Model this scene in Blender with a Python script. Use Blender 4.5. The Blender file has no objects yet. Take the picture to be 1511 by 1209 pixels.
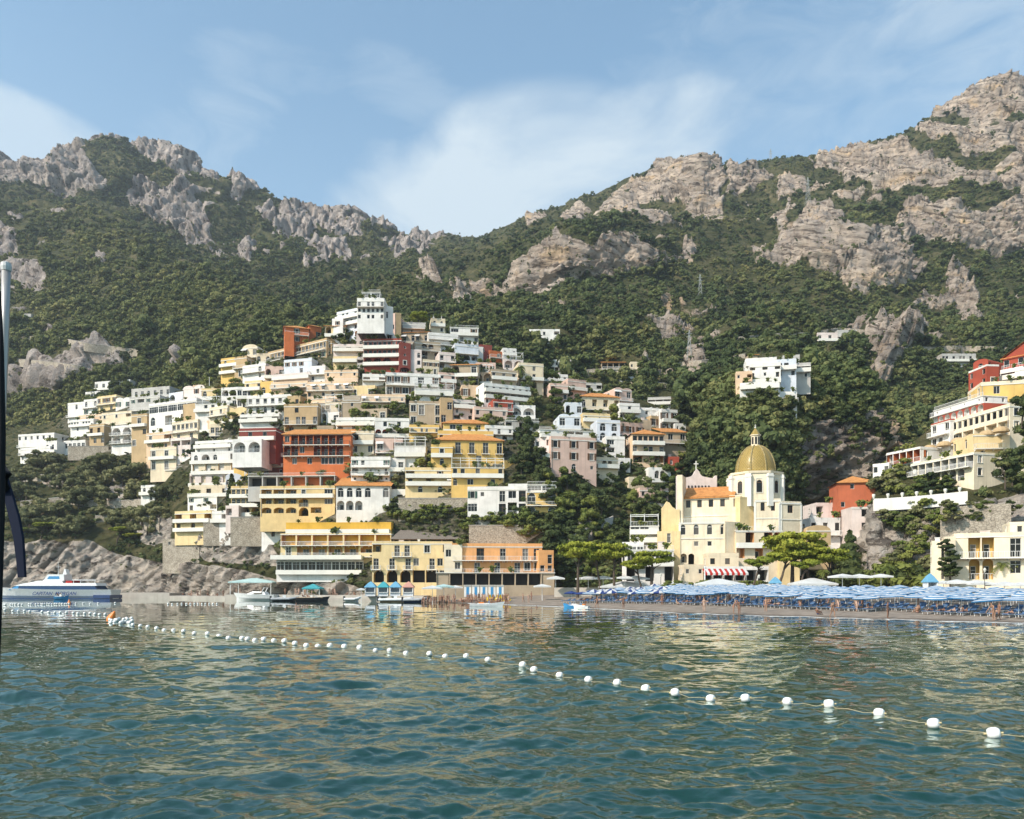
import bpy, bmesh, math, random
import numpy as np
from mathutils import Vector, Matrix
from mathutils.bvhtree import BVHTree

F, HY, CX, CAMZ = 1150.0, 865.0, 755.5, 3.4      # focal length in photo pixels, horizon row, centre column, eye height
R = math.radians
scene = bpy.context.scene
COL = scene.collection
rng = random.Random(7)
nrg = np.random.default_rng(11)

def P(x, y, D):
    return Vector(((x - CX) / F * D, D, CAMZ + (HY - y) / F * D))

# ---------------------------------------------------------------- mesh builder
class MB:
    def __init__(s): s.v = []; s.f = []; s.m = []
    def add(s, vs, fs, mi=0):
        n = len(s.v); s.v += [tuple(v) for v in vs]
        s.f += [tuple(i + n for i in f) for f in fs]; s.m += [mi] * len(fs)
    def quad(s, a, b, c, d, mi=0): s.add((a, b, c, d), ((0, 1, 2, 3),), mi)
    def box(s, x0, x1, y0, y1, z0, z1, mi=0):
        s.add([(x0,y0,z0),(x1,y0,z0),(x1,y1,z0),(x0,y1,z0),(x0,y0,z1),(x1,y0,z1),(x1,y1,z1),(x0,y1,z1)],
              [(0,3,2,1),(4,5,6,7),(0,1,5,4),(1,2,6,5),(2,3,7,6),(3,0,4,7)], mi)
    def lathe(s, prof, n=12, c=(0,0,0), mi=0, a0=0.0):
        k = len(s.v); m = len(prof)
        for r, z in prof:
            for i in range(n):
                a = a0 + 2*math.pi*i/n
                s.v.append((c[0]+r*math.cos(a), c[1]+r*math.sin(a), c[2]+z))
        for j in range(m-1):
            for i in range(n):
                s.f.append((k+j*n+i, k+j*n+(i+1)%n, k+(j+1)*n+(i+1)%n, k+(j+1)*n+i)); s.m.append(mi)
        s.f.append(tuple(k+i for i in range(n))[::-1]); s.m.append(mi)
        s.f.append(tuple(k+(m-1)*n+i for i in range(n))); s.m.append(mi)
    def tube(s, pts, rad, n=6, mi=0):
        pts = [Vector(p) for p in pts]; k = len(s.v)
        rad = rad if hasattr(rad, '__len__') else [rad]*len(pts)
        for j, p in enumerate(pts):
            t = (pts[min(j+1, len(pts)-1)] - pts[max(j-1, 0)]).normalized()
            a = t.orthogonal().normalized() if abs(t.z) > .9 else t.cross(Vector((0,0,1))).normalized()
            b = t.cross(a)
            for i in range(n):
                an = 2*math.pi*i/n
                s.v.append(tuple(p + (a*math.cos(an) + b*math.sin(an))*rad[j]))
        for j in range(len(pts)-1):
            for i in range(n):
                s.f.append((k+j*n+i, k+j*n+(i+1)%n, k+(j+1)*n+(i+1)%n, k+(j+1)*n+i)); s.m.append(mi)
        s.f.append(tuple(k+i for i in range(n))[::-1]); s.m.append(mi)
        s.f.append(tuple(k+(len(pts)-1)*n+i for i in range(n))); s.m.append(mi)
    def mesh(s, name, mats, smooth=False):
        me = bpy.data.meshes.new(name); me.from_pydata(s.v, [], s.f)
        for m in (mats if isinstance(mats, (list, tuple)) else [mats]): me.materials.append(m)
        if s.f: me.polygons.foreach_set('material_index', s.m)
        if smooth: me.polygons.foreach_set('use_smooth', [True]*len(s.f))
        me.update(); return me
    def obj(s, name, mats, parent=None, mat=None, smooth=False):
        return mobj(name, s.mesh(name, mats, smooth), parent, mat)

def mobj(name, me, parent=None, mat=None):
    o = bpy.data.objects.new(name, me); COL.objects.link(o)
    if parent is not None: o.parent = parent
    if mat is not None: o.matrix_basis = mat
    return o
def tag(o, label, cat, group=None, kind=None):
    o['label'] = label; o['category'] = cat
    if group: o['group'] = group
    if kind: o['kind'] = kind
    return o
def thing(name, label, cat, loc=(0,0,0), rz=0, group=None):
    o = bpy.data.objects.new(name, None); COL.objects.link(o)
    o.location = loc; o.rotation_euler = (0,0,rz); o.empty_display_size = .5
    return tag(o, label, cat, group)
def dup(root, loc, rz=0, label=None, sc=None):
    r = root.copy(); COL.objects.link(r); r.location = loc; r.rotation_euler = (0,0,rz)
    if sc: r.scale = sc
    if label: r['label'] = label
    for ch in root.children:
        c = ch.copy(); COL.objects.link(c); c.parent = r
        for g in ch.children:
            d = g.copy(); COL.objects.link(d); d.parent = c
    return r

# ---------------------------------------------------------------- numpy noise
_pm = np.random.default_rng(3).permutation(4096).astype(np.int64)
_gr = np.random.default_rng(4).normal(size=(4096, 3)); _gr /= np.linalg.norm(_gr, axis=1)[:, None]
def perlin(p):
    p = np.asarray(p, float); i = np.floor(p).astype(np.int64); f = p - i
    u = f*f*f*(f*(f*6-15)+10); out = 0
    for dx in (0,1):
        for dy in (0,1):
            for dz in (0,1):
                h = _pm[(_pm[(_pm[(i[:,0]+dx) & 4095] + i[:,1]+dy) & 4095] + i[:,2]+dz) & 4095]
                g = (_gr[h] * (f - np.array((dx,dy,dz)))).sum(1)
                w = (u[:,0] if dx else 1-u[:,0])*(u[:,1] if dy else 1-u[:,1])*(u[:,2] if dz else 1-u[:,2])
                out = out + w*g
    return out
def fbm(p, o=4, l=2.1, g=.5):
    a, s = 1.0, 0
    for k in range(o): s = s + a*perlin(p + 17.3*k); p = p*l; a *= g
    return s
def ridged(p, o=4, l=2.1, g=.5):
    a, s = 1.0, 0
    for k in range(o): s = s + a*(1-2*np.abs(perlin(p+9.1*k))); p = p*l; a *= g
    return s
_rv = np.random.default_rng(6).random((4096, 3)); _rd = np.random.default_rng(8).normal(size=(4096, 3))
def facets(p):
    """broken rock: every cell of a random network is its own tilted plane"""
    p = np.asarray(p, float); i0 = np.floor(p).astype(np.int64); best = np.full(len(p), 9.0); val = np.zeros(len(p)); sec = np.full(len(p), 9.0)
    for dx in (-1,0,1):
        for dy in (-1,0,1):
            for dz in (-1,0,1):
                c = i0 + (dx,dy,dz); h = _pm[(_pm[(_pm[c[:,0] & 4095] + c[:,1]) & 4095] + c[:,2]) & 4095]
                q = p - (c + _rv[h]); d = (q*q).sum(1); m = d < best
                sec = np.where(m, best, np.minimum(sec, d)); best = np.where(m, d, best)
                val = np.where(m, (_rv[h][:,0]-.5) + (q*_rd[h]).sum(1)*.55, val)
    return val, np.sqrt(sec)-np.sqrt(best)
def pip(px, py, poly):
    c = np.zeros(px.shape, bool); n = len(poly)
    for i in range(n):
        x0, y0 = poly[i]; x1, y1 = poly[(i+1) % n]
        if y0 == y1: continue
        c ^= ((y0 > py) != (y1 > py)) & (px < (x1-x0)*(py-y0)/(y1-y0)+x0)
    return c

# ---------------------------------------------------------------- materials
def nm(name, rough=.8):
    m = bpy.data.materials.new(name); m.use_nodes = True
    nt = m.node_tree; b = nt.nodes['Principled BSDF']; b.inputs['Roughness'].default_value = rough
    b.inputs['Specular IOR Level'].default_value = .3
    return m, nt, b
def N(nt, t, **kw):
    n = nt.nodes.new(t)
    for k, v in kw.items():
        if k[0] == '_':
            k = k[1:]; n.inputs[int(k) if k.isdigit() else k.replace('_',' ')].default_value = v
        else: setattr(n, k, v)
    return n
def ramp(nt, fac, stops):
    r = N(nt, 'ShaderNodeValToRGB'); e = r.color_ramp.elements
    while len(e) < len(stops): e.new(.5)
    for el, (p, c) in zip(e, stops):
        el.position = p; el.color = (*c, 1) if len(c) == 3 else c
    nt.links.new(fac, r.inputs[0]); return r.outputs[0]
def mixc(nt, fac, a, b, mode='MIX'):
    m = N(nt, 'ShaderNodeMix', data_type='RGBA', blend_type=mode)
    for i, v in ((0, fac), (6, a), (7, b)):
        if hasattr(v, 'is_linked'): nt.links.new(v, m.inputs[i])
        else: m.inputs[i].default_value = v if i == 0 else (*v, 1)
    return m.outputs[2]
def noise(nt, vec, scale, detail=3, rough=.55, dist=0):
    n = N(nt, 'ShaderNodeTexNoise', _Scale=scale, _Detail=detail, _Roughness=rough, _Distortion=dist)
    if vec is not None: nt.links.new(vec, n.inputs['Vector'])
    return n.outputs[0]
def mapped(nt, vec, sc=(1,1,1), rot=(0,0,0)):
    m = N(nt, 'ShaderNodeMapping', _Scale=sc, _Rotation=rot); nt.links.new(vec, m.inputs['Vector']); return m.outputs[0]
def geo(nt): return N(nt, 'ShaderNodeNewGeometry').outputs['Position']
def bump(nt, b, h, strength=.5, dist=.1):
    n = N(nt, 'ShaderNodeBump', _Strength=strength, _Distance=dist)
    nt.links.new(h, n.inputs['Height']); nt.links.new(n.outputs[0], b.inputs['Normal'])
_pc = {}
def plaster(col, var=.2, rough=.85, dirt=.5):
    """painted render with blotches and rain streaks"""
    k = (tuple(col), var, rough, dirt)
    if k in _pc: return _pc[k]
    m, nt, b = nm('plaster', rough); g = geo(nt)
    c = Vector(col); lo = c*(1-var); hi = c*(1+var*.35)
    base = ramp(nt, noise(nt, g, .35, 4, .6), [(.3, lo), (.7, hi)])
    st = ramp(nt, noise(nt, mapped(nt, g, (1.6,1.6,.12)), 1.0, 4, .6), [(.52,(0,0,0)), (.78,(1,1,1))])
    f = N(nt, 'ShaderNodeMath', operation='MULTIPLY', _1=dirt); nt.links.new(st, f.inputs[0])
    d = Vector((c.x*.55+.03, c.y*.52+.03, c.z*.5+.02))
    nt.links.new(mixc(nt, f.outputs[0], base, d), b.inputs['Base Color'])
    bump(nt, b, noise(nt, g, 3, 4, .6), .25, .05)
    _pc[k] = m; return m
def plain(name, col, rough=.6, metal=0, var=.1, scale=2.0):
    k = (name, tuple(col))
    if k in _pc: return _pc[k]
    m, nt, b = nm(name, rough); b.inputs['Metallic'].default_value = metal
    c = Vector(col)
    nt.links.new(ramp(nt, noise(nt, geo(nt), scale, 3), [(.3, c*(1-var)), (.7, c*(1+var*.5))]), b.inputs['Base Color'])
    _pc[k] = m; return m

WALL = dict(wh=(.79,.745,.69), cr=(.74,.61,.43), ye=(.72,.47,.15), py=(.78,.59,.31), oc=(.50,.35,.19), pe=(.74,.52,.34),
            pi=(.68,.47,.38), re=(.37,.07,.038), dr=(.24,.055,.04), bo=(.60,.16,.05), th=(.72,.52,.25), ta=(.44,.34,.235), gr=(.50,.47,.43),
            bl=(.66,.68,.72), pk=(.74,.62,.56), st=(.36,.31,.25), lo=(.74,.36,.14), iv=(.82,.69,.50), br=(.30,.20,.13), yo=(.74,.42,.06))
def wm(k): return plaster(WALL[k])
M = {}
def mk():
    # glass whose darkness varies from window to window
    m, nt, b = nm('window_glass', .12); oi = N(nt, 'ShaderNodeObjectInfo').outputs['Random']
    nt.links.new(ramp(nt, oi, [(.0,(.008,.008,.009)), (.6,(.018,.018,.018)), (.85,(.06,.055,.05)), (1,(.18,.16,.14))]), b.inputs['Base Color'])
    b.inputs['Specular IOR Level'].default_value = .25; M['glass'] = m
    M['frame'] = plain('painted_frame', (.72,.69,.64)); M['brownwood'] = plain('brown_wood', (.16,.08,.04))
    M['greenwood'] = plain('green_wood', (.05,.11,.08)); M['whitewood'] = plain('white_wood', (.78,.77,.74))
    M['rail'] = plain('railing_paint', (.70,.68,.65)); M['iron'] = plain('dark_iron', (.05,.05,.05))
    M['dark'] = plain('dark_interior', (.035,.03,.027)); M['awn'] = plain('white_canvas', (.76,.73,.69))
    M['yawn'] = plain('yellow_canvas', (.75,.48,.10)); M['concrete'] = plaster((.42,.38,.33))
    M['trim'] = plaster((.76,.72,.64), .08, .8, .2)
    m, nt, b = nm('roof_tile', .8); g = geo(nt)
    w = N(nt, 'ShaderNodeTexWave', _Scale=1.5, _Distortion=1.0); nt.links.new(g, w.inputs['Vector'])
    nt.links.new(ramp(nt, noise(nt, g, 1.2, 5, .7), [(.25,(.36,.14,.05)), (.5,(.62,.26,.075)), (.75,(.72,.36,.13))]), b.inputs['Base Color'])
    bump(nt, b, w.outputs[1], .7, .12); M['tile'] = m
    m, nt, b = nm('masonry', .95); g = geo(nt)
    v = N(nt, 'ShaderNodeTexVoronoi', feature='DISTANCE_TO_EDGE', _Scale=1.6); nt.links.new(mapped(nt, g, (1,1,1.6)), v.inputs['Vector'])
    base = ramp(nt, noise(nt, g, .8, 5, .7), [(.3,(.25,.205,.155)), (.55,(.43,.365,.285)), (.75,(.57,.49,.40))])
    nt.links.new(mixc(nt, ramp(nt, v.outputs[0], [(0,(1,1,1)), (.08,(0,0,0))]), base, (.12,.10,.08)), b.inputs['Base Color'])
    bump(nt, b, v.outputs[0], .6, .15); M['stone'] = m
mk()
# ---------------------------------------------------------------- terrain materials
def terrain_mat(name, rocks, veg, town=None, streak=(.05,.05,.012), tilt=(0,0,0), strata=.25, warm=.5, vertical=False, wscale=.06, wamt=.75):
    m, nt, b = nm(name, .95); g = geo(nt); L = nt.links
    b.inputs['Specular IOR Level'].default_value = .1
    a = N(nt, 'ShaderNodeAttribute', attribute_name='rock').outputs['Fac']
    # rock: pale limestone, ochre stains, grey water streaks
    base = ramp(nt, noise(nt, g, .045, 6, .65), [(.30, rocks[0]), (.5, rocks[1]), (.68, rocks[2])])
    och = ramp(nt, noise(nt, mapped(nt, g, (1,1,2)), .03, 4, .6, .6), [(.55,(0,0,0)), (.7,(1,1,1))])
    f = N(nt, 'ShaderNodeMath', operation='MULTIPLY', _1=warm); L.new(och, f.inputs[0])
    base = mixc(nt, f.outputs[0], base, rocks[3])
    gs = ramp(nt, noise(nt, mapped(nt, g, streak, tilt), 3.2, 5, .6), [(.45,(0,0,0)), (.66,(1,1,1))])
    f = N(nt, 'ShaderNodeMath', operation='MULTIPLY', _1=.7); L.new(gs, f.inputs[0])
    base = mixc(nt, f.outputs[0], base, rocks[4])
    cr = ramp(nt, noise(nt, mapped(nt, g, (.07,.07,strata), tilt), 2.2, 6, .72, .3), [(.38,(1,1,1)), (.46,(0,0,0))])
    f = N(nt, 'ShaderNodeMath', operation='MULTIPLY', _1=.85); L.new(cr, f.inputs[0])
    base = mixc(nt, f.outputs[0], base, rocks[5])
    wv = N(nt, 'ShaderNodeTexWave', wave_type='BANDS', bands_direction='Z' if not vertical else 'X', _Scale=wscale, _Distortion=7.0, _Detail=4, _Detail_Scale=.35, _Detail_Roughness=.65)
    L.new(mapped(nt, g, (1,1,1), tilt), wv.inputs['Vector'])
    bw = ramp(nt, wv.outputs[1], [(.06,(1,1,1)), (.26,(0,0,0))])
    f = N(nt, 'ShaderNodeMath', operation='MULTIPLY', _1=wamt); L.new(bw, f.inputs[0]); f2 = N(nt, 'ShaderNodeMath', operation='MULTIPLY'); L.new(f.outputs[0], f2.inputs[0])
    L.new(ramp(nt, noise(nt, g, .05, 4, .6), [(.42,(.1,.1,.1)), (.6,(1,1,1))]), f2.inputs[1])
    base = mixc(nt, f2.outputs[0], base, rocks[5])
    # scrub floor between the trees
    vg = ramp(nt, noise(nt, g, .09, 6, .7), [(.34, veg[0]), (.5, veg[1]), (.64, veg[2]), (.74, veg[3])])
    edge = noise(nt, g, .16, 5, .7)
    s = N(nt, 'ShaderNodeMath', operation='MULTIPLY_ADD', _1=.9, _2=-.45); L.new(edge, s.inputs[0])
    s2 = N(nt, 'ShaderNodeMath', operation='ADD'); L.new(s.outputs[0], s2.inputs[0]); L.new(a, s2.inputs[1])
    col = mixc(nt, ramp(nt, s2.outputs[0], [(.42,(0,0,0)), (.58,(1,1,1))]), vg, base)
    if town:
        t = N(nt, 'ShaderNodeAttribute', attribute_name='town').outputs['Fac']
        tc = ramp(nt, noise(nt, mapped(nt, g, (1,1,2.5)), .35, 5, .7), [(.35, town[0]), (.55, town[1]), (.7, town[2])])
        col = mixc(nt, t, col, tc)
    L.new(col, b.inputs['Base Color'])
    h = noise(nt, mapped(nt, g, (.5,.5,.8), tilt), 1.0, 6, .75)
    hb = N(nt, 'ShaderNodeMath', operation='MULTIPLY_ADD', _1=.55); L.new(wv.outputs[1], hb.inputs[0]); L.new(h, hb.inputs[2])
    bump(nt, b, hb.outputs[0], 1.0, 2.6)
    return m

HILLS = {}
def hill(name, label, x0, x1, nx, curves, subs, rocks, mat, gnd=1.2, ramp_amp=5.0, strata=None, back=((30,25),(90,160)), towns=(), vert=False, seed=0, frag=.66, semi=(), gully=0, extra=0.0, rf=1.0, facet=((16,4.5),(5,1.8)), fdip=0.0, fan=(1,1)):
    """loft a hillside through curves of (column, row, distance); subs = rows between neighbouring curves"""
    xs = np.linspace(x0, x1, nx); C = []
    for c in curves:
        c = np.array(c, float)
        y = np.interp(xs, c[:,0], c[:,1]); D = np.interp(xs, c[:,0], c[:,2])
        C.append((D, CAMZ + (HY-y)/F*D))
    D, Z = C[-1]
    for dd, dy in back: C.append((D+dd, Z - dy*D/F))
    subs = list(subs) + [8]*len(back)
    rows = []
    for k in range(len(C)-1):
        p0 = C[max(k-1,0)]; p1 = C[k]; p2 = C[k+1]; p3 = C[min(k+2, len(C)-1)]
        if k == len(curves)-2: p3 = (2*p2[0]-p1[0], 2*p2[1]-p1[1])
        if k >= len(curves)-1: p0, p3 = p1, p2
        for j in range(subs[k]):
            t = j/subs[k]; r = []
            for i in (0, 1):
                a, b_, c_, d_ = p0[i], p1[i], p2[i], p3[i]
                lin = b_*(1-t)+c_*t
                cr = .5*(2*b_+(c_-a)*t+(2*a-5*b_+4*c_-d_)*t*t+(3*b_-a-3*c_+d_)*t**3)
                r.append(lin*.45+cr*.55)
            rows.append(r)
    rows.append(C[-1])
    D = np.array([r[0] for r in rows]); Z = np.array([r[1] for r in rows]); ny = len(rows)
    U = (xs-CX)/F
    V = np.stack([U[None,:]*D, D, Z], -1)                    # ny, nx, 3
    px = np.broadcast_to(xs[None,:], D.shape); py = HY - (Z-CAMZ)*F/D
    Q = V.reshape(-1,3)
    js = np.minimum(300/D.ravel(), .85); j1 = fbm(Q*.03+seed, 4)*26*js; j2 = fbm(Q*.03+50+seed, 4)*20*js
    jx = px.ravel()+j1; jy = py.ravel()+j2
    rk = np.zeros(len(Q))
    for poly in rocks: rk[pip(jx, jy, poly)] = 1
    sm = np.zeros(len(Q))
    for poly in semi: sm[pip(jx, jy, poly)] = .17
    sm = sm.reshape(ny, nx); rk = rk.reshape(ny, nx)
    for _ in range(14):
        q = np.pad(rk, 1, mode='edge'); rk = (q[1:-1,1:-1]*2+q[:-2,1:-1]+q[2:,1:-1]+q[1:-1,:-2]+q[1:-1,2:])/6
    st = (1,1,.45) if vert else (.6,.6,1.7)              # ledges or fissures where plants hold on
    sp = fbm(Q*np.array(st)*.045+seed*3, 5).reshape(ny,nx)
    s2 = fbm(Q*np.array(st)*.11+seed*5, 4).reshape(ny,nx)
    rk = np.clip((rk*1.0 + sp*frag + s2*.30 - .33 + extra + sm)*4.0, 0, 1)
    q = np.pad(rk, 1, mode='edge'); rk = (q[1:-1,1:-1]*2+q[:-2,1:-1]+q[2:,1:-1]+q[1:-1,:-2]+q[1:-1,2:])/6
    # normals and displacement
    tx = np.gradient(V, axis=1); ty = np.gradient(V, axis=0)
    nn = np.cross(tx, ty); nn /= np.linalg.norm(nn, axis=2)[...,None]+1e-9
    nn = np.where(nn[...,1:2] > 0, -nn, nn)
    big = fbm(Q*.018+seed, 4).reshape(ny,nx)
    if vert: rr = ridged(Q*np.array((.05,.05,.014))*rf+seed, 6, 2.1, .6).reshape(ny,nx)
    else: rr = ridged(Q*np.array((.032,.032,.045))*rf+seed, 6, 2.1, .62).reshape(ny,nx)
    d = gnd*big*2.2 + rk*(ramp_amp*(rr-.75)*.36 - .10*ramp_amp)
    mk_ = rk.ravel() > .02; Qm = Q[mk_]; ca, sa = math.cos(fdip), math.sin(fdip)
    Qr = np.stack([Qm[:,0]*ca+Qm[:,2]*sa, Qm[:,1], -Qm[:,0]*sa+Qm[:,2]*ca], 1)
    for sz, am in facet:
        v, e = facets(Qr/np.array((sz*fan[0], sz, sz*fan[1])) + .35*np.stack([perlin(Qm/sz*.8+k) for k in (3,13,23)],1))
        dd = np.zeros(len(Q)); dd[mk_] = am*(v - .3*np.clip(.12-e,0,1)/.12); d += rk*dd.reshape(ny,nx)

    crest = np.ones(ny); nv = sum(subs[:len(curves)-1]); crest[max(nv-40,0):nv] = np.linspace(1,.25,min(40,nv)); crest[nv:] = .25
    if gully: d += gully*(ridged(Q*np.array((.012,.012,.004))+seed*1.7, 3).reshape(ny,nx)-.4)*crest[:,None]
    if strata:
        ax, ay, az, per, amp = strata
        w = (Q[:,0]*ax+Q[:,1]*ay+Q[:,2]*az)/per + 1.1*perlin(Q*.02+7)
        fr = (w-np.floor(w)).reshape(ny,nx)
        d += rk*amp*((fr**1.5)-.4)*(.35+.9*np.clip(perlin(Q*.03+31).reshape(ny,nx)+.4,0,1))
        w2 = w*2.7+.4*perlin(Q*.11+3); d += rk*amp*.45*((w2-np.floor(w2))**2-.33).reshape(ny,nx)
    V = V + nn*d[...,None]
    me = bpy.data.meshes.new(name)
    vv = V.reshape(-1,3).astype(np.float32); me.vertices.add(len(vv)); me.vertices.foreach_set('co', vv.ravel())
    i = np.arange(ny*nx).reshape(ny,nx)
    q = np.stack([i[:-1,:-1], i[:-1,1:], i[1:,1:], i[1:,:-1]], -1).reshape(-1,4)
    me.loops.add(q.size); me.loops.foreach_set('vertex_index', q.ravel().astype(np.int32))
    me.polygons.add(len(q)); me.polygons.foreach_set('loop_start', np.arange(0,q.size,4,dtype=np.int32))
    me.update(calc_edges=True); me.polygons.foreach_set('use_smooth', np.ones(len(q), bool))
    at = me.attributes.new('rock','FLOAT','POINT'); at.data.foreach_set('value', rk.ravel().astype(np.float32))
    tw = np.zeros(len(Q))
    for poly in towns: tw[pip(jx, jy, poly)] = 1
    tw = tw.reshape(ny,nx)
    for _ in range(3):
        p_ = np.pad(tw,1,mode='edge'); tw = (p_[1:-1,1:-1]*2+p_[:-2,1:-1]+p_[2:,1:-1]+p_[1:-1,:-2]+p_[1:-1,2:])/6
    at = me.attributes.new('town','FLOAT','POINT'); at.data.foreach_set('value', tw.ravel().astype(np.float32))
    me.materials.append(mat)
    o = mobj(name, me); tag(o, label, 'hill', kind='structure')
    HILLS[name] = dict(V=V, rk=rk, tw=tw, nx=nx, ny=ny, vis=sum(subs[:len(curves)-1]), bvh=BVHTree.FromPolygons([tuple(v) for v in vv.tolist()], q.tolist()))
    return o
CAM = Vector((0,0,CAMZ))
def hit(x, y, names=None, dflt=None):
    """distance at which the ray through photo pixel (x, y) meets the ground"""
    d = (P(x,y,1)-CAM).normalized(); best = None
    for n, h in HILLS.items():
        if names and n not in names: continue
        l = h['bvh'].ray_cast(CAM, d)[0]
        if l is not None and (best is None or l.y < best): best = l.y
    return best if best is not None else dflt
def ground_z(X, Y, names=None, dflt=None):
    best = None
    for n, h in HILLS.items():
        if names and n not in names: continue
        l = h['bvh'].ray_cast(Vector((X,Y,900)), Vector((0,0,-1)))[0]
        if l is not None and (best is None or l.z > best): best = l.z
    return dflt if best is None else best

RK_W = [(.32,.245,.19), (.55,.44,.35), (.74,.60,.475), (.66,.44,.23), (.30,.265,.245), (.06,.042,.03)]
RK_L = [(.28,.23,.205), (.45,.38,.335), (.62,.525,.455), (.54,.40,.27), (.26,.235,.225), (.06,.048,.04)]
RK_S = [(.42,.35,.29), (.62,.53,.445), (.76,.66,.56), (.60,.46,.30), (.34,.31,.28), (.07,.055,.045)]
RK_D = [(.07,.06,.055), (.12,.105,.09), (.18,.155,.13), (.22,.15,.085), (.08,.075,.07), (.03,.025,.02)]
VG = [(.04,.046,.018), (.085,.086,.036), (.155,.132,.066), (.29,.23,.135)]
VG2 = [(.04,.045,.016), (.09,.088,.034), (.17,.14,.07), (.30,.235,.14)]
TW = [(.05,.06,.025), (.16,.14,.09), (.34,.30,.24)]
m_left = terrain_mat('left_mountain_ground', RK_L, VG, strata=.05, warm=.35, vertical=True, wscale=.03)
m_right = terrain_mat('right_mountain_ground', RK_W, VG, tilt=(0,R(-14),0), strata=.28, warm=.75, streak=(.04,.04,.01), wscale=.055)
m_town = terrain_mat('town_hill_ground', RK_S, VG2, TW, tilt=(0,R(28),0), strata=.2, warm=.35, streak=(.12,.12,.05), wscale=.10, wamt=.3)

# town hill with the sea cliff on its left
TOWN = [
 [(-200,892,250),(0,893,246),(170,893,240),(260,895,227),(340,897,210),(440,899,194),(545,892,186),(560,885,187),(640,882,187),(760,880,185),(830,878,182),(900,874,176),(1000,870,180),(1080,866,195)],
 [(-200,792,258),(0,790,254),(100,790,251),(150,792,250),(200,812,247),(260,820,231),(340,832,215),(440,850,198),(545,862,188),(640,862,188),(760,862,186),(830,858,183),(900,845,178),(1000,830,187),(1080,825,200)],
 [(-200,740,282),(0,735,275),(100,735,271),(200,740,262),(260,762,240),(340,768,224),(440,772,207),(560,772,197),(700,775,193),(800,770,190),(900,790,187),(1000,780,194),(1080,770,208)],
 [(-200,690,325),(0,690,312),(100,682,302),(200,682,284),(260,690,256),(340,690,236),(440,692,218),(560,695,208),(700,695,202),(780,700,198),(850,716,197),(900,728,202),(1000,712,208),(1080,705,222)],
 [(-200,660,362),(0,655,350),(100,636,335),(200,626,308),(260,626,280),(340,612,254),(440,602,238),(560,602,229),(700,604,225),(780,630,218),(850,655,209),(900,655,217),(1000,655,228),(1080,650,240)],
 [(-200,640,385),(0,634,380),(60,628,372),(100,612,352),(200,588,335),(280,575,310),(330,552,285),(400,523,270),(440,508,266),(490,488,265),(540,474,266),(590,480,269),(640,489,271),(700,506,273),(760,532,271),(800,560,265),(850,582,260),(900,580,265),(950,590,268),(1000,608,268),(1080,622,272)]]
TROCK = [[(-220,805),(0,800),(60,797),(110,794),(140,797),(200,815),(240,832),(300,832),(345,838),(420,852),(520,857),(545,890),(-220,905)],
 [(150,725),(200,715),(205,735),(160,745)], [(200,770),(250,760),(260,800),(210,800)], [(305,775),(350,775),(400,790),(420,830),(345,830),(300,825)],
 [(60,700),(110,700),(110,715),(60,715)], [(830,790),(870,770),(880,830),(840,845)]]
TTOWN = [[(90,610),(200,592),(280,580),(330,560),(400,530),(490,495),(540,465),(600,480),(700,500),(770,540),(770,620),(760,700),(700,770),(830,800),(830,870),(500,850),(340,770),(300,700),(200,680),(90,650)]]
hill('town_hill', 'steep headland with a pale sea cliff carrying the stacked houses of the town', -200, 1080, 700, TOWN, (60,34,40,46,44), TROCK, m_town, gnd=.5, ramp_amp=4.2,
     towns=TTOWN, seed=2, rf=2.0, vert=True, facet=((7,2.2),(2.4,.7)), fdip=R(-38), fan=(.6,1.8), back=((18,14),(60,120)))

SLOPE = [
 [(-250,660,400),(0,660,400),(200,640,360),(330,600,325),(480,560,315),(640,560,330)],
 [(-250,600,425),(0,600,425),(100,595,402),(200,577,382),(300,568,352),(400,547,342),(480,532,336),(640,540,345)],
 [(-250,556,436),(0,556,436),(100,547,412),(200,548,396),(300,524,374),(400,508,362),(480,517,350),(640,530,352)],
 [(-250,440,545),(0,430,540),(100,430,522),(200,432,502),(300,452,462),(400,482,412),(480,502,372),(640,526,360)],
 [(-250,286,705),(-50,294,700),(0,299,692),(60,300,692),(100,306,690),(160,318,682),(200,336,662),(250,368,622),(300,398,572),(350,425,530),(400,452,484),(440,473,442),(480,494,402),(520,508,386),(640,522,372)]]
SROCK = [[(-250,350),(0,352),(30,362),(25,385),(0,402),(-250,420)], [(45,412),(75,410),(75,440),(50,444)], [(15,410),(38,408),(40,440),(15,444)],
 [(25,556),(92,550),(102,568),(100,590),(60,596),(20,590)], [(106,552),(150,545),(190,538),(185,560),(130,578),(106,590)], [(-200,590),(30,606),(45,650),(-200,660)], [(268,548),(300,542),(312,572),(288,574)],
 [(140,395),(165,390),(165,405),(145,410)], [(15,318),(35,325),(30,335),(10,335)], [(70,305),(108,308),(100,318),(75,314)], [(60,500),(95,490),(90,505),(60,512)]]
hill('green_slope', 'dark wooded hillside falling to the right behind the town', -250, 640, 460, SLOPE, (14,40,70,90), SROCK, m_left, semi=[[(-200,360),(60,345),(110,440),(80,520),(210,520),(200,560),(-200,600)]], gnd=3.0, ramp_amp=8, vert=True, seed=5, gully=9, extra=-.02, facet=((12,3.5),(4,1.3)), fan=(.8,1.8))

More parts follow.
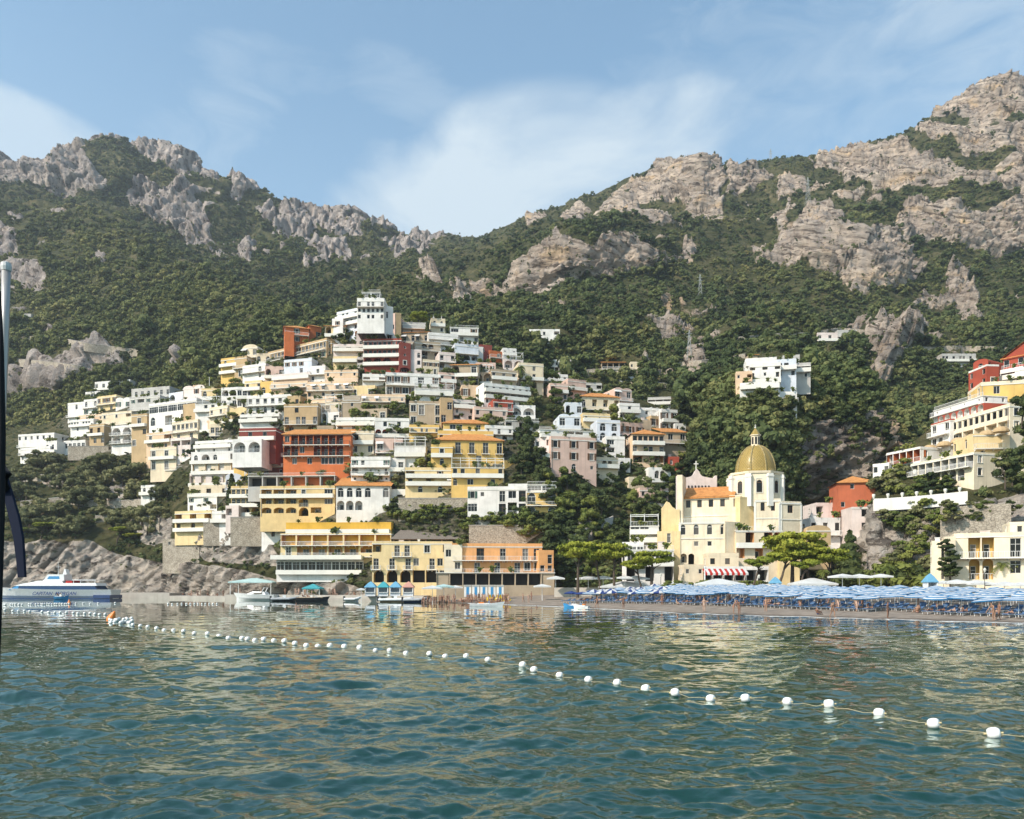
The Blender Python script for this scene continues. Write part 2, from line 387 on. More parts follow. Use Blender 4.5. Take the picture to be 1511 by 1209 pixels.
LMT = [
 [(-300,420,640),(0,420,640),(250,470,600),(400,500,470),(480,520,430),(560,500,440),(620,500,460),(780,470,520)],
 [(-300,322,800),(0,312,800),(160,336,780),(250,392,722),(330,432,642),(400,470,562),(480,490,510),(560,480,525),(620,468,545),(780,432,610)],
 [(-300,302,832),(0,301,832),(100,306,832),(160,323,822),(220,346,800),(300,387,762),(330,392,742),(400,394,732),(480,394,742),(540,390,762),(600,408,742),(660,424,700),(780,402,705)],
 [(-300,295,862),(0,284,862),(100,262,862),(160,256,862),(220,268,862),(300,298,835),(330,310,835),(400,340,862),(480,350,882),(540,358,905),(600,384,905),(660,398,860),(780,386,805)],
 [(-300,310,930),(-100,275,930),(0,262,930),(40,260,930),(80,246,940),(100,234,945),(130,219,950),(150,213,950),(180,214,950),(195,226,955),(215,222,960),(245,221,960),(268,232,960),(290,254,955),(310,264,955),(330,271,955),(370,279,955),(400,294,960),(440,309,965),(480,323,970),(505,320,930),(525,322,930),(538,346,980),(560,352,1040),(600,358,1080),(650,363,1100),(690,367,1100),(780,374,1080)]]
LROCK = [[(-300,300),(0,262),(80,244),(100,232),(132,232),(140,262),(165,285),(178,312),(160,316),(120,306),(60,304),(0,299),(-300,305)], [(128,222),(150,211),(188,213),(197,230),(180,235),(150,228)],
 [(195,230),(215,219),(245,218),(270,230),(290,258),(285,277),(245,264),(220,247)], [(288,252),(318,268),(320,297),(290,282)], [(195,310),(220,275),(235,290),(250,312),(262,300),(270,288),(290,300),(302,330),(320,360),(316,392),(295,388),(260,367),(225,342)],
 [(330,283),(372,283),(377,302),(340,312)], [(378,322),(402,338),(412,352),(388,348)], [(408,362),(420,330),(445,323),(470,334),(490,327),(505,318),(527,320),(538,345),(537,373),(520,380),(490,370),(470,367),(440,374)],
 [(445,387),(480,375),(522,390),(512,403),(480,398),(450,392)], [(572,385),(610,372),(640,366),(695,366),(660,388),(605,410),(580,403)], [(360,392),(376,382),(376,405),(364,415)], [(545,352),(600,358),(590,366),(550,362)], [(455,418),(490,412),(490,422),(455,426)]]
hill('left_mountain', 'high limestone ridge with grey cliffs and scrub behind the wooded slope', -300, 780, 700, LMT, (24,60,80,70), LROCK, m_left, semi=[[(180,280),(300,300),(400,330),(530,370),(640,370),(620,420),(540,430),(440,420),(360,400),(330,420),(220,350)]], gnd=3.4, ramp_amp=17, vert=True, seed=9, gully=18, extra=.05, facet=((24,7),(8,2.6)), fan=(.8,2.2))

RMT = [
 [(540,540,340),(700,540,300),(800,600,290),(1000,860,285),(1060,870,220),(1100,875,202),(1150,875,206),(1290,875,226),(1400,875,245),(2000,870,255)],
 [(540,530,350),(700,530,310),(800,590,292),(1000,660,290),(1060,740,225),(1100,770,205),(1150,790,212),(1290,790,232),(1400,770,250),(2000,760,265)],
 [(540,500,400),(620,480,390),(700,500,345),(760,530,318),(860,560,308),(950,590,304),(1040,618,275),(1080,612,226),(1110,606,206),(1150,606,214),(1220,632,230),(1290,680,242),(1350,680,266),(1450,640,282),(2000,620,295)],
 [(540,470,470),(620,460,460),(700,476,402),(760,482,382),(860,500,372),(1000,530,362),(1060,550,330),(1100,566,280),(1150,572,270),(1200,585,285),(1300,590,310),(1400,570,342),(1511,530,352),(2000,520,365)],
 [(540,440,560),(620,440,540),(680,458,470),(760,462,440),(900,448,450),(1000,440,462),(1100,445,456),(1200,470,440),(1300,480,432),(1400,482,440),(1511,460,452),(2000,460,462)],
 [(540,415,700),(620,412,680),(680,426,540),(720,415,500),(780,398,470),(850,372,474),(940,376,490),(1000,400,520),(1100,405,520),(1200,385,498),(1260,380,496),(1340,430,496),(1400,405,520),(1511,400,540),(2000,400,540)],
 [(540,395,850),(620,395,820),(700,385,760),(760,370,720),(850,340,700),(950,325,690),(1050,336,650),(1150,330,636),(1250,312,618),(1340,328,582),(1400,326,575),(1511,316,580),(2000,306,580)],
 [(540,380,1000),(620,378,980),(700,366,950),(760,352,900),(820,325,880),(900,296,860),(960,275,800),(1030,258,715),(1060,266,720),(1100,270,740),(1200,262,720),(1290,245,690),(1380,240,660),(1470,222,650),(1511,220,650),(2000,210,650)],
 [(540,373,1050),(620,371,1040),(700,364,1000),(740,354,960),(770,345,940),(800,330,920),(840,316,900),(880,300,880),(920,280,870),(960,263,850),(1000,252,800),(1020,243,780),(1035,241,780),(1055,250,790),(1080,255,850),(1140,246,860),(1180,240,860),(1230,235,850),(1280,228,830),(1320,210,780),(1350,192,760),(1380,172,745),(1410,145,730),(1440,127,725),(1465,119,725),(1490,122,725),(1511,140,725),(1600,170,725),(2000,190,740)]]
RROCK = [[(1380,180),(1410,146),(1440,128),(1470,117),(1500,126),(1511,145),(2000,180),(2000,240),(1511,192),(1490,184),(1440,180),(1400,180),(1365,192)], [(1370,207),(1440,198),(1511,195),(2000,200),(2000,240),(1511,236),(1480,245),(1420,252),(1370,242),(1350,222)],
 [(1285,240),(1340,245),(1400,264),(1440,285),(1511,265),(2000,270),(2000,330),(1511,305),(1440,300),(1400,300),(1330,305),(1285,302)], [(1242,245),(1285,238),(1285,302),(1262,298),(1236,280)],
 [(1303,362),(1330,332),(1380,327),(1440,332),(1480,318),(1511,302),(2000,300),(2000,400),(1511,398),(1430,404),(1390,400),(1350,387),(1320,377)],
 [(1118,417),(1150,387),(1190,345),(1220,330),(1240,345),(1228,365),(1280,365),(1300,375),(1337,420),(1332,442),(1290,452),(1270,470),(1245,467),(1230,442),(1190,422),(1150,414)],
 [(1393,428),(1417,433),(1432,470),(1448,517),(1430,520),(1412,492),(1400,472),(1338,482),(1350,463),(1390,458)], [(970,272),(1000,250),(1020,241),(1045,243),(1057,262),(1059,300),(1057,337),(1030,337),(1000,324),(960,327),(938,316),(965,290)],
 [(1066,266),(1110,262),(1127,280),(1142,286),(1110,302),(1066,305)],
 [(700,440),(720,425),(745,425),(760,410),(780,402),(800,400),(830,373),(847,378),(860,395),(890,383),(900,370),(927,373),(947,400),(942,422),(925,442),(900,449),(870,447),(840,457),(800,464),(770,457),(745,452),(715,462),(690,474),(662,474),(670,455)],
 [(888,325),(932,320),(942,336),(900,347)], [(918,333),(962,345),(977,367),(945,357)], [(1110,665),(1140,636),(1180,640),(1230,655),(1284,688),(1292,735),(1280,775),(1160,775),(1115,715)],
 [(1252,518),(1292,516),(1342,533),(1332,552),(1300,572),(1280,578),(1262,560)], [(1248,578),(1266,575),(1267,604),(1254,604)], [(1148,300),(1182,288),(1192,300),(1150,327)], [(1138,340),(1167,323),(1172,335),(1144,357)],
 [(1208,250),(1242,236),(1252,250),(1210,272)], [(618,430),(652,423),(657,440),(628,452)], [(955,418),(975,408),(985,420),(960,430)], [(1000,400),(1018,395),(1015,420),(1000,418)], [(830,340),(860,330),(865,345),(835,352)],
 [(1190,498),(1225,488),(1230,515),(1195,520)], [(1020,575),(1060,570),(1060,600),(1025,600)], [(905,300),(950,290),(945,302),(910,310)], [(780,350),(810,335),(812,345),(785,360)], [(975,478),(990,470),(990,490),(975,492)]]
hill('right_mountain', 'tall mountain with banded pale cliffs and green scrub rising to a peak', 540, 2000, 1060, RMT, (30,44,50,56,56,52,60,50), RROCK, m_right, semi=[[(840,330),(960,280),(1080,300),(1180,250),(1300,225),(1300,330),(1230,340),(1120,420),(1000,440),(940,420),(860,370)],[(1060,500),(1240,470),(1420,480),(1440,560),(1340,600),(1230,600),(1200,520),(1060,540)],[(900,470),(1060,480),(1050,620),(920,580)],[(1370,170),(1511,120),(1700,150),(1700,330),(1440,330)]], gnd=3.6, ramp_amp=12, gully=13, extra=.05, facet=((20,4.4),(7,1.7)), fdip=R(14), fan=(1.9,.6),
     strata=(-.22,.0,.95,9.0,4.5), seed=14)

HEAD = [
 [(1225,868,178),(1290,868,150),(1380,868,142),(1511,868,136),(1900,868,130)],
 [(1225,812,182),(1260,790,172),(1290,752,156),(1380,745,150),(1430,742,148),(1511,732,146),(1900,720,140)],
 [(1225,806,186),(1260,775,180),(1290,735,166),(1380,712,162),(1430,710,158),(1511,704,156),(1900,690,150)],
 [(1225,800,190),(1260,760,188),(1290,716,178),(1340,660,184),(1400,610,190),(1470,552,197),(1511,530,202),(1900,480,215)]]
HROCK = [[(1275,752),(1428,748),(1511,735),(1900,720),(1900,870),(1275,870)]]
hill('hotel_bluff', 'rocky bluff draped in creepers under the terraced hotel', 1225, 1900, 300, HEAD, (50,14,40), HROCK, m_town, gnd=.5, ramp_amp=3.2, seed=21, rf=2.6, facet=((5,1.5),(1.8,.6)), fdip=R(-30), fan=(.7,1.5), back=((14,10),(40,120)))
# ---------------------------------------------------------------- foliage
def leafmat(name, stops, patch=.02, rough=.75, fine=.8):
    m, nt, b = nm(name, rough); g = geo(nt); L = nt.links
    oi = N(nt, 'ShaderNodeObjectInfo').outputs['Random']
    n1 = noise(nt, g, patch, 3); n2 = noise(nt, g, fine, 3, .6)
    a = N(nt, 'ShaderNodeMath', operation='MULTIPLY_ADD', _1=.35); L.new(oi, a.inputs[0])
    p1_ = N(nt, 'ShaderNodeMath', operation='MULTIPLY', _1=1.3); L.new(n1, p1_.inputs[0]); L.new(p1_.outputs[0], a.inputs[2])
    c = N(nt, 'ShaderNodeMath', operation='MULTIPLY_ADD', _1=.55); L.new(n2, c.inputs[0]); L.new(a.outputs[0], c.inputs[2])
    d = N(nt, 'ShaderNodeMath', operation='MULTIPLY_ADD', _1=1.0, _2=-.60); L.new(c.outputs[0], d.inputs[0])
    stops = [(p_, (min(c_[0]*1.32,.4), min(c_[1]*1.27,.4), c_[2]*1.22)) for p_, c_ in stops]
    L.new(ramp(nt, d.outputs[0], stops), b.inputs['Base Color'])
    b.inputs['Specular IOR Level'].default_value = .2
    t = N(nt, 'ShaderNodeBsdfTranslucent'); mx = N(nt, 'ShaderNodeMixShader', _0=.18)
    L.new(b.inputs['Base Color'].links[0].from_socket, t.inputs[0]); L.new(b.outputs[0], mx.inputs[1]); L.new(t.outputs[0], mx.inputs[2])
    L.new(mx.outputs[0], nt.nodes['Material Output'].inputs[0])
    return m
M['wood_leaf'] = leafmat('woodland_leaves', [(0,(.024,.036,.014)), (.3,(.046,.066,.023)), (.55,(.092,.115,.040)), (.8,(.165,.165,.06)), (1,(.25,.21,.09))])
M['olive_leaf'] = leafmat('olive_leaves', [(0,(.06,.068,.030)), (.4,(.105,.112,.048)), (.7,(.16,.158,.07)), (1,(.24,.21,.10))], .05)
M['pine_leaf'] = leafmat('pine_needles', [(0,(.06,.085,.012)), (.4,(.13,.16,.02)), (.7,(.22,.235,.03)), (1,(.30,.28,.05))], .05)
M['dark_leaf'] = leafmat('dark_leaves', [(0,(.018,.030,.010)), (.45,(.04,.056,.018)), (.8,(.075,.09,.027)), (1,(.12,.12,.04))], .05)
M['fresh_leaf'] = leafmat('fresh_leaves', [(0,(.045,.065,.016)), (.4,(.09,.115,.026)), (.75,(.16,.17,.04)), (1,(.24,.215,.07))], .05)
M['slope_leaf'] = leafmat('slope_leaves', [(0,(.030,.042,.015)), (.3,(.062,.078,.024)), (.55,(.125,.138,.044)), (.8,(.205,.195,.07)), (1,(.26,.225,.10))], .012)
M['bark'] = plain('bark', (.10,.075,.055), .95, 0, .4, 3)

def crown_mesh(name, mat, seed, rx, rz, n, leaf, clumps, flat=1.0, core=True, cz=0.0, up=.25):
    """many leaf-sized faces gathered in clumps through an uneven crown"""
    r = np.random.default_rng(seed); mb = MB()
    cc = r.normal(size=(clumps,3)); cc /= np.linalg.norm(cc,axis=1)[:,None]
    cc *= (r.uniform(.35,.85,clumps)**.6)[:,None]; cc[:,2] = cc[:,2]*flat
    cr = r.uniform(.26,.48,clumps)
    k = r.integers(0,clumps,n); d = r.normal(size=(n,3)); d /= np.linalg.norm(d,axis=1)[:,None]
    p = cc[k] + d*(cr[k]*r.uniform(.75,1.05,n))[:,None]*np.array((1,1,.8))
    nrm = d + r.normal(size=(n,3))*.55 + np.array((0,0,up)); nrm /= np.linalg.norm(nrm,axis=1)[:,None]
    t = np.cross(nrm, r.normal(size=(n,3))); t /= np.linalg.norm(t,axis=1)[:,None]; b = np.cross(nrm,t)
    p = p*np.array((rx,rx,rz)) + np.array((0,0,cz)); s = (leaf*r.uniform(.6,1.4,n))[:,None]
    q = np.stack([p-t*s-b*s*.6, p+t*s-b*s*.6, p+t*s*.7+b*s*.7, p-t*s*.7+b*s*.7],1).reshape(-1,3)
    mb.v = q.tolist(); mb.f = np.arange(4*n).reshape(-1,4).tolist(); mb.m = [0]*n
    if core:
        for j in range(clumps):
            c = cc[j]*np.array((rx,rx,rz))+np.array((0,0,cz)); R_ = cr[j]*.82
            prof = [(R_*rx*math.sin(a)*(1+r.uniform(-.12,.12)), -R_*rz*.8*math.cos(a)) for a in (.25,.9,1.57,2.2,2.9)]
            mb.lathe(prof, 6, tuple(c), 0, r.uniform(0,3))
    return mb.mesh(name, mat)

def instancer(name, label, pts, rots, scs, idx, protos, cat='woodland'):
    me = bpy.data.meshes.new(name); me.vertices.add(len(pts)); me.vertices.foreach_set('co', np.asarray(pts, np.float32).ravel())
    a = me.attributes.new('sc','FLOAT_VECTOR','POINT'); a.data.foreach_set('vector', np.asarray(scs, np.float32).ravel())
    a = me.attributes.new('rt','FLOAT_VECTOR','POINT'); a.data.foreach_set('vector', np.asarray(rots, np.float32).ravel())
    a = me.attributes.new('ix','INT','POINT'); a.data.foreach_set('value', np.asarray(idx, np.int32))
    o = mobj(name, me); tag(o, label, cat, kind='stuff')
    c = bpy.data.collections.new(name+'_kinds')
    for i, pm_ in enumerate(protos):
        q = bpy.data.objects.new('tree_kind%d' % i, pm_); c.objects.link(q)
    ng = bpy.data.node_groups.new(name, 'GeometryNodeTree')
    ng.interface.new_socket('Geometry', in_out='INPUT', socket_type='NodeSocketGeometry')
    ng.interface.new_socket('Geometry', in_out='OUTPUT', socket_type='NodeSocketGeometry')
    gi = ng.nodes.new('NodeGroupInput'); go = ng.nodes.new('NodeGroupOutput')
    ip = ng.nodes.new('GeometryNodeInstanceOnPoints'); ci = ng.nodes.new('GeometryNodeCollectionInfo')
    ci.inputs['Collection'].default_value = c; ci.inputs['Separate Children'].default_value = True; ci.inputs['Reset Children'].default_value = True
    ip.inputs['Pick Instance'].default_value = True
    def at(n_, t):
        x = ng.nodes.new('GeometryNodeInputNamedAttribute'); x.data_type = t; x.inputs['Name'].default_value = n_
        return x.outputs['Attribute']
    er = ng.nodes.new('FunctionNodeEulerToRotation')
    l = ng.links; l.new(gi.outputs[0], ip.inputs['Points']); l.new(ci.outputs[0], ip.inputs['Instance'])
    l.new(at('ix','INT'), ip.inputs['Instance Index']); l.new(at('sc','FLOAT_VECTOR'), ip.inputs['Scale'])
    l.new(at('rt','FLOAT_VECTOR'), er.inputs[0]); l.new(er.outputs[0], ip.inputs['Rotation'])
    l.new(ip.outputs[0], go.inputs[0])
    md = o.modifiers.new('scatter','NODES'); md.node_group = ng
    return o

WOODK = [crown_mesh('woodland_tree', M['wood_leaf'], 40+i, 1.0, (.8,.95,.7,1.0,.75,.85)[i], 340, .115, (7,8,6,9,7,8)[i], cz=.55) for i in range(6)]
SLOPEK = [crown_mesh('woodland_tree', M['slope_leaf'], 140+i, 1.0, (.8,.95,.7,1.0)[i], 340, .115, 7+i%3, cz=.55) for i in range(4)]
SCRUBK = [crown_mesh('scrub_bush', M['wood_leaf'], 60+i, 1.0, .6, 150, .15, 5, cz=.25) for i in range(3)]
def forest(hname, name, label, n, size, skip=.5, on_rock=.05, clear=.30, avoid=(), x_lim=None, small=.4, proto=None, town_keep=0.0, cat='woodland'):
    h = HILLS[hname]; V = h['V']; nv = h['vis']
    A = V[:nv-1,:-1]; B = V[1:nv,1:]
    sx = lambda v: v[...,0]/v[...,1]*F; sy = lambda v: v[...,2]/v[...,1]*F
    # screen size of each cell so near slopes do not swallow all the trees
    ar = np.abs((sx(V[:nv-1,1:])-sx(A))*(sy(V[1:nv,:-1])-sy(A))) + .02
    w = ar*(1-np.clip(h['rk'][:nv-1,:-1]*1.6,0,1)*(1-on_rock))*(1-h['tw'][:nv-1,:-1]*(1-town_keep))
    w[A[...,1] < 20] = 0
    w = w.ravel()/w.sum()
    k = nrg.choice(len(w), n, p=w); j, i = np.divmod(k, V.shape[1]-1)
    a, b = nrg.random(n), nrg.random(n)
    p = V[j,i]*((1-a)*(1-b))[:,None]+V[j,i+1]*(a*(1-b))[:,None]+V[j+1,i]*((1-a)*b)[:,None]+V[j+1,i+1]*(a*b)[:,None]
    X = p[:,0]/p[:,1]*F+CX; Y = HY-(p[:,2]-CAMZ)/p[:,1]*F
    cl = fbm(p*np.array((.02,.02,.02))+77,4)
    ok = cl > -clear - .0
    for poly in avoid: ok &= ~pip(X, Y, poly)
    s = size*np.exp(nrg.normal(size=n)*.33)*.5*np.where(nrg.random(n)<small,.55,1.0)
    rk = h['rk'][j,i]; s *= np.where(rk>.3,.5,1)
    p = p[ok]; s = s[ok]; n = len(p)
    sc = np.stack([s*nrg.uniform(.85,1.2,n), s*nrg.uniform(.85,1.2,n), s*nrg.uniform(.8,1.25,n)],1)
    rt = np.stack([nrg.normal(size=n)*.12, nrg.normal(size=n)*.12, nrg.uniform(0,6.28,n)],1)
    pr = proto or WOODK
    return instancer(name, label, p-np.array((0,0,.15))*s[:,None], rt, sc, nrg.integers(0,len(pr),n), pr, cat)
CLEAR = [[(a,c),(b,c),(b,d),(a,d)] for a,b,c,d in ((776,830,482,503),(808,848,527,556),(884,948,531,551),(860,891,560,587),(952,994,582,612),(1082,1200,522,576),(1136,1180,574,602),(1202,1268,487,510),(1386,1444,518,541))]
forest('green_slope', 'slope_woods', 'dense dark green woods covering the slope left of the town', 7400, 5.0, clear=.62, proto=SLOPEK)
forest('left_mountain', 'ridge_woods', 'scrubby woods clinging between the grey cliffs of the far ridge', 11000, 4.8, clear=.58, on_rock=.10)
forest('right_mountain', 'mountain_woods', 'green woods and maquis across the tall right-hand mountain', 27000, 4.3, clear=.58, on_rock=.10, avoid=CLEAR)
forest('hotel_bluff', 'bluff_scrub', 'green scrub on the bluff beneath the terraced hotel', 500, 2.2, clear=.25, proto=SCRUBK, cat='scrub')
forest('town_hill', 'town_scrub', 'low scrub and garden greenery on the rocky town slope', 7500, 2.0, clear=.35, on_rock=.06, proto=SCRUBK, small=.5, town_keep=.7, cat='scrub')
forest('right_mountain', 'mountain_scrub', 'low scrub filling the gaps and ledges of the right-hand mountain', 22000, 2.2, clear=9, on_rock=.22, avoid=CLEAR, proto=SCRUBK, small=.4, cat='scrub')
forest('left_mountain', 'ridge_scrub', 'low scrub on the ledges of the far ridge', 9000, 2.8, clear=9, on_rock=.22, proto=SCRUBK, small=.4, cat='scrub')
# ---------------------------------------------------------------- houses
_mc = {}
def cached(key, fn):
    if key not in _mc: _mc[key] = fn()
    return _mc[key]
def window_mesh(w, h, arch, style):
    def f():
        mb = MB(); fw = .06; hh = h-w/2 if arch else h
        if arch:
            a = [(-w/2*math.cos(math.pi*i/8), hh+w/2*math.sin(math.pi*i/8)) for i in range(9)]
            out = [(-w/2,0),(w/2,0)] + [(x,z) for x,z in a[::-1]]
        else: out = [(-w/2,0),(w/2,0),(w/2,h),(-w/2,h)]
        mb.add([(x,0,z) for x,z in out], [tuple(range(len(out)))], 1)
        mb.box(-w/2,-w/2+fw,-.05,.01,0,hh); mb.box(w/2-fw,w/2,-.05,.01,0,hh); mb.box(-w/2+fw,w/2-fw,-.05,.01,0,fw)
        if arch:
            n = len(a)
            for i in range(n-1):
                (x0,z0),(x1,z1) = a[i],a[i+1]; c = .88
                q = lambda x,z: (x*c,-.05,hh+(z-hh)*c)
                mb.quad((x0,-.05,z0),(x1,-.05,z1),q(x1,z1),q(x0,z0))
            mb.box(-w/2+fw,w/2-fw,-.045,.0,hh-.05,hh+.04)
        else: mb.box(-w/2+fw,w/2-fw,-.05,.01,h-fw,h)
        k = max(1, round(w/.8))
        for i in range(1,k): mb.box(-w/2+w*i/k-.025,-w/2+w*i/k+.025,-.04,.005,fw,hh-.01)
        if h > 1.9 and not arch: mb.box(-w/2+fw,w/2-fw,-.038,.002,h*.68,h*.68+.05)
        return mb.mesh('window', [M[style], M['glass']])
    return cached(('win',round(w,2),round(h,2),arch,style), f)
def shutter_mesh(w, h, style):
    def f():
        mb = MB(); mb.box(-w/2,w/2,-.05,0,0,h)
        for i in range(int(h/.16)): mb.box(-w/2+.05,w/2-.05,-.075,-.05,.06+i*.16,.14+i*.16)
        return mb.mesh('shutter', M[style])
    return cached(('sh',round(w,2),round(h,2),style), f)
def rail_mesh(w, d, style):
    """front and side balustrade of a balcony"""
    def f():
        mb = MB(); h = .95
        for y0, x0, x1 in ((-d, -w/2, w/2),):
            mb.box(x0,x1,y0,y0+.05,h-.06,h)
            n = max(2,int((x1-x0)/.32))
            for i in range(n+1):
                x = x0+(x1-x0)*i/n; mb.box(x-.02,x+.02,y0+.01,y0+.04,0,h-.06)
        for x in (-w/2, w/2-.05):
            mb.box(x,x+.05,-d+.05,0,h-.06,h)
            n = max(1,int(d/.32))
            for i in range(1,n+1): mb.box(x+.005,x+.045,-d+d*i/n-.045,-d+d*i/n-.005,0,h-.06)
        return mb.mesh('railing', M[style])
    return cached(('rl',round(w,1),round(d,1),style), f)
def slab_mesh(w, d, mat, solid):
    def f():
        mb = MB(); mb.box(-w/2,w/2,-d,0,-.16,0)
        if solid: mb.box(-w/2,w/2,-d-.02,-d+.12,-.18,.9); mb.box(-w/2-.02,-w/2+.1,-d+.12,0,0,.9); mb.box(w/2-.1,w/2+.02,-d+.12,0,0,.9)
        else:
            for i in range(max(2,int(w/1.6))+1):
                n = max(2,int(w/1.6)); x = -w/2+.15+(w-.3)*i/n; mb.add([(x-.06,-d*.8,-.16),(x+.06,-d*.8,-.16),(x+.06,0,-.16),(x-.06,0,-.16),(x-.06,0,-.55),(x+.06,0,-.55)],[(0,4,3),(1,2,5),(0,1,5,4)])
        return mb.mesh('balcony', mat)
    return cached(('bs',round(w,1),round(d,1),mat.name,solid), f)
def awning_mesh(w, d, mat):
    def f():
        mb = MB(); mb.quad((-w/2,0,.75),(w/2,0,.75),(w/2,-d,.12),(-w/2,-d,.12)); mb.quad((-w/2,-d,.12),(w/2,-d,.12),(w/2,-d,-.12),(-w/2,-d,-.12))
        mb.add([(-w/2,0,.75),(-w/2,-d,.12),(-w/2,0,.12)],[(0,1,2)]); mb.add([(w/2,0,.75),(w/2,-d,.12),(w/2,0,.12)],[(0,1,2)])
        return mb.mesh('awning', mat)
    return cached(('aw',round(w,1),round(d,1),mat.name), f)

OPEN = {  # kind: (width share or metres, bottom, top from floor, arch, depth, window style, extra)
 'w': (1.2,.8,2.4,0,.22,'frame',''), 'o': (.8,1.25,2.15,0,.2,'frame',''), 's': (1.1,.75,2.4,0,.2,'frame','S'), 'g': (1.0,.85,2.35,0,.2,'frame','G'),
 'd': (1.25,.06,2.4,0,.22,'frame',''), 'D': (1.15,.06,2.35,0,.22,'frame','B'), 'r': (1.15,.85,2.3,0,.2,'brownwood',''), 'W': (2.5,.8,2.4,0,.3,'whitewood',''),
 't': (1.3,.7,2.3,0,.25,'frame','T'), 'k': (1.5,.06,2.4,0,.5,'brownwood',''), 'v': (1.15,.6,2.5,1,.25,'frame',''), 'V': (1.7,.3,2.6,1,.3,'whitewood',''),
 'a': (-.84,.95,2.85,1,1.7,'L','') , 'l': (-.86,.95,2.6,0,1.7,'L',''), 'A': (-.8,.06,2.85,1,1.7,'L','R'), 'L': (-.9,.06,2.65,0,1.7,'L','R'), 'G': (-.78,.04,2.9,1,3.0,'K',''), 'X': (-.92,.04,2.6,0,2.6,'K',''), 'C': (-.94,.75,2.45,0,.15,'whitewood','')}
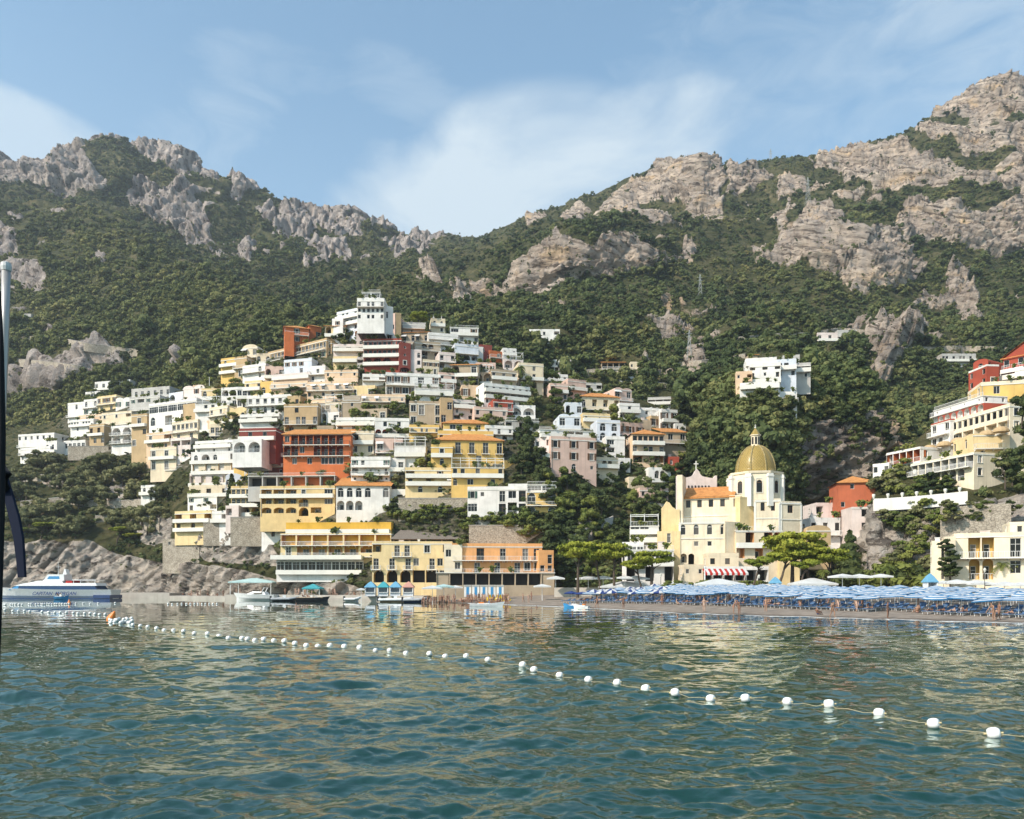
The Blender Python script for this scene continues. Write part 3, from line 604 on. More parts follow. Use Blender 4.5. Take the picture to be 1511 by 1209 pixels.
class Block:
    """one plastered volume of a house: walls with cut openings, its windows, balconies and roof as separate parts"""
    def __init__(s, par, base, yaw, w, d, h, wall, floors, side='', roof='flat', balc='', solid=True, rail='rail', found=4.0, fh=None, cat='wall', parapet=.8, inner=None, arch_d=None, seed=0, cor=True, sidef=None, tileout=.45, band=None, rp=None, lslope=0):
        s.q = random.Random(seed*7+1); s.sh = s.q.choice(('w','w','s','g','w'))
        s.par = par; s.T = Matrix.Translation(Vector(base)-par.location) @ Matrix.Rotation(yaw,4,'Z')
        s.r = random.Random(seed); s.wall = wall; s.mb = MB(); s.h = h; s.w = w; s.d = d
        fl = floors.split('|') if isinstance(floors, str) else floors; n = len(fl)
        if balc == '' and w > 4.5 and s.q.random() < .72 and cat == 'wall' and roof != 'thatch':
            balc = str(s.q.randrange(n)) if n < 2 or s.q.random() < .4 else ''.join(str(i) for i in range(1,n)); solid = s.q.random() < .5
        fh = fh or h/n; s.inner = inner
        facs = [((-w/2,0),(1,0),(0,1),w,fl)]
        sf = (sidef.split('|') if sidef else [side]*n)
        for o, dr, nr in (((w/2,0),(0,1),(-1,0)), ((-w/2,d),(0,-1),(1,0))):
            facs.append((o,dr,nr,d,sf))
        for fi, (o,dr,nr,W,F_) in enumerate(facs):
            A = math.atan2(dr[1],dr[0]); m = len(F_)
            for k, row in enumerate(F_):
                z0 = h - (k+1)*h/m; z1 = h - k*h/m
                s.row(o,dr,nr,W,row,z0,z1,A, balc and fi == 0 and str(m-1-k) in balc, solid, rail)
            f = lambda u,z: (o[0]+dr[0]*u, o[1]+dr[1]*u, z)
            s.mb.quad(f(0,-found),f(W,-found),f(W,0),f(0,0))
        s.mb.quad((-w/2,d,-found),(w/2,d,-found),(w/2,d,h),(-w/2,d,h))
        s.mb.quad((-w/2,0,h),(w/2,0,h),(w/2,d,h),(-w/2,d,h))
        s.put(cat, s.mb.mesh(cat, [wall, s.inner or wall]), Matrix())
        if cor and roof != 'tile' and n > 1 and w > 5:
            mb = MB(); mb.box(-w/2-.09,w/2+.09,-.1,-.003,h-.22,h-.03); mb.box(w/2+.003,w/2+.09,-.003,d,h-.22,h-.03); s.part('cornice', mb, M['trim'])
        if roof == 'flat' and parapet > 0:
            mb = MB(); t = .22; p = parapet
            mb.box(-w/2-.02,w/2+.02,-.02,t,h+.003,h+p); mb.box(-w/2-.02,-w/2+t,t,d,h+.003,h+p); mb.box(w/2-t,w/2+.02,t,d,h+.003,h+p)
            s.part('parapet', mb, rp or wall)
        elif roof == 'rail':
            s.put('railing', rail_mesh(w,.01,rail), Matrix.Translation((0,.12,h)))
            mb = MB(); mb.box(-w/2-.15,w/2+.15,-.15,d,h+.003,h+.14); s.part('roof_slab', mb, M['trim'])
        elif roof in ('tile','gable','shed'):
            e = tileout; mb = MB(); x0,x1,y0,y1 = -w/2-e,w/2+e,-e,d+.1; z = h+.06; rz = z + min(w,d)*.24
            if roof == 'tile':
                if w > d: ra, rb = (x0+(y1-y0)*.5,(y0+y1)/2,rz), (x1-(y1-y0)*.5,(y0+y1)/2,rz)
                else: ra, rb = ((x0+x1)/2,y0+(x1-x0)*.5,rz), ((x0+x1)/2,y1-(x1-x0)*.5,rz)
                a,b,c,d_ = (x0,y0,z),(x1,y0,z),(x1,y1,z),(x0,y1,z)
                mb.add([a,b,c,d_,ra,rb], [(0,1,5,4),(1,2,5),(2,3,4,5),(3,0,4)] if w > d else [(0,1,4),(1,2,5,4),(2,3,5),(3,0,4,5)])
            elif roof == 'gable':
                mb.add([(x0,y0,z),(0,y0,rz+w*.1),(x1,y0,z),(x0,y1,z),(0,y1,rz+w*.1),(x1,y1,z)], [(0,3,4,1),(1,4,5,2)])
                g = MB(); g.add([(-w/2,.02,h),(0,.02,h+min(w,d)*.24+w*.1),(w/2,.02,h)],[(0,1,2)]); s.part('gable', g, wall)
            else: mb.add([(x0,y0,z),(x1,y0,z),(x1,y1,z+d*.32),(x0,y1,z+d*.32)], [(0,1,2,3)])
            mb.box(x0,x1,y0-.02,y0+.12,z-.16,z-.004)
            s.part('roof', mb, M['tile'])
        elif roof == 'vault':
            mb = MB(); n_ = max(1,round(w/4)); ww = w/n_
            for k in range(n_):
                c = -w/2+ww*(k+.5)
                pr = [(c-ww/2*math.cos(math.pi*i/8), h+ww*.22*math.sin(math.pi*i/8)) for i in range(9)]
                for i in range(8): mb.quad((pr[i][0],0,pr[i][1]),(pr[i+1][0],0,pr[i+1][1]),(pr[i+1][0],d,pr[i+1][1]),(pr[i][0],d,pr[i][1]))
                mb.add([(x,0,z) for x,z in pr],[tuple(range(9))])
            s.part('roof', mb, wall)
        elif roof == 'pergola':
            mb = MB(); n_ = max(2,round(w/2.4))
            for i in range(n_+1):
                x = -w/2+.1+(w-.2)*i/n_; mb.box(x-.06,x+.06,.1,.22,h,h+2.3); mb.box(x-.04,x+.04,-.3,min(d,4),h+2.42,h+2.54)
            mb.box(-w/2,w/2,.08,.24,h+2.3,h+2.42); mb.box(-w/2,w/2,min(d,4)-.2,min(d,4),h+2.3,h+2.42)
            s.part('pergola', mb, M['whitewood']); s.put('railing', rail_mesh(w,.01,rail), Matrix.Translation((0,.03,h)))
        elif roof == 'thatch':
            mb = MB(); mb.add([(-w/2-.7,-.8,h),(w/2+.7,-.8,h),(w/2-1.5,d*.5,h+2.6),(-w/2+1.5,d*.5,h+2.6),(-w/2-.7,d,h),(w/2+.7,d,h)],[(0,1,2,3),(1,5,2),(0,3,4)]); s.part('roof', mb, plain('thatch',(.20,.165,.135),.95,0,.4,5))
        if roof in ('flat','rail','pergola') and cat == 'wall' and w > 4 and s.q.random() < .55:
            for k in range(s.q.randrange(2,6)):
                X_ = s.q.uniform(-w*.45,w*.45); r_ = s.q.uniform(.6,1.3); zz = h+(parapet if roof == 'flat' else .15)
                s.put('potted_plant', cached(('pot',k%3), lambda: pot_mesh(k)), Matrix.Translation((X_,.25,zz-.02))@Matrix.Scale(r_,4))
        if cat == 'wall' and w > 5 and h > 5 and s.q.random() < .6:
            mb = MB(); X_ = s.q.choice((-1,1))*w*.485; mb.box(X_-.06,X_+.06,-.12,-.004,0,h-.25); s.part('drainpipe', mb, M['concrete'])
        if band:
            mb = MB(); mb.box(-w/2-.05,w/2+.05,-.06,-.004,band[0],band[1]); s.part('painted_band', mb, wm(band[2]))
    def put(s, name, me, L): return mobj(name, me, s.par, s.T @ L)
    def part(s, name, mb, mat): return s.put(name, mb.mesh(name, mat), Matrix())
    def row(s, o, dr, nr, W, row, z0, z1, A, bal, solid, rail):
        n = max(1,len(row)); fh = z1-z0; cw = W/n; mb = s.mb
        q = lambda u,dp,z: (o[0]+dr[0]*u+nr[0]*dp, o[1]+dr[1]*u+nr[1]*dp, z)
        RA = Matrix.Rotation(A,4,'Z'); sc = min(1.3, fh/2.75)
        if not row: mb.quad(q(0,0,z0),q(W,0,z0),q(W,0,z1),q(0,0,z1)); return
        for k, ch in enumerate(row):
            u0, u1 = k*cw, (k+1)*cw
            if ch == 'w' and s.sh != 'w' and cw > 2.3 and nr[0] == 0: ch = s.sh
            if ch not in OPEN: mb.quad(q(u0,0,z0),q(u1,0,z0),q(u1,0,z1),q(u0,0,z1)); continue
            ow,b,t,arch,dep,sty,ex = OPEN[ch]
            ow = cw*-ow if ow < 0 else min(ow*sc, cw*.8); b = z0+b*sc; t = min(z0+t*sc, z1-.12)
            if arch and t-ow/2 < b+.2: rise = max(.2,(t-b)*.45)
            else: rise = ow/2
            m_ = (u0+u1)/2; a0, a1 = m_-ow/2, m_+ow/2
            if b > z0+.001: mb.quad(q(a0,0,z0),q(a1,0,z0),q(a1,0,b),q(a0,0,b))
            mb.quad(q(u0,0,z0),q(a0,0,z0),q(a0,0,z1),q(u0,0,z1)); mb.quad(q(a1,0,z0),q(u1,0,z0),q(u1,0,z1),q(a1,0,z1))
            if arch:
                sp = t-rise; ar = [(m_-ow/2*math.cos(math.pi*i/10), sp+rise*math.sin(math.pi*i/10)) for i in range(11)]
                for i in range(10): mb.quad(q(ar[i][0],0,ar[i][1]),q(ar[i+1][0],0,ar[i+1][1]),q(ar[i+1][0],0,z1),q(ar[i][0],0,z1))
                out = [(a0,b),(a1,b)]+ar[::-1]
            else:
                mb.quad(q(a0,0,t),q(a1,0,t),q(a1,0,z1),q(a0,0,z1)); out = [(a0,b),(a1,b),(a1,t),(a0,t)]
            dep_ = min(dep, (s.d if nr[0] == 0 else s.w)*.4); im = 1 if dep > 1 else 0
            for i in range(len(out)):
                (x0,y0),(x1,y1) = out[i],out[(i+1)%len(out)]; mb.quad(q(x0,0,y0),q(x1,0,y1),q(x1,dep_,y1),q(x0,dep_,y0), im)
            mb.add([q(x,dep_,z) for x,z in out],[tuple(range(len(out)))], im)
            pos = lambda dp,z: Matrix.Translation(q(m_,dp,z)) @ RA
            if sty == 'L':      # a recessed balcony: a door in its back wall, a rail along its front
                dw = min(1.5, ow*.5); zz = max(z0+.06, b-.85); hb = min(t-.25, zz+2.2)-b
                if hb > .4: s.put('door', window_mesh(dw, round(min(2.1,hb),1), False, 'frame'), pos(dep_-.06,b+.01))
                if ex == 'R': s.put('railing', rail_mesh(ow,.02,rail), pos(.08,b))
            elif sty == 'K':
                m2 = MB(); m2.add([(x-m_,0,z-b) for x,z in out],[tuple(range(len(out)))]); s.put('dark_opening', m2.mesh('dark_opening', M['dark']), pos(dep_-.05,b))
            else:
                if arch: wn = window_mesh(ow-.02, t-b-.01-(ow/2-rise if rise < ow/2 else 0), True, sty)
                else: wn = window_mesh(ow-.02, t-b-.02, False, sty)
                s.put('window', wn, pos(dep_-.05,b+.01))
                if ex in 'SG' and ex:
                    st = 'brownwood' if ex == 'S' else 'greenwood'
                    for sg in (-1,1): s.put('shutter', shutter_mesh(ow*.48,t-b,st), Matrix.Translation(q(m_+sg*ow*.76,-.004,b)) @ RA)
                elif ex == 'B':
                    s.put('balcony', slab_mesh(2.2,.85,M['trim'],False), pos(-.003,b-.04)); s.put('railing', rail_mesh(2.2,.85,rail), pos(-.003,b-.04))
                elif ex == 'T': s.put('awning', awning_mesh(ow+.5,1.1,M['awn']), pos(-.01,t-.35))
                if not arch and ch in 'wsgtd' and cw > 2.2:
                    s.put('surround', cached(('sr',round(ow,2),round(t-b,2)), lambda: surround(ow,t-b)), pos(-.003,b))
        if bal:
            L = Matrix.Translation((0,-.003,z0+.02))
            s.put('balcony', slab_mesh(W*.98,1.15,M['trim'],solid), L)
            if not solid: s.put('railing', rail_mesh(W*.98,1.15,rail), L)
def surround(w, h):
    mb = MB(); e = .13
    mb.box(-w/2-e,-w/2,-.05,0,0,h); mb.box(w/2,w/2+e,-.05,0,0,h); mb.box(-w/2-e,w/2+e,-.06,0,h,h+e); mb.box(-w/2-e-.04,w/2+e+.04,-.1,0,-.1,0)
    return mb.mesh('surround', M['trim'])

def pot_mesh(k):
    q = random.Random(k+5); mb = MB(); mb.lathe([(.16,0),(.24,.35),(.2,.5),(.12,.75),(.02,1.0)],7,(0,0,0))
    for j in range(26):
        a_ = Vector((q.gauss(0,.28),q.gauss(0,.25),.35+q.random()*.8)); b_ = Vector((q.gauss(0,1),q.gauss(0,1),q.gauss(0,1))).normalized()*.22; c_ = b_.orthogonal()*.8
        mb.quad(a_-b_-c_,a_+b_-c_,a_+b_+c_,a_-b_+c_)
    return mb.mesh('potted_plant', M['fresh_leaf'])
_hc = [0]; HOUSES = []
def dense(fl, w):
    """repeat a floor's pattern of openings when the bays would come out too wide"""
    out = []
    for r in fl.split('|'):
        if set(r) & set('wosgdrtk.') and not set(r) & set('aAlLGXCVvWD') and len(r) > 1 and w/len(r) > 2.7: r = r*2 if w/len(r) < 5.6 else r*3
        out.append(r)
    return '|'.join(out)
def geom(x0, x1, y0, y1, yaw, D):
    """facade between two bearings, standing D metres off: base point, width, height"""
    ux0, ux1 = (x0-CX)/F, (x1-CX)/F; c, s = math.cos(yaw), math.sin(yaw)
    um = (ux0+ux1)/2
    # centre of the facade lies at distance D; ends meet both bearings
    a = D*(um-ux0)/(c-ux0*s); b = D*(ux1-um)/(c-ux1*s)
    w = a+b; off = (b-a)/2
    cx = um*D + off*c; cyy = D + off*s
    z1 = CAMZ+(HY-y1)/F*D; z0 = CAMZ+(HY-y0)/F*D
    return Vector((cx,cyy,z1)), w, z0-z1
def base_D(x0, x1, y1, names):
    ds = [hit(x0*(1-t)+x1*t, y1, names) for t in (.1,.5,.9)]
    ds = [d for d in ds if d]
    return min(ds)+.3 if ds else 240
def H(x0, x1, y0, y1, col, floors, label, yaw=0, d=9, D=None, side='.w.', name='house', cat='house', group=None, hill_='town_hill', extra=(), dz=0, **kw):
    _hc[0] += 1; yaw = R(yaw)
    D = D or base_D(x0, x1, y1, (hill_,) if hill_ else None)
    base, w, h = geom(x0,x1,y0,y1,yaw,D); kw.setdefault('seed', _hc[0])
    if kw.get('roof','flat') == 'flat' and 'parapet' not in kw: kw['parapet'] = .7
    if kw.get('roof','flat') == 'flat': h -= kw['parapet']
    HOUSES.append((x0,x1,y0,y1,label)); floors = dense(floors, w)
    t = thing(name, label, cat, base, 0, group)
    inner = kw.pop('inner', None)
    Block(t, base, yaw, w, d, max(h,.35), wm(col) if isinstance(col,str) else col, floors, side, inner=wm(inner) if inner else None, **kw)
    for e in extra: HOUSES.append((*e[:4], None))
    for e in extra:      # further volumes of the same building: (x0,x1,y0,y1,colour,floors,D offset,options)
        ex0,ex1,ey0,ey1,ec,ef,dD,ek = e; ek = dict(ek)
        ya = R(ek.pop('yaw', math.degrees(yaw))); ed = ek.pop('d', d); es = ek.pop('side', side); ei = ek.pop('inner', None)
        b2, w2, h2 = geom(ex0,ex1,ey0,ey1,ya,D+dD)
        if ek.get('roof','flat') == 'flat': h2 -= ek.setdefault('parapet', .7)
        Block(t, b2, ya, w2, ed, max(h2,.35), wm(ec) if isinstance(ec,str) else ec, dense(ef, w2), es, seed=_hc[0]+50, inner=wm(ei) if ei else None, **ek)
    rr = random.Random(_hc[0]); n = 0
    if kw.get('roof','flat') in ('flat','rail') and rr.random() < .75:     # chimneys and tanks on the terrace
        for k in range(rr.choice((1,1,2))):
            mb = MB(); cw = rr.uniform(.5,1.4); ch = rr.uniform(.9,2.0); X = rr.uniform(-w*.4,w*.4); Y = rr.uniform(d*.4,d*.8)
            mb.box(X-cw/2,X+cw/2,Y-.4,Y+.4,h,h+ch); mb.box(X-cw/2-.08,X+cw/2+.08,Y-.48,Y+.48,h+ch+.002,h+ch+.1)
            o = mb.obj('chimney', wm(rr.choice(('wh','wh','pk','cr'))), t, Matrix.Rotation(yaw,4,'Z'))
    return t
# ---------------------------------------------------------------- the town, house by house (photo columns and rows of each facade)
# crest of the hill
H(527,567,440,473,'wh','d.d|www|w.w','tall white hotel crowning the hilltop with a glazed penthouse',0,9,None,side='w.w',parapet=.9,balc='2',solid=False,
  extra=[(534,561,432,442,'wh','CC',3,dict(side='C',roof='rail',d=6)),(567,580,452,475,'wh','w.',4,dict(yaw=30,side='.'))])
H(497,534,457,490,'bl','.ww|w.w|.w.','tall white house with pale shaded side just below the hilltop hotel',-28,9,D=258,side='.w.',extra=[(490,506,470,491,'wh','s|.',-1,dict(side='.',yaw=-10))])
H(535,563,461,489,'oc','wW|t.w','tan house with wide black openings under the hilltop hotel',8,9,D=256,side='w')
H(568,583,463,490,'pi','w.|.w','narrow pink house right of the hilltop hotel',-15,8,D=258,side='.w',extra=[(583,592,462,489,'oc','.',0,dict(yaw=20,side='.'))])
H(594,630,476,493,'gr','....|.w..','weathered grey garden wall house beside the umbrella pine on the crest',5,6,D=262,side='.')
H(420,456,484,507,'bo','.g.|.g.','orange villa with low tiled roof alone at the left end of the crest',18,9,D=262,side='g.',roof='tile',
  extra=[(420,434,490,508,'bo','..',-3,dict(parapet=.5)),(456,474,482,503,'bo','..g',4,dict(roof='tile',yaw=30))])
H(526,566,492,514,'pk','.w.|v.v','pinkish white gabled house with a tiled roof on the upper slope',12,9,roof='gable',side='w')
H(636,657,470,492,'cr','vv|.w','cream chapel house with stepped top on the right crest',10,8,D=268,side='v',extra=[(638,652,465,474,'wh','.v.',2,{})])
H(632,676,492,518,'wh','....|w..w|....','blank white stepped house below the cream chapel house',14,9,side='.')
H(664,706,484,508,'wh','W.w|..w','broad white house at the right end of the crest with a flat roof',6,10,D=270,side='w.',roof='rail')
H(671,706,508,536,'bl','...|aaa','bluish white house with a row of three tall arches on the right crest',16,9,side='.')
H(708,726,509,534,'dr','w.|.w','dark red house beside the bright orange cube house',14,9,side='.',extra=[(706,713,512,532,'wh','.',-1.5,{})])
H(722,741,518,537,'bo','.w|..','bright orange red cube house on the right shoulder of the town',24,8,side='w')
H(742,762,514,533,'wh','w.w|.w','small white house right of the orange cube house',12,8,side='w')
# upper rows
H(390,482,510,540,'oc','wwwwwwwww|l.l.l.lww','long tan terrace building with two rows of small windows stepping up to the right',-33,10,D=262,side='w.w',extra=[(450,489,508,545,'oc','.w|ww',-4,dict(yaw=-33,side='w..',d=7))])
H(492,546,508,527,'pk','s.s.s.|......','pinkish white house with three red brown windows and little belfries',0,8,side='w',cor=True)
H(536,592,500,552,'re','wwww|wwww|aaa.|....','red hotel of white balconies stacked in four floors on the upper slope',-4,9,balc='321',solid=True,side='w',inner='re',parapet=.6,
  extra=[(589,606,506,553,'dr','o|o|w|a',-1.5,dict(yaw=18,side='.o',d=7,parapet=.5)),(546,580,492,502,'wh','V.V',4,dict(roof='vault',side='.'))])
H(606,622,516,553,'pk','.v|.w|.w','pale pink chapel front beside the red hotel',6,9,side='.w')
H(612,650,504,530,'ta','.aa.|.L.L','stone house with two dark arches above the garden right of the red hotel',16,9,side='w',inner='br')
H(624,648,531,552,'cr','sss|.d','cream house with brown shutters under the two dark arches',14,8,side='w')
H(648,672,520,548,'pk','w.w|l.l','pinkish house with a shaded loggia left of the hillside grove',16,8,side='.')
H(326,352,528,562,'ye','v.|..|..','yellow house with one arched window at the left end of the upper town',-20,8,side='w.',extra=[(346,364,526,560,'oc','.|w',-3,dict(yaw=-20,d=6)),(333,348,532,540,'bo','..',2,dict(roof='tile'))])
H(358,392,538,560,'wh','.V|.v','white house with a tall grey arched window beside the yellow house',-22,8,side='w')
H(419,460,530,552,'bl','www.|..k.','bluish white house with large square windows below the long tan building',-14,8,side='.')
H(458,480,540,564,'wh','.w.|w..','plain white cube house right of the bluish white house',-10,8,side='w')
H(492,528,526,541,'py','dwd|...','pale yellow cottage with two doors below the red brown windows',-2,8,side='.')
H(527,546,527,541,'gr','X.|...','low house with a wide dark awning left of the red hotel',-2,7,side='.')
H(479,528,546,565,'pe','w.w.w|.....','peach house with pale shutters in the middle of the upper town',-4,9,side='w.')
H(403,458,551,566,'pk','l.l.l|.....','pinkish white house of small balconies under the bluish white house',-14,8,side='w',balc='1')
H(400,454,563,580,'pe','w.w.w|..d..','peach and white house behind the dark spreading tree',-10,8,side='w')
H(453,522,563,588,'pe','.t.t.|w..w.','large peach house with two white window awnings and a dark canopy',-6,10,side='w.')
H(535,570,552,570,'wh','l.l|...','white terrace house with a yellow awning',4,8,side='.',inner='ye')
H(569,650,551,586,'wh','wWw.W.w|dwWw.ww','long white house with two rows of dark square windows',9,10,side='w.w',balc='1',solid=False)
H(648,673,550,577,'pi','w.w|w.w','square pink house right of the long white house',14,9,side='w')
H(612,670,574,594,'wh','.....|w...w','white house with a sloping terrace under the long white house',10,9,side='.',roof='pergola')
H(361,386,562,588,'py','w.w|w.w','small pale yellow house with two rows of windows left of the dark spreading tree',-16,8,side='.w.',extra=[(384,403,563,586,'ye','v.',-2,dict(yaw=-16,d=6))])
H(364,430,583,612,'wh','wwwwww|vvvvvv','white house with six arched openings under a row of small windows',-10,9,side='w',sidef='.w|w.',balc='1',solid=False,extra=[(424,443,584,612,'oc','.r|..',-2.5,dict(yaw=-10,d=7))])
H(354,412,611,632,'wh','L.L.L|.....','low white terrace house with white railings left of the ochre arched house',-8,9,side='.',balc='1')
H(419,469,596,641,'oc','.r..|d.d|a.a','ochre house with an orange window and two yellow arches below',-4,10,side='w',inner='ye',balc='1',solid=False)
H(533,598,582,603,'pe','t.t.w.w|.......','long peach house with awnings and tall windows in mid town',2,9,side='w')
H(504,535,590,620,'ta','.w.|...|...','squat round-topped stone house above the white balcony house',0,8,side='w',extra=[(507,532,584,592,'ta','...',1,dict(parapet=.3))])
H(604,652,592,630,'ta','wd.d|w..w','old brown stone house with white door frames',4,10,side='w',extra=[(650,668,587,629,'oc','.w|w.',-1.5,dict(yaw=12))])
H(496,554,616,637,'wh','o.w.w|A.L.A','white house with a broad arch above the black awning house',-2,9,side='w')
H(553,604,617,646,'wh','.w.w.|aa.w.','white house over two orange arches',4,9,side='w',inner='bo')
H(604,648,627,647,'ye','d.d|...','flat roofed yellow house with two dark doors left of the yellow palace',4,8,side='w',balc='1',solid=False)
H(669,701,590,622,'pk','l.l|w.w|l.l','pinkish house of shaded terraces right of the old brown house',14,9,side='w',balc='2')
H(700,749,601,628,'pi','w.w.w|l..l.','long pinkish grey house on the right flank of the town',14,9,side='w')
H(728,757,590,622,'re','w.w|.w.','faded red house among the terraces on the right flank',16,8,side='w')
H(714,782,568,600,'wh','wwwwwww|LLLLLLL|wwwwwww','long white stepped hotel of balconies descending to the right',22,9,side='w',balc='21',solid=True)
H(725,762,546,573,'ta','w.w.w|.....','plain tan house with four small windows above the stepped white hotel',16,8,side='w')
H(716,757,628,652,'wh','w.d.w|.G.a.','white house with a low arch right of the yellow palace',10,9,side='w')
# centre
H(640,742,650,690,'ye','D..D.D.D.D|......d...','great yellow palace with a row of balcony windows under an orange tiled roof',5,11,side='w.w',roof='tile',balc='',rail='iron',
  extra=[(646,728,636,664,'ye','r.W.WW..|........',5,dict(parapet=.9,d=9)),(654,720,625,640,'ye','.CC..d.',9,dict(roof='tile',d=7))])
H(666,744,690,720,'ye','ww.w..w|v.W..w.','lower yellow house with dark windows under a white pergola terrace',3,10,side='w',roof='pergola',extra=[(744,762,680,722,'ye','.a|.w',4,dict(yaw=25,d=6)),(636,668,656,690,'ye','w|v',2,dict(d=5))])
H(582,628,658,690,'wh','.....|V.V','white house with two large arched windows and a slatted pergola',0,9,side='w',roof='pergola')
H(518,552,636,672,'cr','X..|w.w','cream house with a wide black awning above the white balcony house',0,8,side='w',balc='1')
H(518,576,674,714,'wh','gw..g|l.o.d|o.w.o','white house with green shutters right of the orange red palace',0,10,side='w',extra=[(572,598,676,712,'wh','.d|.v',1,{})])
H(598,686,690,728,'py','l..w.w|k.l.tw|.V.V..','pale yellow house with shaded veranda and bluish base',2,10,side='w')
H(496,576,717,760,'wh','vvvv.v|aaa...','long white house with three open arches and a tiled roof',2,11,side='w',roof='shed',cor=False,extra=[(574,606,722,748,'wh','.kv',2,dict(d=8))])
H(690,778,718,760,'wh','wo.dWk|C..kLk','large white house with a long blue window band and rooftop terrace',-3,11,side='w',extra=[(750,778,714,724,'wh','A.',1,{}),(777,822,726,767,'ye','V.V|V.V',-1,dict(d=10,parapet=0)),(778,821,716,727,'wh','CC',0,dict(roof='rail',parapet=0))])
# left centre: orange red palace and neighbours
H(386,420,656,705,'dr','.o.|.o.|a.o','narrow dark red tower wing with white framed round windows',-10,9,side='w')
H(418,518,641,706,'bo','wLLLLLLL.|LLw.LLLL.|.w.w.CCC.|.........','orange red palace with ivy balconies and a pergola floor',-2,11,side='w.',roof='shed',inner='re',balc='32',solid=False,rail='iron')
H(353,407,632,664,'dr','.w.w.|.....','dark red house over the two great white arches',-6,8,D=216,side='.')
H(343,386,648,668,'wh','AA','white pair of great arched loggias under the dark red house',-6,7,D=211,side='.')
H(288,344,650,669,'wh','w.w.W|w.w.w','white house with a row of black windows left of the great arches',-14,8,side='w')
H(282,368,666,684,'wh','vav.LL','white house with three arches and a long open balcony',-10,8,side='w',balc='0')
H(284,350,680,700,'cr','X.X.l.l','low cream house with parasols on its terrace and a yellow back wall',-10,8,side='.',balc='0',inner='ye')
H(345,366,680,702,'ye','.w.|..v','small yellow house at the foot of the dark red tower',-10,8,side='w')
H(280,336,698,718,'pk','l.l.l.l','pinkish terrace house in the left stack above the cypress',-8,8,side='w',balc='0')
H(279,337,716,733,'cr','k.k.k','cream terrace house with three black openings in the left stack',-8,8,side='w',balc='0')
H(277,320,730,755,'wh','w.w.|k..l','white house with one orange door low in the left stack',-12,8,side='w')
H(341,384,717,762,'th','ddd|ddd|aaa','left wing of the tan hotel with white balcony fronts',-10,10,side='w',balc='210',inner='ye',solid=True,extra=[(333,352,746,766,'pk','l.',-2,{})])
H(384,494,717,762,'th','llld.W|lllA.W|aaaGl.','tan hotel of recessed yellow balconies in three floors',-4,11,side='w.',inner='ye',balc='2',solid=True,extra=[(366,494,703,718,'gr','XXXXXX',4,dict(roof='rail',d=7))])
# far left flank
H(220,290,592,627,'wh','CCCCC|V.L.L.','large white house with a glazed upper floor on the left flank',-24,10,side='.w.',extra=[(270,289,596,628,'oc','..',-4,dict(yaw=-24,d=5))])
H(288,330,596,620,'wh','.ww.|....','white house with a glass railed roof left of the tree covered spur',-10,9,side='.',roof='pergola')
H(309,336,600,626,'cr','w.|.w','cream house with a shaded ochre side near the tree covered spur',-28,8,side='.w')
H(254,292,621,652,'cr','www|.d.','cream house with three windows and an ochre gable side',-26,10,side='w')
H(216,254,612,640,'pe','l.l|w..','peach house with a balcony under the large white glazed house',-22,9,side='w')
H(194,217,611,678,'oc','.w.|..r|w..|...','tall ochre tower house on the left flank',-18,9,D=278,side='.w')
H(164,195,628,667,'wh','AA|AA|...','white house with two tiers of arches left of the ochre tower',-16,9,side='w')
H(216,254,638,678,'pe','w.l|.w.|...','peach house with a canopy on columns right of the ochre tower',-20,9,side='.w.',balc='2')
H(222,260,660,693,'cr','w.w.|d.d.','cream house with curved balconies at the edge of the olive trees',-16,9,side='w',balc='1')
H(252,282,646,674,'pk','ll|w.','pinkish house under the cream house with three windows',-18,8,side='w')
H(150,194,608,628,'cr','w.w.l|.....','cream house with terracotta pots along its roof on the far left flank',-18,9,side='w')
H(132,154,626,658,'oc','k.|.w','tan tower house standing on the terrace wall at far left',-18,8,side='.')
H(116,156,612,628,'pe','..w.|....','low peach house between the white cube and the tan tower',-16,8,side='w')
H(100,126,594,616,'wh','.v.|...','white cube house with a chimney at the far left of the town',-18,8,side='w')
H(104,138,619,638,'wh','www.|..w.','white house with a row of three windows at far left',-18,8,side='w')
H(191,236,585,606,'gr','wlw.|....','greyish house with railings behind the large white glazed house',-18,9,side='w')
H(94,126,650,665,'wh','wwwww','low white house with a row of tall windows above the olive terrace',-14,8,side='w')
H(27,80,640,660,'wh','w.w.w.|......','long white terraced villa at the far left',-14,9,side='w')
H(30,74,660,680,'wh','......|w.w...','white stepped house below the long terraced villa',-20,8,side='.',extra=[(68,84,651,668,'wh','w.',-2,{})])
H(194,250,572,588,'gr','.w.w.w','grey roofed house with long terraces behind the left flank',-16,8,side='.')
H(258,280,550,574,'wh','w.|.w|w.','white narrow house high against the dark gorge',-20,8,D=345,hill_=None,side='w')
H(270,302,573,596,'pk','..w.|....','vaulted pale house beside the tree covered spur',-18,8,side='.',roof='vault')
H(126,149,578,590,'wh','www','small white house with three windows below the far cliff',-14,8,hill_='green_slope',side='.')
H(140,192,562,575,'wh','w.w.w','cluster of little white terraces directly under the far cliff',-14,8,hill_='green_slope',side='.')
H(20,46,463,468,'gr','......','thin grey terrace wall house on the wooded slope',0,6,hill_='green_slope',side='.')
H(8,28,522,528,'wh','....','low white house far up behind the boat pole',0,6,hill_='green_slope',side='.')
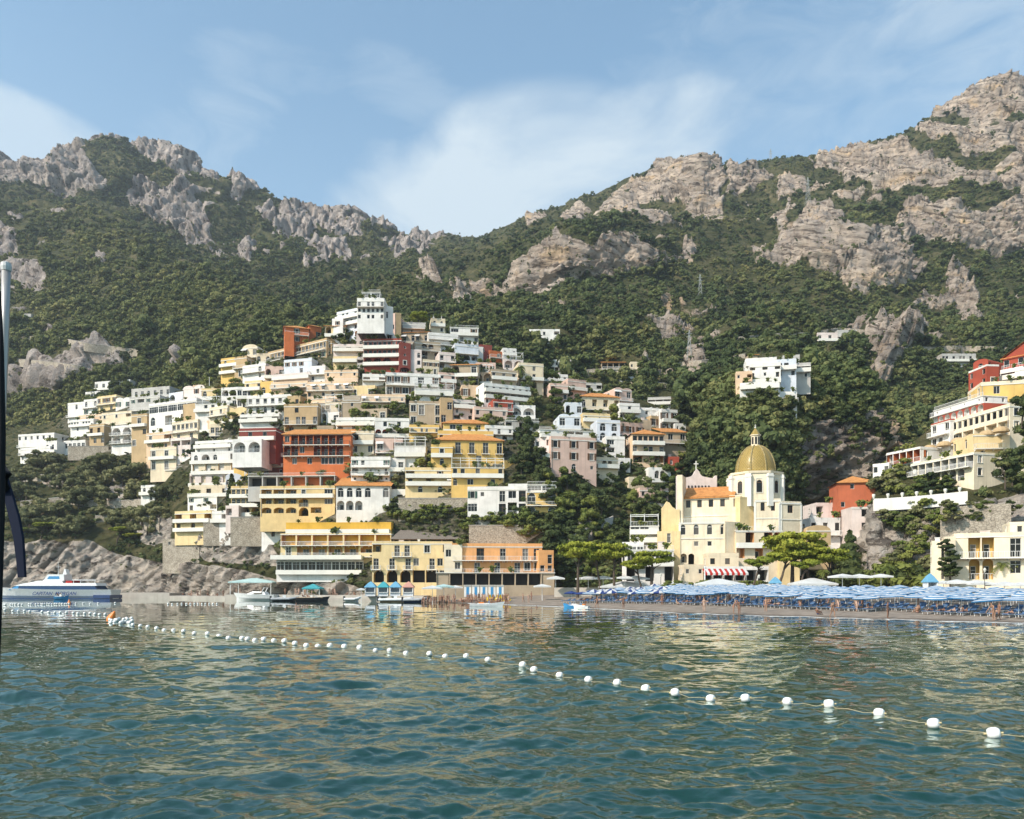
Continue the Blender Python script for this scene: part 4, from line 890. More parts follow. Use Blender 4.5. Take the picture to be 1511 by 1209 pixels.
# low left, above the sea cliff
H(258,312,754,784,'py','X.l.X|k.k.l','pale yellow house with orange doors and a sloping canopy low on the left',-16,9,side='w',balc='10',inner='ye')
H(262,294,781,797,'wh','.w..','white house sitting on a big stone base above the sea cliff',-16,8,side='.')
H(240,294,795,826,M['stone'],'.o..|....','grey stone retaining house with one pale hatch above the sea cliff',-16,8,side='.',cor=False,parapet=.2)
H(313,352,754,784,'wh','.l.|k..','white terraces with a dark cypress beside them',-10,8,side='.')
H(208,228,716,742,'wh','v.|.w','small white house alone among the olive trees',-14,7,side='w')
H(386,420,778,792,'wh','.k.','white landing house with a dark opening left of the low orange hotel',-8,7,side='.')
# right flank valley
H(765,802,536,573,'cr','v.w.|w.w.|..G.','cream palace with an arched door beside the tall palm',12,9,side='w')
H(801,838,552,573,'wh','.w.w|G...','white house with dark arch right of the cream palace',12,8,side='w')
H(812,838,566,592,'pi','a..|w.w','salmon house with a great arch beside the brick pink block',12,8,side='w')
H(838,865,560,590,'pi','...|...','brick pink block house with blank walls',22,9,side='.',cor=True)
H(857,914,586,606,'cr','v.l.l.l','cream villa with an orange tiled roof and long ivy pergola',10,9,side='w',roof='tile')
H(860,900,610,632,'py','w.o.|....','pale yellow house below the ivy pergola',10,8,side='.')
H(914,944,595,621,'wh','.w.|aa.','white house with two arches beside the ivy pergola villa',10,9,side='w')
H(943,973,602,624,'wh','.w.w|..W.','broad white house with black ground floor right of the two arches',8,8,side='w')
H(881,915,620,652,'bl','VV|VV','bluish white house with two big arched bays',8,9,side='.')
H(940,961,620,642,'ta','w.|.w','small square stone house in the valley gardens',8,7,side='.')
H(933,980,641,688,'pe','rrr|d.d|l.l','peach house with orange upper floor under a bright tiled roof',6,10,side='w',roof='tile',balc='21',inner='lo')
H(976,1012,638,672,'ta','.w.w|....','stone house with a tiled gable right of the peach house',8,9,side='w',roof='shed')
H(996,1012,625,642,'wh','v.|..','thin white tower house behind the stone house',10,6,side='.')
H(987,1002,674,698,'re','v.|..','dark red outbuilding with one round window',4,7,side='.',extra=[(1000,1017,681,697,'dr','..',1,dict(parapet=.1))])
H(813,880,645,700,'pi','s.s.w|s.s.s|..v.o','large pinkish beige palazzo with brown shuttered windows',14,10,side='w.',extra=[(789,814,645,690,'pk','w.l|.w.|w.w',1,dict(yaw=-25,d=6)),(796,874,636,647,'wh','...LL.',3,dict(d=7,roof='rail'))])
H(880,912,675,703,'cr','.AA.|....','beige house with two shaded arches below the pinkish palazzo',14,8,side='.')
H(894,922,644,672,'wh','W.|l.','white house behind the round pine in the valley',8,8,side='w')
H(906,930,676,696,'wh','.V.','white house with a steep little roof in the valley trees',6,7,side='.')
H(928,956,704,724,'cr','.ooo','cream house with three little windows on the edge of the dark grove',10,7,side='.')
H(944,986,720,748,'pi','w..k|....','rosy house with brick chimney at the edge of the dark grove',12,8,side='w')
H(957,990,690,712,'wh','.aa.','white house with low arches below the peach house',6,7,side='.')
H(746,795,622,642,'gr','X.X.X','terrace house roofed with pale canopies above the pinkish palazzo',10,7,side='.',roof='rail')
# far houses up the right mountain
H(780,826,486,497,'wh','w.w.l','lone white villa high on the green mountainside',0,8,hill_='right_mountain',side='w')
H(812,844,531,549,'wh','wwwww|XXXXX','white house with dark verandas on the lower mountainside',0,8,hill_='right_mountain',side='w')
H(888,922,535,546,'ta','XXXX','brown pavilion with dark verandas on the lower mountainside',0,8,hill_='right_mountain',side='.',roof='shed')
H(930,944,534,544,'cr','w.w','tiny cream house right of the brown pavilion',0,7,hill_='right_mountain',side='.')
H(864,888,565,580,'gr','X.X|...','greyish stepped house behind the brick pink block',6,8,hill_='right_mountain',side='.')
H(956,990,586,606,'gr','XXX|w.w','grey house with long flat roofs above the valley',-8,8,hill_='right_mountain',side='w')
H(915,935,556,564,'wh','.w.','small white hut on the terraces of the mountainside',0,7,hill_='right_mountain',side='.')
H(1106,1152,536,566,'wh','l.l.l|k.w.k|.w.w.','white hotel cluster with stacked terraces on the mountainside',-12,9,hill_='right_mountain',side='w',extra=[(1086,1110,548,569,'pe','w.l|.k.',-1,{}),(1100,1146,528,540,'wh','w.k.w',5,dict(d=6)),(1092,1150,564,574,'wh','......',-3,dict(parapet=.2,d=6)),(1146,1175,530,558,'bl','kk.|w.w',2,{}),(1155,1196,536,560,'gr','XXX|w.w',5,{}),(1155,1180,524,536,'gr','www',8,{})])
H(1104,1118,524,536,'ta','X.','small dark roofed house left of the white hotel cluster',0,7,hill_='right_mountain',side='.',roof='shed')
H(1140,1176,578,594,'wh','X.Xw','white villa on the brow above the church cliff',0,7,hill_='right_mountain',side='w')
H(1206,1236,491,504,'pk','w.w.','pale house high on the rocks right of the white hotel cluster',0,7,hill_='right_mountain',side='.')
H(1236,1264,487,498,'gr','.w.w','greyish house at the end of the high terrace',0,7,hill_='right_mountain',side='.')
H(1390,1440,522,534,'gr','ww.w.','low greyish farmhouse near the leaning rock spire',0,7,hill_='right_mountain',side='.')
# waterfront
H(414,577,787,822,'py','LLLLLLL|dLLLLaL','orange hotel of white columned loggias above the glass restaurant',-3,11,side='w',roof='flat',parapet=.2,balc='10',solid=False,inner='lo',extra=[(422,577,771,787,wm('yo'),'.......',1.5,dict(parapet=.3,cor=True,band=(.05,.5,'py')))])
H(408,536,825,847,'wh','CCCCCCCCCCC','low white glass fronted restaurant under a green canopy over the rocks',-3,9,side='C',parapet=.3,balc='0',found=2,
  extra=[(400,536,821,825,plaster((.33,.38,.27)),'.',-1.2,dict(parapet=0,d=8,found=0,cor=False))])
H(549,667,799,860,'py','l.DD.w.l|D.D.Dw.Dww|GGGXXX','pale yellow seafront hotel with three dark arches at street level',2,12,D=181,side='w.w',inner='ye',parapet=.5,balc='',rail='rail')
H(667,800,802,848,'lo','w.k.D.DD|D.D.D.Dww','orange seafront hotel with white balconies beside the pale yellow hotel',4,12,D=177,side='w.w',parapet=.7,balc='1',solid=False,extra=[(795,817,812,848,'lo','.d|ww',-1,dict(yaw=14,side='w')),(655,682,804,846,'iv','w.|.w',-1.2,dict(d=6))])
H(580,676,796,806,'br','XXXX','dark timber bar under a grey thatched roof on the hotel terrace',2,7,side='.',roof='thatch',cor=False,extra=[(664,684,784,804,'ye','..',2,dict(parapet=.2,d=5))])
H(644,818,846,864,'ta','XXXXXXXXX','long beach restaurant colonnade below the orange seafront hotel',4,5,D=168,side='X',parapet=.15,roof='rail')
# church quarter
H(930,972,776,812,'wh','CC.|l..|X.w','white house with pale blue window band left of the church',-8,9,D=166,hill_=None,side='w',roof='pergola')
H(918,950,800,836,'wh','CCC|l.l','low white house with glazed balcony at the foot of the dark grove',-8,8,D=160,hill_=None,side='w')
H(924,994,812,858,'wh','w.lww|X.X.X','white restaurant house with striped awning below the church',-4,8,D=156,hill_=None,side='w',roof='rail')
H(1086,1154,784,832,'cr','.X.XG|l.l.l','cream restaurant with orange arched loggias right of the church',0,9,D=158,hill_=None,side='w',roof='rail',inner='lo',balc='1',extra=[(1150,1180,800,862,'py','.|.|.',-1,dict(parapet=.2))])
H(1036,1134,836,864,'wh','XXXXXX','white beach restaurant with a red and white awning',-2,7,D=150,hill_=None,side='w',roof='flat',parapet=.5,extra=[(1010,1038,833,862,'cr','w.w|...',-.5,{}),(1046,1090,816,838,'cr','r.r.',3,{})])
H(1190,1226,783,812,'oc','...|.v.','ochre barrel roofed house behind the beach pines',0,8,D=162,hill_=None,side='.',roof='vault')
H(1237,1292,712,752,plaster((.50,.135,.06)),'.w.o|....|w..w','orange red house with a tiled roof left of the terraced hotel',-10,9,D=172,hill_=None,side='.',roof='tile')
H(1257,1294,748,806,'pk','.w.|.r.|.w.','tall pale pink house with one red shutter under the orange red house',-6,9,D=165,hill_=None,side='.',parapet=.2)
H(1204,1236,742,770,'pk','X.w|...','low pinkish house with parasols behind the tall dark conifer',0,8,D=178,hill_=None,side='w')
H(1196,1240,764,790,'wh','w.k.w','white terrace cafe house between the pines and the conifer',0,8,D=172,hill_=None,side='w')
# --- terraced hotel on the right bluff: one building of many wings
t = H(1374,1490,612,652,'iv','wwwwwww|LLLLLLL','long cream terraced hotel with balconies climbing the right bluff',-80,9,D=163,hill_=None,side='w.w',roof='flat',parapet=.5,balc='0',solid=False,name='hotel',cat='hotel',
  extra=[(1384,1452,603,628,'re','AAAAAAA',7,dict(yaw=-80,inner='wh',d=8,parapet=.25,side='.',rp=wm('wh'))),(1378,1450,596,606,'wh','o.o.o.o',9,dict(yaw=-80,d=6,roof='rail')),
   (1448,1525,562,606,'ye','.w..w|.d..d',4,dict(yaw=-14,parapet=.6,balc='0',rp=wm('iv'))),(1436,1458,535,584,'re','v|v|.',14,dict(yaw=-60,d=7,roof='vault',side='v|.|.')),(1456,1474,538,584,'re','.|w|.',10,dict(yaw=5,d=6,parapet=.4,rp=wm('wh'))),
   (1476,1545,540,568,'wh','X.X|kkk',9,dict(yaw=-50,balc='10',inner='re')),(1480,1545,524,542,'re','w.w',12,dict(yaw=-50,roof='gable')),(1436,1494,640,724,'py','..|v.|w.|..',-8,dict(yaw=-4,side='w|.|v|.',d=8,parapet=.3)),(1486,1560,610,700,'iv','w.|.w|..',-8,dict(yaw=0,d=9)),
   (1344,1437,676,714,'iv','LLLLLLLL|AAAAAAA.',-3,dict(yaw=-74,inner='gr',d=9,parapet=.3,balc='1',solid=False)),(1308,1358,664,722,'wh','LLLLL|kkkkk|.....',9,dict(yaw=-70,inner='bo',parapet=.3,balc='1')),
   (1288,1312,684,732,'wh','w.w|k.k|...',12,dict(yaw=-40,side='w',parapet=.4)),(1374,1402,622,662,'wh','w.w|ww.',7,dict(yaw=-80,parapet=.3,rp=wm('re')))])
for k in range(6):     # half round balcony canopies of the hotel
    x = 1372+k*21; D_ = 172-(x-1372)*.19; b = P(x, 664-k*5.2, D_)
    mb = MB(); mb.lathe([(1.5,0),(1.45,.35),(1.2,.75),(.8,1.0),(.1,1.12)], 12, tuple(b - t.location)); mb.obj('canopy', wm('oc'), t)
# cream villa at the right edge
H(1375,1400,798,856,'iv','.d|.d','narrow cream wing of the seafront villa behind a creeper',-26,5,D=122,hill_=None,side='w',parapet=.4)
H(1408,1530,786,856,'iv','.LL.d.|.AA.w.','cream seafront villa with two tall arches and a loggia',-24,7,D=120,hill_=None,side='w',roof='flat',parapet=.5,inner='ye',name='villa',cat='villa',extra=[(1490,1530,770,790,'iv','.w..',2,dict(parapet=.4)),(1394,1410,792,856,'iv','.|.',.6,dict(d=4))])

# ---------------------------------------------------------------- smaller houses wedged into the gaps between the others
def fill_town():
    occ = np.zeros((1209,1511), np.int16)
    for x0,x1,y0,y1,_ in HOUSES: occ[int(y0):int(y1)+2, int(x0):int(x1)+1] += 1
    area = [(112,610),(200,596),(290,580),(330,548),(400,528),(478,510),(530,480),(600,486),(640,500),(700,506),(770,540),(862,592),(960,608),(1012,640),(1010,700),(985,712),(935,700),(890,712),(800,705),(800,660),(850,640),(900,640),(800,618),(768,640),(748,690),(690,716),(688,742),(590,742),(560,712),(500,762),(400,764),(340,764),(285,742),(272,700),(220,690),(150,655),(60,668),(30,680),(28,640),(112,640)]
    keep = [[(305,560),(362,566),(362,596),(300,602)],[(655,520),(712,540),(712,580),(655,560)],[(475,488),(528,490),(528,508),(478,508)],[(765,585),(840,600),(850,628),(790,630)]]
    q = random.Random(77); words = dict(wh='white',cr='cream',pe='peach',pk='pinkish',oc='ochre',ta='tan stone',py='pale yellow',bl='bluish white',pi='rosy'); used = set(); n = 0
    named = [h for h in HOUSES if h[4]]
    for y in range(498,762,5):
        x = 110+q.uniform(0,20)
        while x < 1000:
            D = hit(x+12, y, ('town_hill',)) or 230; st = q.choice((1,1,2,2,2)); hp = (3.15*st+.7)*F/D; w = q.uniform(4.6,9.2)*F/D
            x0,x1,y0 = x,x+w,y-hp; c = np.array([(x0+x1)/2]), np.array([y-2.0])
            if pip(*c,area)[0] and pip(np.array([x0]),c[1],area)[0] and pip(np.array([x1]),c[1],area)[0] and not any(pip(*c,k)[0] for k in keep):
                sub = occ[int(y0):int(y), int(x0):int(x1)] > 0
                if sub.size and sub.mean() < .50 and sub[:max(2,len(sub)//2)].mean() < .55:
                    col = q.choice(('wh','wh','wh','wh','pk','cr','cr','pe','oc','ta','py','bl','pi')); pat, feat = q.choice((('w.w','small windows'),('d.d','balcony doors'),('aa','arches'),('l.l','deep loggias'),('wdw','a row of openings'),('v.v','arched windows'),('t.w','awnings'),('s.s','brown shutters'),('G.w','a dark arch')))
                    rf = q.choice(('flat','flat','flat','rail','pergola','vault','shed' if col != 'wh' else 'flat'))
                    cands = sorted(named, key=lambda h: abs((h[0]+h[1])/2-c[0][0])+1.3*abs((h[2]+h[3])/2-(y0+y)/2))
                    for h in cands[:8]:
                        short = h[4].split(' with ')[0].split(' over ')[0].split(' left of')[0].split(' right of')[0].split(' beside ')[0].split(' below ')[0].split(' under ')[0].split(' in mid')[0]
                        hx, hy = (h[0]+h[1])/2, (h[2]+h[3])/2; dr = ('left of' if c[0][0] < hx else 'right of') if abs(c[0][0]-hx) > abs((y0+y)/2-hy)*1.2 else ('above' if (y0+y)/2 < hy else 'below')
                        lb = f"{'single' if st == 1 else 'two'} storey {words[col]} house with {feat}, {dr} the {short}"
                        if lb not in used and len(lb.split()) <= 16: break
                    else: x += 8; continue
                    used.add(lb); H(x0,x1,y0,y+1,col,'|'.join(q.choice((pat,pat,'w.w','.w.')) if i else pat for i in range(st)),lb,yaw=(x-560)*.05+q.uniform(-14,14),d=8,D=D+.2,roof=rf,side='w',balc=q.choice(('','','0')) if st == 1 else q.choice(('','1','1')),solid=q.random()<.5)
                    occ[int(y0):int(y)+1, int(x0):int(x1)] += 1; n += 1; x = x1; continue
            x += 8
    print('filled', n)
fill_town()
# ---------------------------------------------------------------- church with the majolica dome
def church():
    D = 164.0; px = D/F
    t = thing('church', 'cream church with a tall golden tiled dome and orange roofed nave by the beach', 'church', P(1080,830,D))
    o0 = t.location.copy()
    def blk(x0,x1,y0,y1,col,fl,dD=0,yaw=-18,d=9,**k):
        k.setdefault('found', 9); b,w,h = geom(x0,x1,y0,y1,R(yaw),D+dD); kw = dict(parapet=0, cor=False, seed=3); kw.update(k)
        return Block(t, b, R(yaw), w, d, h, plaster(WALL[col],.26,.85,.7), fl, kw.pop('side','.'), **kw)
    blk(1003,1079,734,776,'iv','.r.r.r.r.|........',2,-20,11,side='.',cat='nave_wall')
    # nave roof
    b,w,h = geom(1003,1081,734,776,R(-20),D+2); Tm = Matrix.Translation(b-o0)@Matrix.Rotation(R(-20),4,'Z')
    mb = MB(); mb.add([(-w/2-.3,-.5,h+.1),(w/2+.5,-.5,h+.1),(w/2+.5,5.5,h+2.8),(-w/2-.3,5.5,h+2.8),(-w/2-.3,11,h+.1),(w/2+.5,11,h+.1)],[(0,1,2,3),(3,2,5,4),(0,3,4)]); mb.box(-w/2-.3,w/2+.5,-.55,-.35,h-.25,h+.05)
    mb.obj('nave_roof', M['tile'], t, Tm)
    # curved gable front rising behind the roof, with a cross
    g = MB(); pts = []
    for i in range(25):
        u = i/24; a = abs(u-.5)*2
        z = 731+(1-0)*0
        top = 706-10*math.exp(-(a/.14)**2)-4*math.exp(-(a/.5)**2)+ (0 if a<.88 else -4)
        p = P(999+59*u, top, D+9); pts.append((p.x,p.z))
    base = P(1028,760,D+9)
    f0 = [(x-o0.x, D+9-o0.y, z-o0.z) for x,z in pts]; f1 = [(x,y+1.2,z) for x,y,z in f0]; zb = base.z-o0.z
    g.add(f0+[(f0[-1][0],f0[-1][1],zb),(f0[0][0],f0[0][1],zb)],[tuple(range(27))]); g.add(f1+[(f1[-1][0],f1[-1][1],zb),(f1[0][0],f1[0][1],zb)],[tuple(range(27))])
    for i in range(24): g.quad(f0[i],f0[i+1],f1[i+1],f1[i])
    for q in (0,24): g.quad(f0[q],f1[q],(f1[q][0],f1[q][1],zb),(f0[q][0],f0[q][1],zb))
    g.obj('gable_front', wm('pk'), t)
    for i in range(7):
        p = P(1016+i*5.0,722,D+8.9)-o0; m_ = MB(); m_.box(p.x-.16,p.x+.16,p.y-.06,p.y+.05,p.z-.8,p.z+.8); m_.obj('slit', M['dark'], t)
    c = P(1027,687,D+9.5)-o0; mb = MB(); mb.box(c.x-.09,c.x+.09,c.y-.09,c.y+.09,c.z-.9,c.z+1.0); mb.box(c.x-.5,c.x+.5,c.y-.08,c.y+.08,c.z+.25,c.z+.45); mb.obj('cross', M['trim'], t)
    blk(999,1007,701,772,'iv','.|.|.',1.4,-20,6,cat='corner_pier')
    mb = MB()   # scalloped yellow wall left of the nave
    q = [P(x,y,D+1)-o0 for x,y in ((977,800),(1003,800),(1003,752),(998,752),(992,748),(988,742),(984,740),(981,745),(977,750))]
    mb.add([(v.x,v.y,v.z) for v in q]+[(v.x,v.y+.8,v.z) for v in q],[tuple(range(9)),tuple(range(9,18))]+[(i,(i+1)%9,9+(i+1)%9,9+i) for i in range(9)]); mb.obj('scalloped_wall', wm('py'), t)
    # transept and apse
    blk(1076,1093,733,776,'iv','.W.|...',-.5,-20,9,cat='transept_wall',parapet=.3,roof='flat')
    blk(1092,1114,736,776,'py','..|..',-1,24,9,cat='transept_wall',roof='flat',parapet=.3)
    blk(1114,1152,738,784,'iv','.r.r.|.....',-1.5,-6,9,cat='apse_wall',roof='flat',parapet=.3,cor=True); blk(1150,1182,742,786,'iv','.r.|...',-1.2,16,9,cat='apse_wall',roof='flat',parapet=.3,cor=True,side='.')
    # lower annex with arched windows and balustrade
    blk(1003,1072,772,838,'iv','v.v.v.v|..o.o..|aG.Gwa',-5,-10,8,cat='annex_wall',cor=True,roof='rail')
    blk(970,1004,784,832,'py','..w..|.....',-4,-10,8,cat='annex_wall'); blk(1070,1092,770,836,'cr','...|...|...',-5.5,20,8,cat='annex_wall',cor=True)
    for (x0,x1,y,dD,yw,zs) in ((1003,1079,776,2,-20,(2.0,5.6)),(1003,1072,838,-5,-10,(5.9,9.0)),(1114,1152,784,-1.5,-6,(2.6,6.1)),(1150,1182,786,-1.2,16,(2.6,5.9))):
        b,w,h = geom(x0,x1,y-20,y,R(yw),D+dD); Tm = Matrix.Translation(b-o0)@Matrix.Rotation(R(yw),4,'Z')
        for z in zs: mb = MB(); mb.box(-w/2-.04,w/2+.04,-.13,-.005,z,z+.16); mb.obj('string_course', M['trim'], t, Tm)
        for u in (-.5,.5):
            if w < 8 and abs(u) == .25: continue
            mb = MB(); mb.box(u*w-.22,u*w+.22,-.08,-.006,-2,zs[-1]); mb.obj('pilaster', M['trim'], t, Tm)
    # drum, dome and lantern
    cx = P(1114.5,720,D+4); zD = P(0,737,D+4).z; zT = P(0,700,D+4).z; ct = Vector((cx.x-o0.x, cx.y-o0.y, 0)); z0 = zD-o0.z-2; z1 = zT-o0.z; r = 36.5*(D+4)/F*1.05
    rot = R(14)
    mb = MB(); mb.lathe([(r,z0),(r,z1-.5),(r+.25,z1-.45),(r+.35,z1),(r*.8,z1+.1)], 8, ct, 0, rot); mb.obj('drum', wm('iv'), t)
    for k in range(8):
        a = rot+math.pi*2*k/8; v = Vector((math.cos(a),math.sin(a),0)); mb = MB()
        mb.box(-.6,.6,-.5,.45,z0,z1-.55); mb.box(-.72,.72,-.62,.45,z1-1.3,z1-1.0)
        mb.obj('pilaster', M['trim'], t, Matrix.Translation(ct+v*(r*.985))@Matrix.Rotation(a+math.pi/2,4,'Z'))
        a2 = a+math.pi/8; v2 = Vector((math.cos(a2),math.sin(a2),0)); ap = r*math.cos(math.pi/8)
        Mx = Matrix.Translation(ct+v2*(ap+.02)+Vector((0,0,z0+2.9)))@Matrix.Rotation(a2+math.pi/2,4,'Z')
        t_w = mobj('drum_window', window_mesh(1.15,2.6,True,'brownwood'), t, Mx); mobj('surround', cached('dsr', lambda: surround(1.2,2.9)), t, Mx@Matrix.Translation((0,-.02,0)))
    m, nt, b = nm('majolica_tiles', .28); g = N(nt,'ShaderNodeTexCoord').outputs['Object']
    sxn = N(nt,'ShaderNodeSeparateXYZ'); nt.links.new(g, sxn.inputs[0])
    at = N(nt,'ShaderNodeMath',operation='ARCTAN2'); nt.links.new(sxn.outputs[1],at.inputs[0]); nt.links.new(sxn.outputs[0],at.inputs[1])
    cb = N(nt,'ShaderNodeCombineXYZ'); nt.links.new(at.outputs[0],cb.inputs[0]); nt.links.new(sxn.outputs[2],cb.inputs[1])
    mp = mapped(nt, cb.outputs[0], (14,3.2,1)); ck = N(nt,'ShaderNodeTexChecker',_Scale=1.0,_Color1=(.38,.25,.06,1),_Color2=(.17,.125,.04,1)); nt.links.new(mp, ck.inputs[0])
    nt.links.new(mixc(nt, .5, ck.outputs[0], ramp(nt, noise(nt, g, 3.0, 4, .7), [(.3,(.22,.16,.05)), (.5,(.36,.24,.065)), (.7,(.48,.36,.14))])), b.inputs['Base Color'])
    R0 = 28.3*(D+4)/F; Hh = 40.5*(D+4)/F; prof = [(R0*math.cos(a)**.86 if a < 1.5 else .5, Hh*math.sin(a)) for a in [i*1.45/14 for i in range(15)]]
    mb = MB(); mb.lathe([(R0+.35,-.25),(R0+.4,0),(R0+.05,.05)]+prof, 32, (0,0,0)); dm = mb.obj('dome', m, t, Matrix.Translation(ct+Vector((0,0,z1+.2))), True)
    dm.data.polygons.foreach_set('use_smooth',[True]*len(dm.data.polygons))
    rm = plain('rib_tiles',(.36,.27,.11),.4,0,.6,5)
    for k in range(8):
        a = rot+math.pi*2*k/8; mb = MB(); v = Vector((math.cos(a),math.sin(a),0)); mb.tube([v*(p_[0]+.02)+Vector((0,0,p_[1])) for p_ in prof], .2, 6); mb.obj('rib', rm, t, Matrix.Translation(ct+Vector((0,0,z1+.2))))
    zl = z1+Hh+.05; rl = 6.6*(D+4)/F
    mb = MB(); mb.lathe([(rl*1.15,-.2),(rl*1.15,.1),(rl,.15),(rl,2.2),(rl*1.25,2.3),(rl*1.25,2.45)],8,(0,0,0),0,rot); mb.obj('lantern', wm('iv'), t, Matrix.Translation(ct+Vector((0,0,zl))))
    for k in range(8):
        a = rot+math.pi/8+math.pi*2*k/8; v = Vector((math.cos(a),math.sin(a),0)); mb = MB(); mb.box(-.22,.22,-.03,.03,.4,1.95)
        mb.obj('lantern_window', M['dark'], t, Matrix.Translation(ct+v*(rl*math.cos(math.pi/8)+.02)+Vector((0,0,zl)))@Matrix.Rotation(a+math.pi/2,4,'Z'))
    mb = MB(); mb.lathe([(rl*1.2,2.45),(rl*.9,2.85),(rl*.45,3.5),(.12,3.9)],8,(0,0,0),0,rot); mb.obj('lantern_roof', m, t, Matrix.Translation(ct+Vector((0,0,zl))))
    mb = MB(); mb.lathe([(.05,3.85),(.2,4.0),(.22,4.15),(.05,4.3)],10); mb.box(-.04,.04,-.04,.04,4.25,4.8); mb.box(-.18,.18,-.04,.04,4.5,4.58); mb.obj('finial', M['trim'], t, Matrix.Translation(ct+Vector((0,0,zl))))
church()

# ---------------------------------------------------------------- beach, quay, promenade
WL = np.array([(560,176),(620,163),(700,152),(760,140),(830,128),(900,113),(1000,98),(1100,90),(1228,83),(1350,77),(1511,71),(1700,66),(2100,60)], float)
def waterline(x): return float(np.interp(x, WL[:,0], WL[:,1]))
def beach_z(x, D):
    e = D-waterline(x); return float(np.interp(e, (-12,0,4,30,45,80), (-1.2,-.02,.25,1.25,1.7,1.9)))
def beach():
    xs = np.linspace(560,2100,260); es = np.concatenate([np.linspace(-12,8,24), np.linspace(8,50,24)[1:], (80,150)])
    mb = MB(); wet = []
    for e in es:
        for x in xs:
            D = min(waterline(x)+e, 216); z = beach_z(x, waterline(x)+e)+.10*perlin([[x*.05,e*.25,.3]])[0]*(1 if e > -6 else 0)
            mb.v.append(((x-CX)/F*D, D, z)); wet.append(max(0,min(1,1-(e-.6)/2.2)))
    nx = len(xs)
    for j in range(len(es)-1):
        for i in range(nx-1): mb.f.append((j*nx+i,j*nx+i+1,(j+1)*nx+i+1,(j+1)*nx+i)); mb.m.append(0)
    m, nt, b = nm('dark_sand', .95); g = geo(nt)
    dry = ramp(nt, noise(nt, g, .7, 5, .7), [(.3,(.17,.135,.105)), (.5,(.235,.19,.15)), (.7,(.32,.265,.215))])
    a = N(nt,'ShaderNodeAttribute',attribute_name='wet').outputs['Fac']
    nt.links.new(mixc(nt, a, dry, (.085,.062,.045)), b.inputs['Base Color']); bump(nt, b, noise(nt, g, 6, 4, .7), .6, .06)
    o = mb.obj('beach', m, None, None, True); at = o.data.attributes.new('wet','FLOAT','POINT'); at.data.foreach_set('value', wet)
    tag(o, 'dark grey sand beach sloping to the water', 'beach', kind='structure')
    fm = MB(); xs2 = np.linspace(690,1700,220)      # foam where the ripples die
    for i in range(len(xs2)-1):
        q = []
        for x in xs2[i:i+2]:
            wv = .8*perlin([[x*.03,.5,1.1]])[0]+.3*perlin([[x*.2,.5,3.1]])[0]
            for k in (0,1):
                D = waterline(x)-.35+wv+(.12+.35*abs(perlin([[x*.08,4.2,2.2]])[0]))*(k*2-1); q.append(((x-CX)/F*D, D, beach_z(x,D)+.09))
        fm.quad(q[0],q[2],q[3],q[1])
    tag(fm.obj('foam', plain('foam',(.62,.62,.60),.9)), 'thin broken line of foam along the sand', 'foam', kind='stuff')
    qm = MB()
    def quay(pts, depth, zt):
        for (x0,D0),(x1,D1) in zip(pts[:-1],pts[1:]):
            a = [((x0-CX)/F*D0,D0),((x1-CX)/F*D1,D1)]; bk = [((x1-CX)/F*D1,D1+depth),((x0-CX)/F*D0,D0+depth)]; p4 = a+bk
            qm.add([(x,y,-2) for x,y in p4]+[(x,y,zt) for x,y in p4],[(4,5,6,7),(0,1,5,4),(1,2,6,5),(2,3,7,6),(3,0,4,7)])
    quay([(170,221),(250,214)],16,1.5); quay([(250.1,213.5),(332,201)],24,.75); quay([(332.1,196),(440,186),(540,177),(625,168)],24,1.25); quay([(455,181),(510,176.5)],4,.6)
    tag(qm.obj('quay', M['concrete']), 'long low concrete landing quay at the foot of the cliff', 'quay', kind='structure')
    pm_ = MB(); pm_.box(150,152,0,1,0,1)
    terr = MB()      # promenade wall behind the parasols
    for (x0,D0),(x1,D1) in zip(((818,158),(900,153),(1000,143),(1140,136),(1290,127)),((900,153),(1000,143),(1140,136),(1290,127),(1560,113))):
        a0 = ((x0-CX)/F*D0,D0); a1 = ((x1-CX)/F*D1,D1); terr.add([(*a0,.5),(*a1,.5),(a1[0],a1[1]+.6,.5),(a0[0],a0[1]+.6,.5),(*a0,3.1),(*a1,3.1),(a1[0],a1[1]+.6,3.1),(a0[0],a0[1]+.6,3.1)],[(0,1,5,4),(1,2,6,5),(2,3,7,6),(3,0,4,7),(4,5,6,7)])
    tag(terr.obj('promenade_wall', M['concrete']), 'low pale wall of the promenade behind the parasols', 'wall')
    tp = MB(); xs3 = (818,900,1000,1140,1290,1560,1800); Ds = (158.6,153.6,143.6,136.6,127.6,113.6,104)
    for i in range(6): tp.quad(((xs3[i]-CX)/F*Ds[i],Ds[i],3.0),((xs3[i+1]-CX)/F*Ds[i+1],Ds[i+1],3.0),((xs3[i+1]-CX)/F*214,214,3.0),((xs3[i]-CX)/F*214,214,3.0))
    tag(tp.obj('promenade', M['concrete']), 'paved promenade between the beach and the church', 'pavement', kind='structure')
beach()
BO = Vector((8.3,128,0)); BS = Vector((38.3,-57,0)).normalized(); BN = Vector((BS.y*-1, BS.x, 0))
def bpos(s, e):
    v = BO+BS*s+BN*e; x = CX+v.x/v.y*F; v.z = beach_z(x, v.y); return v, x
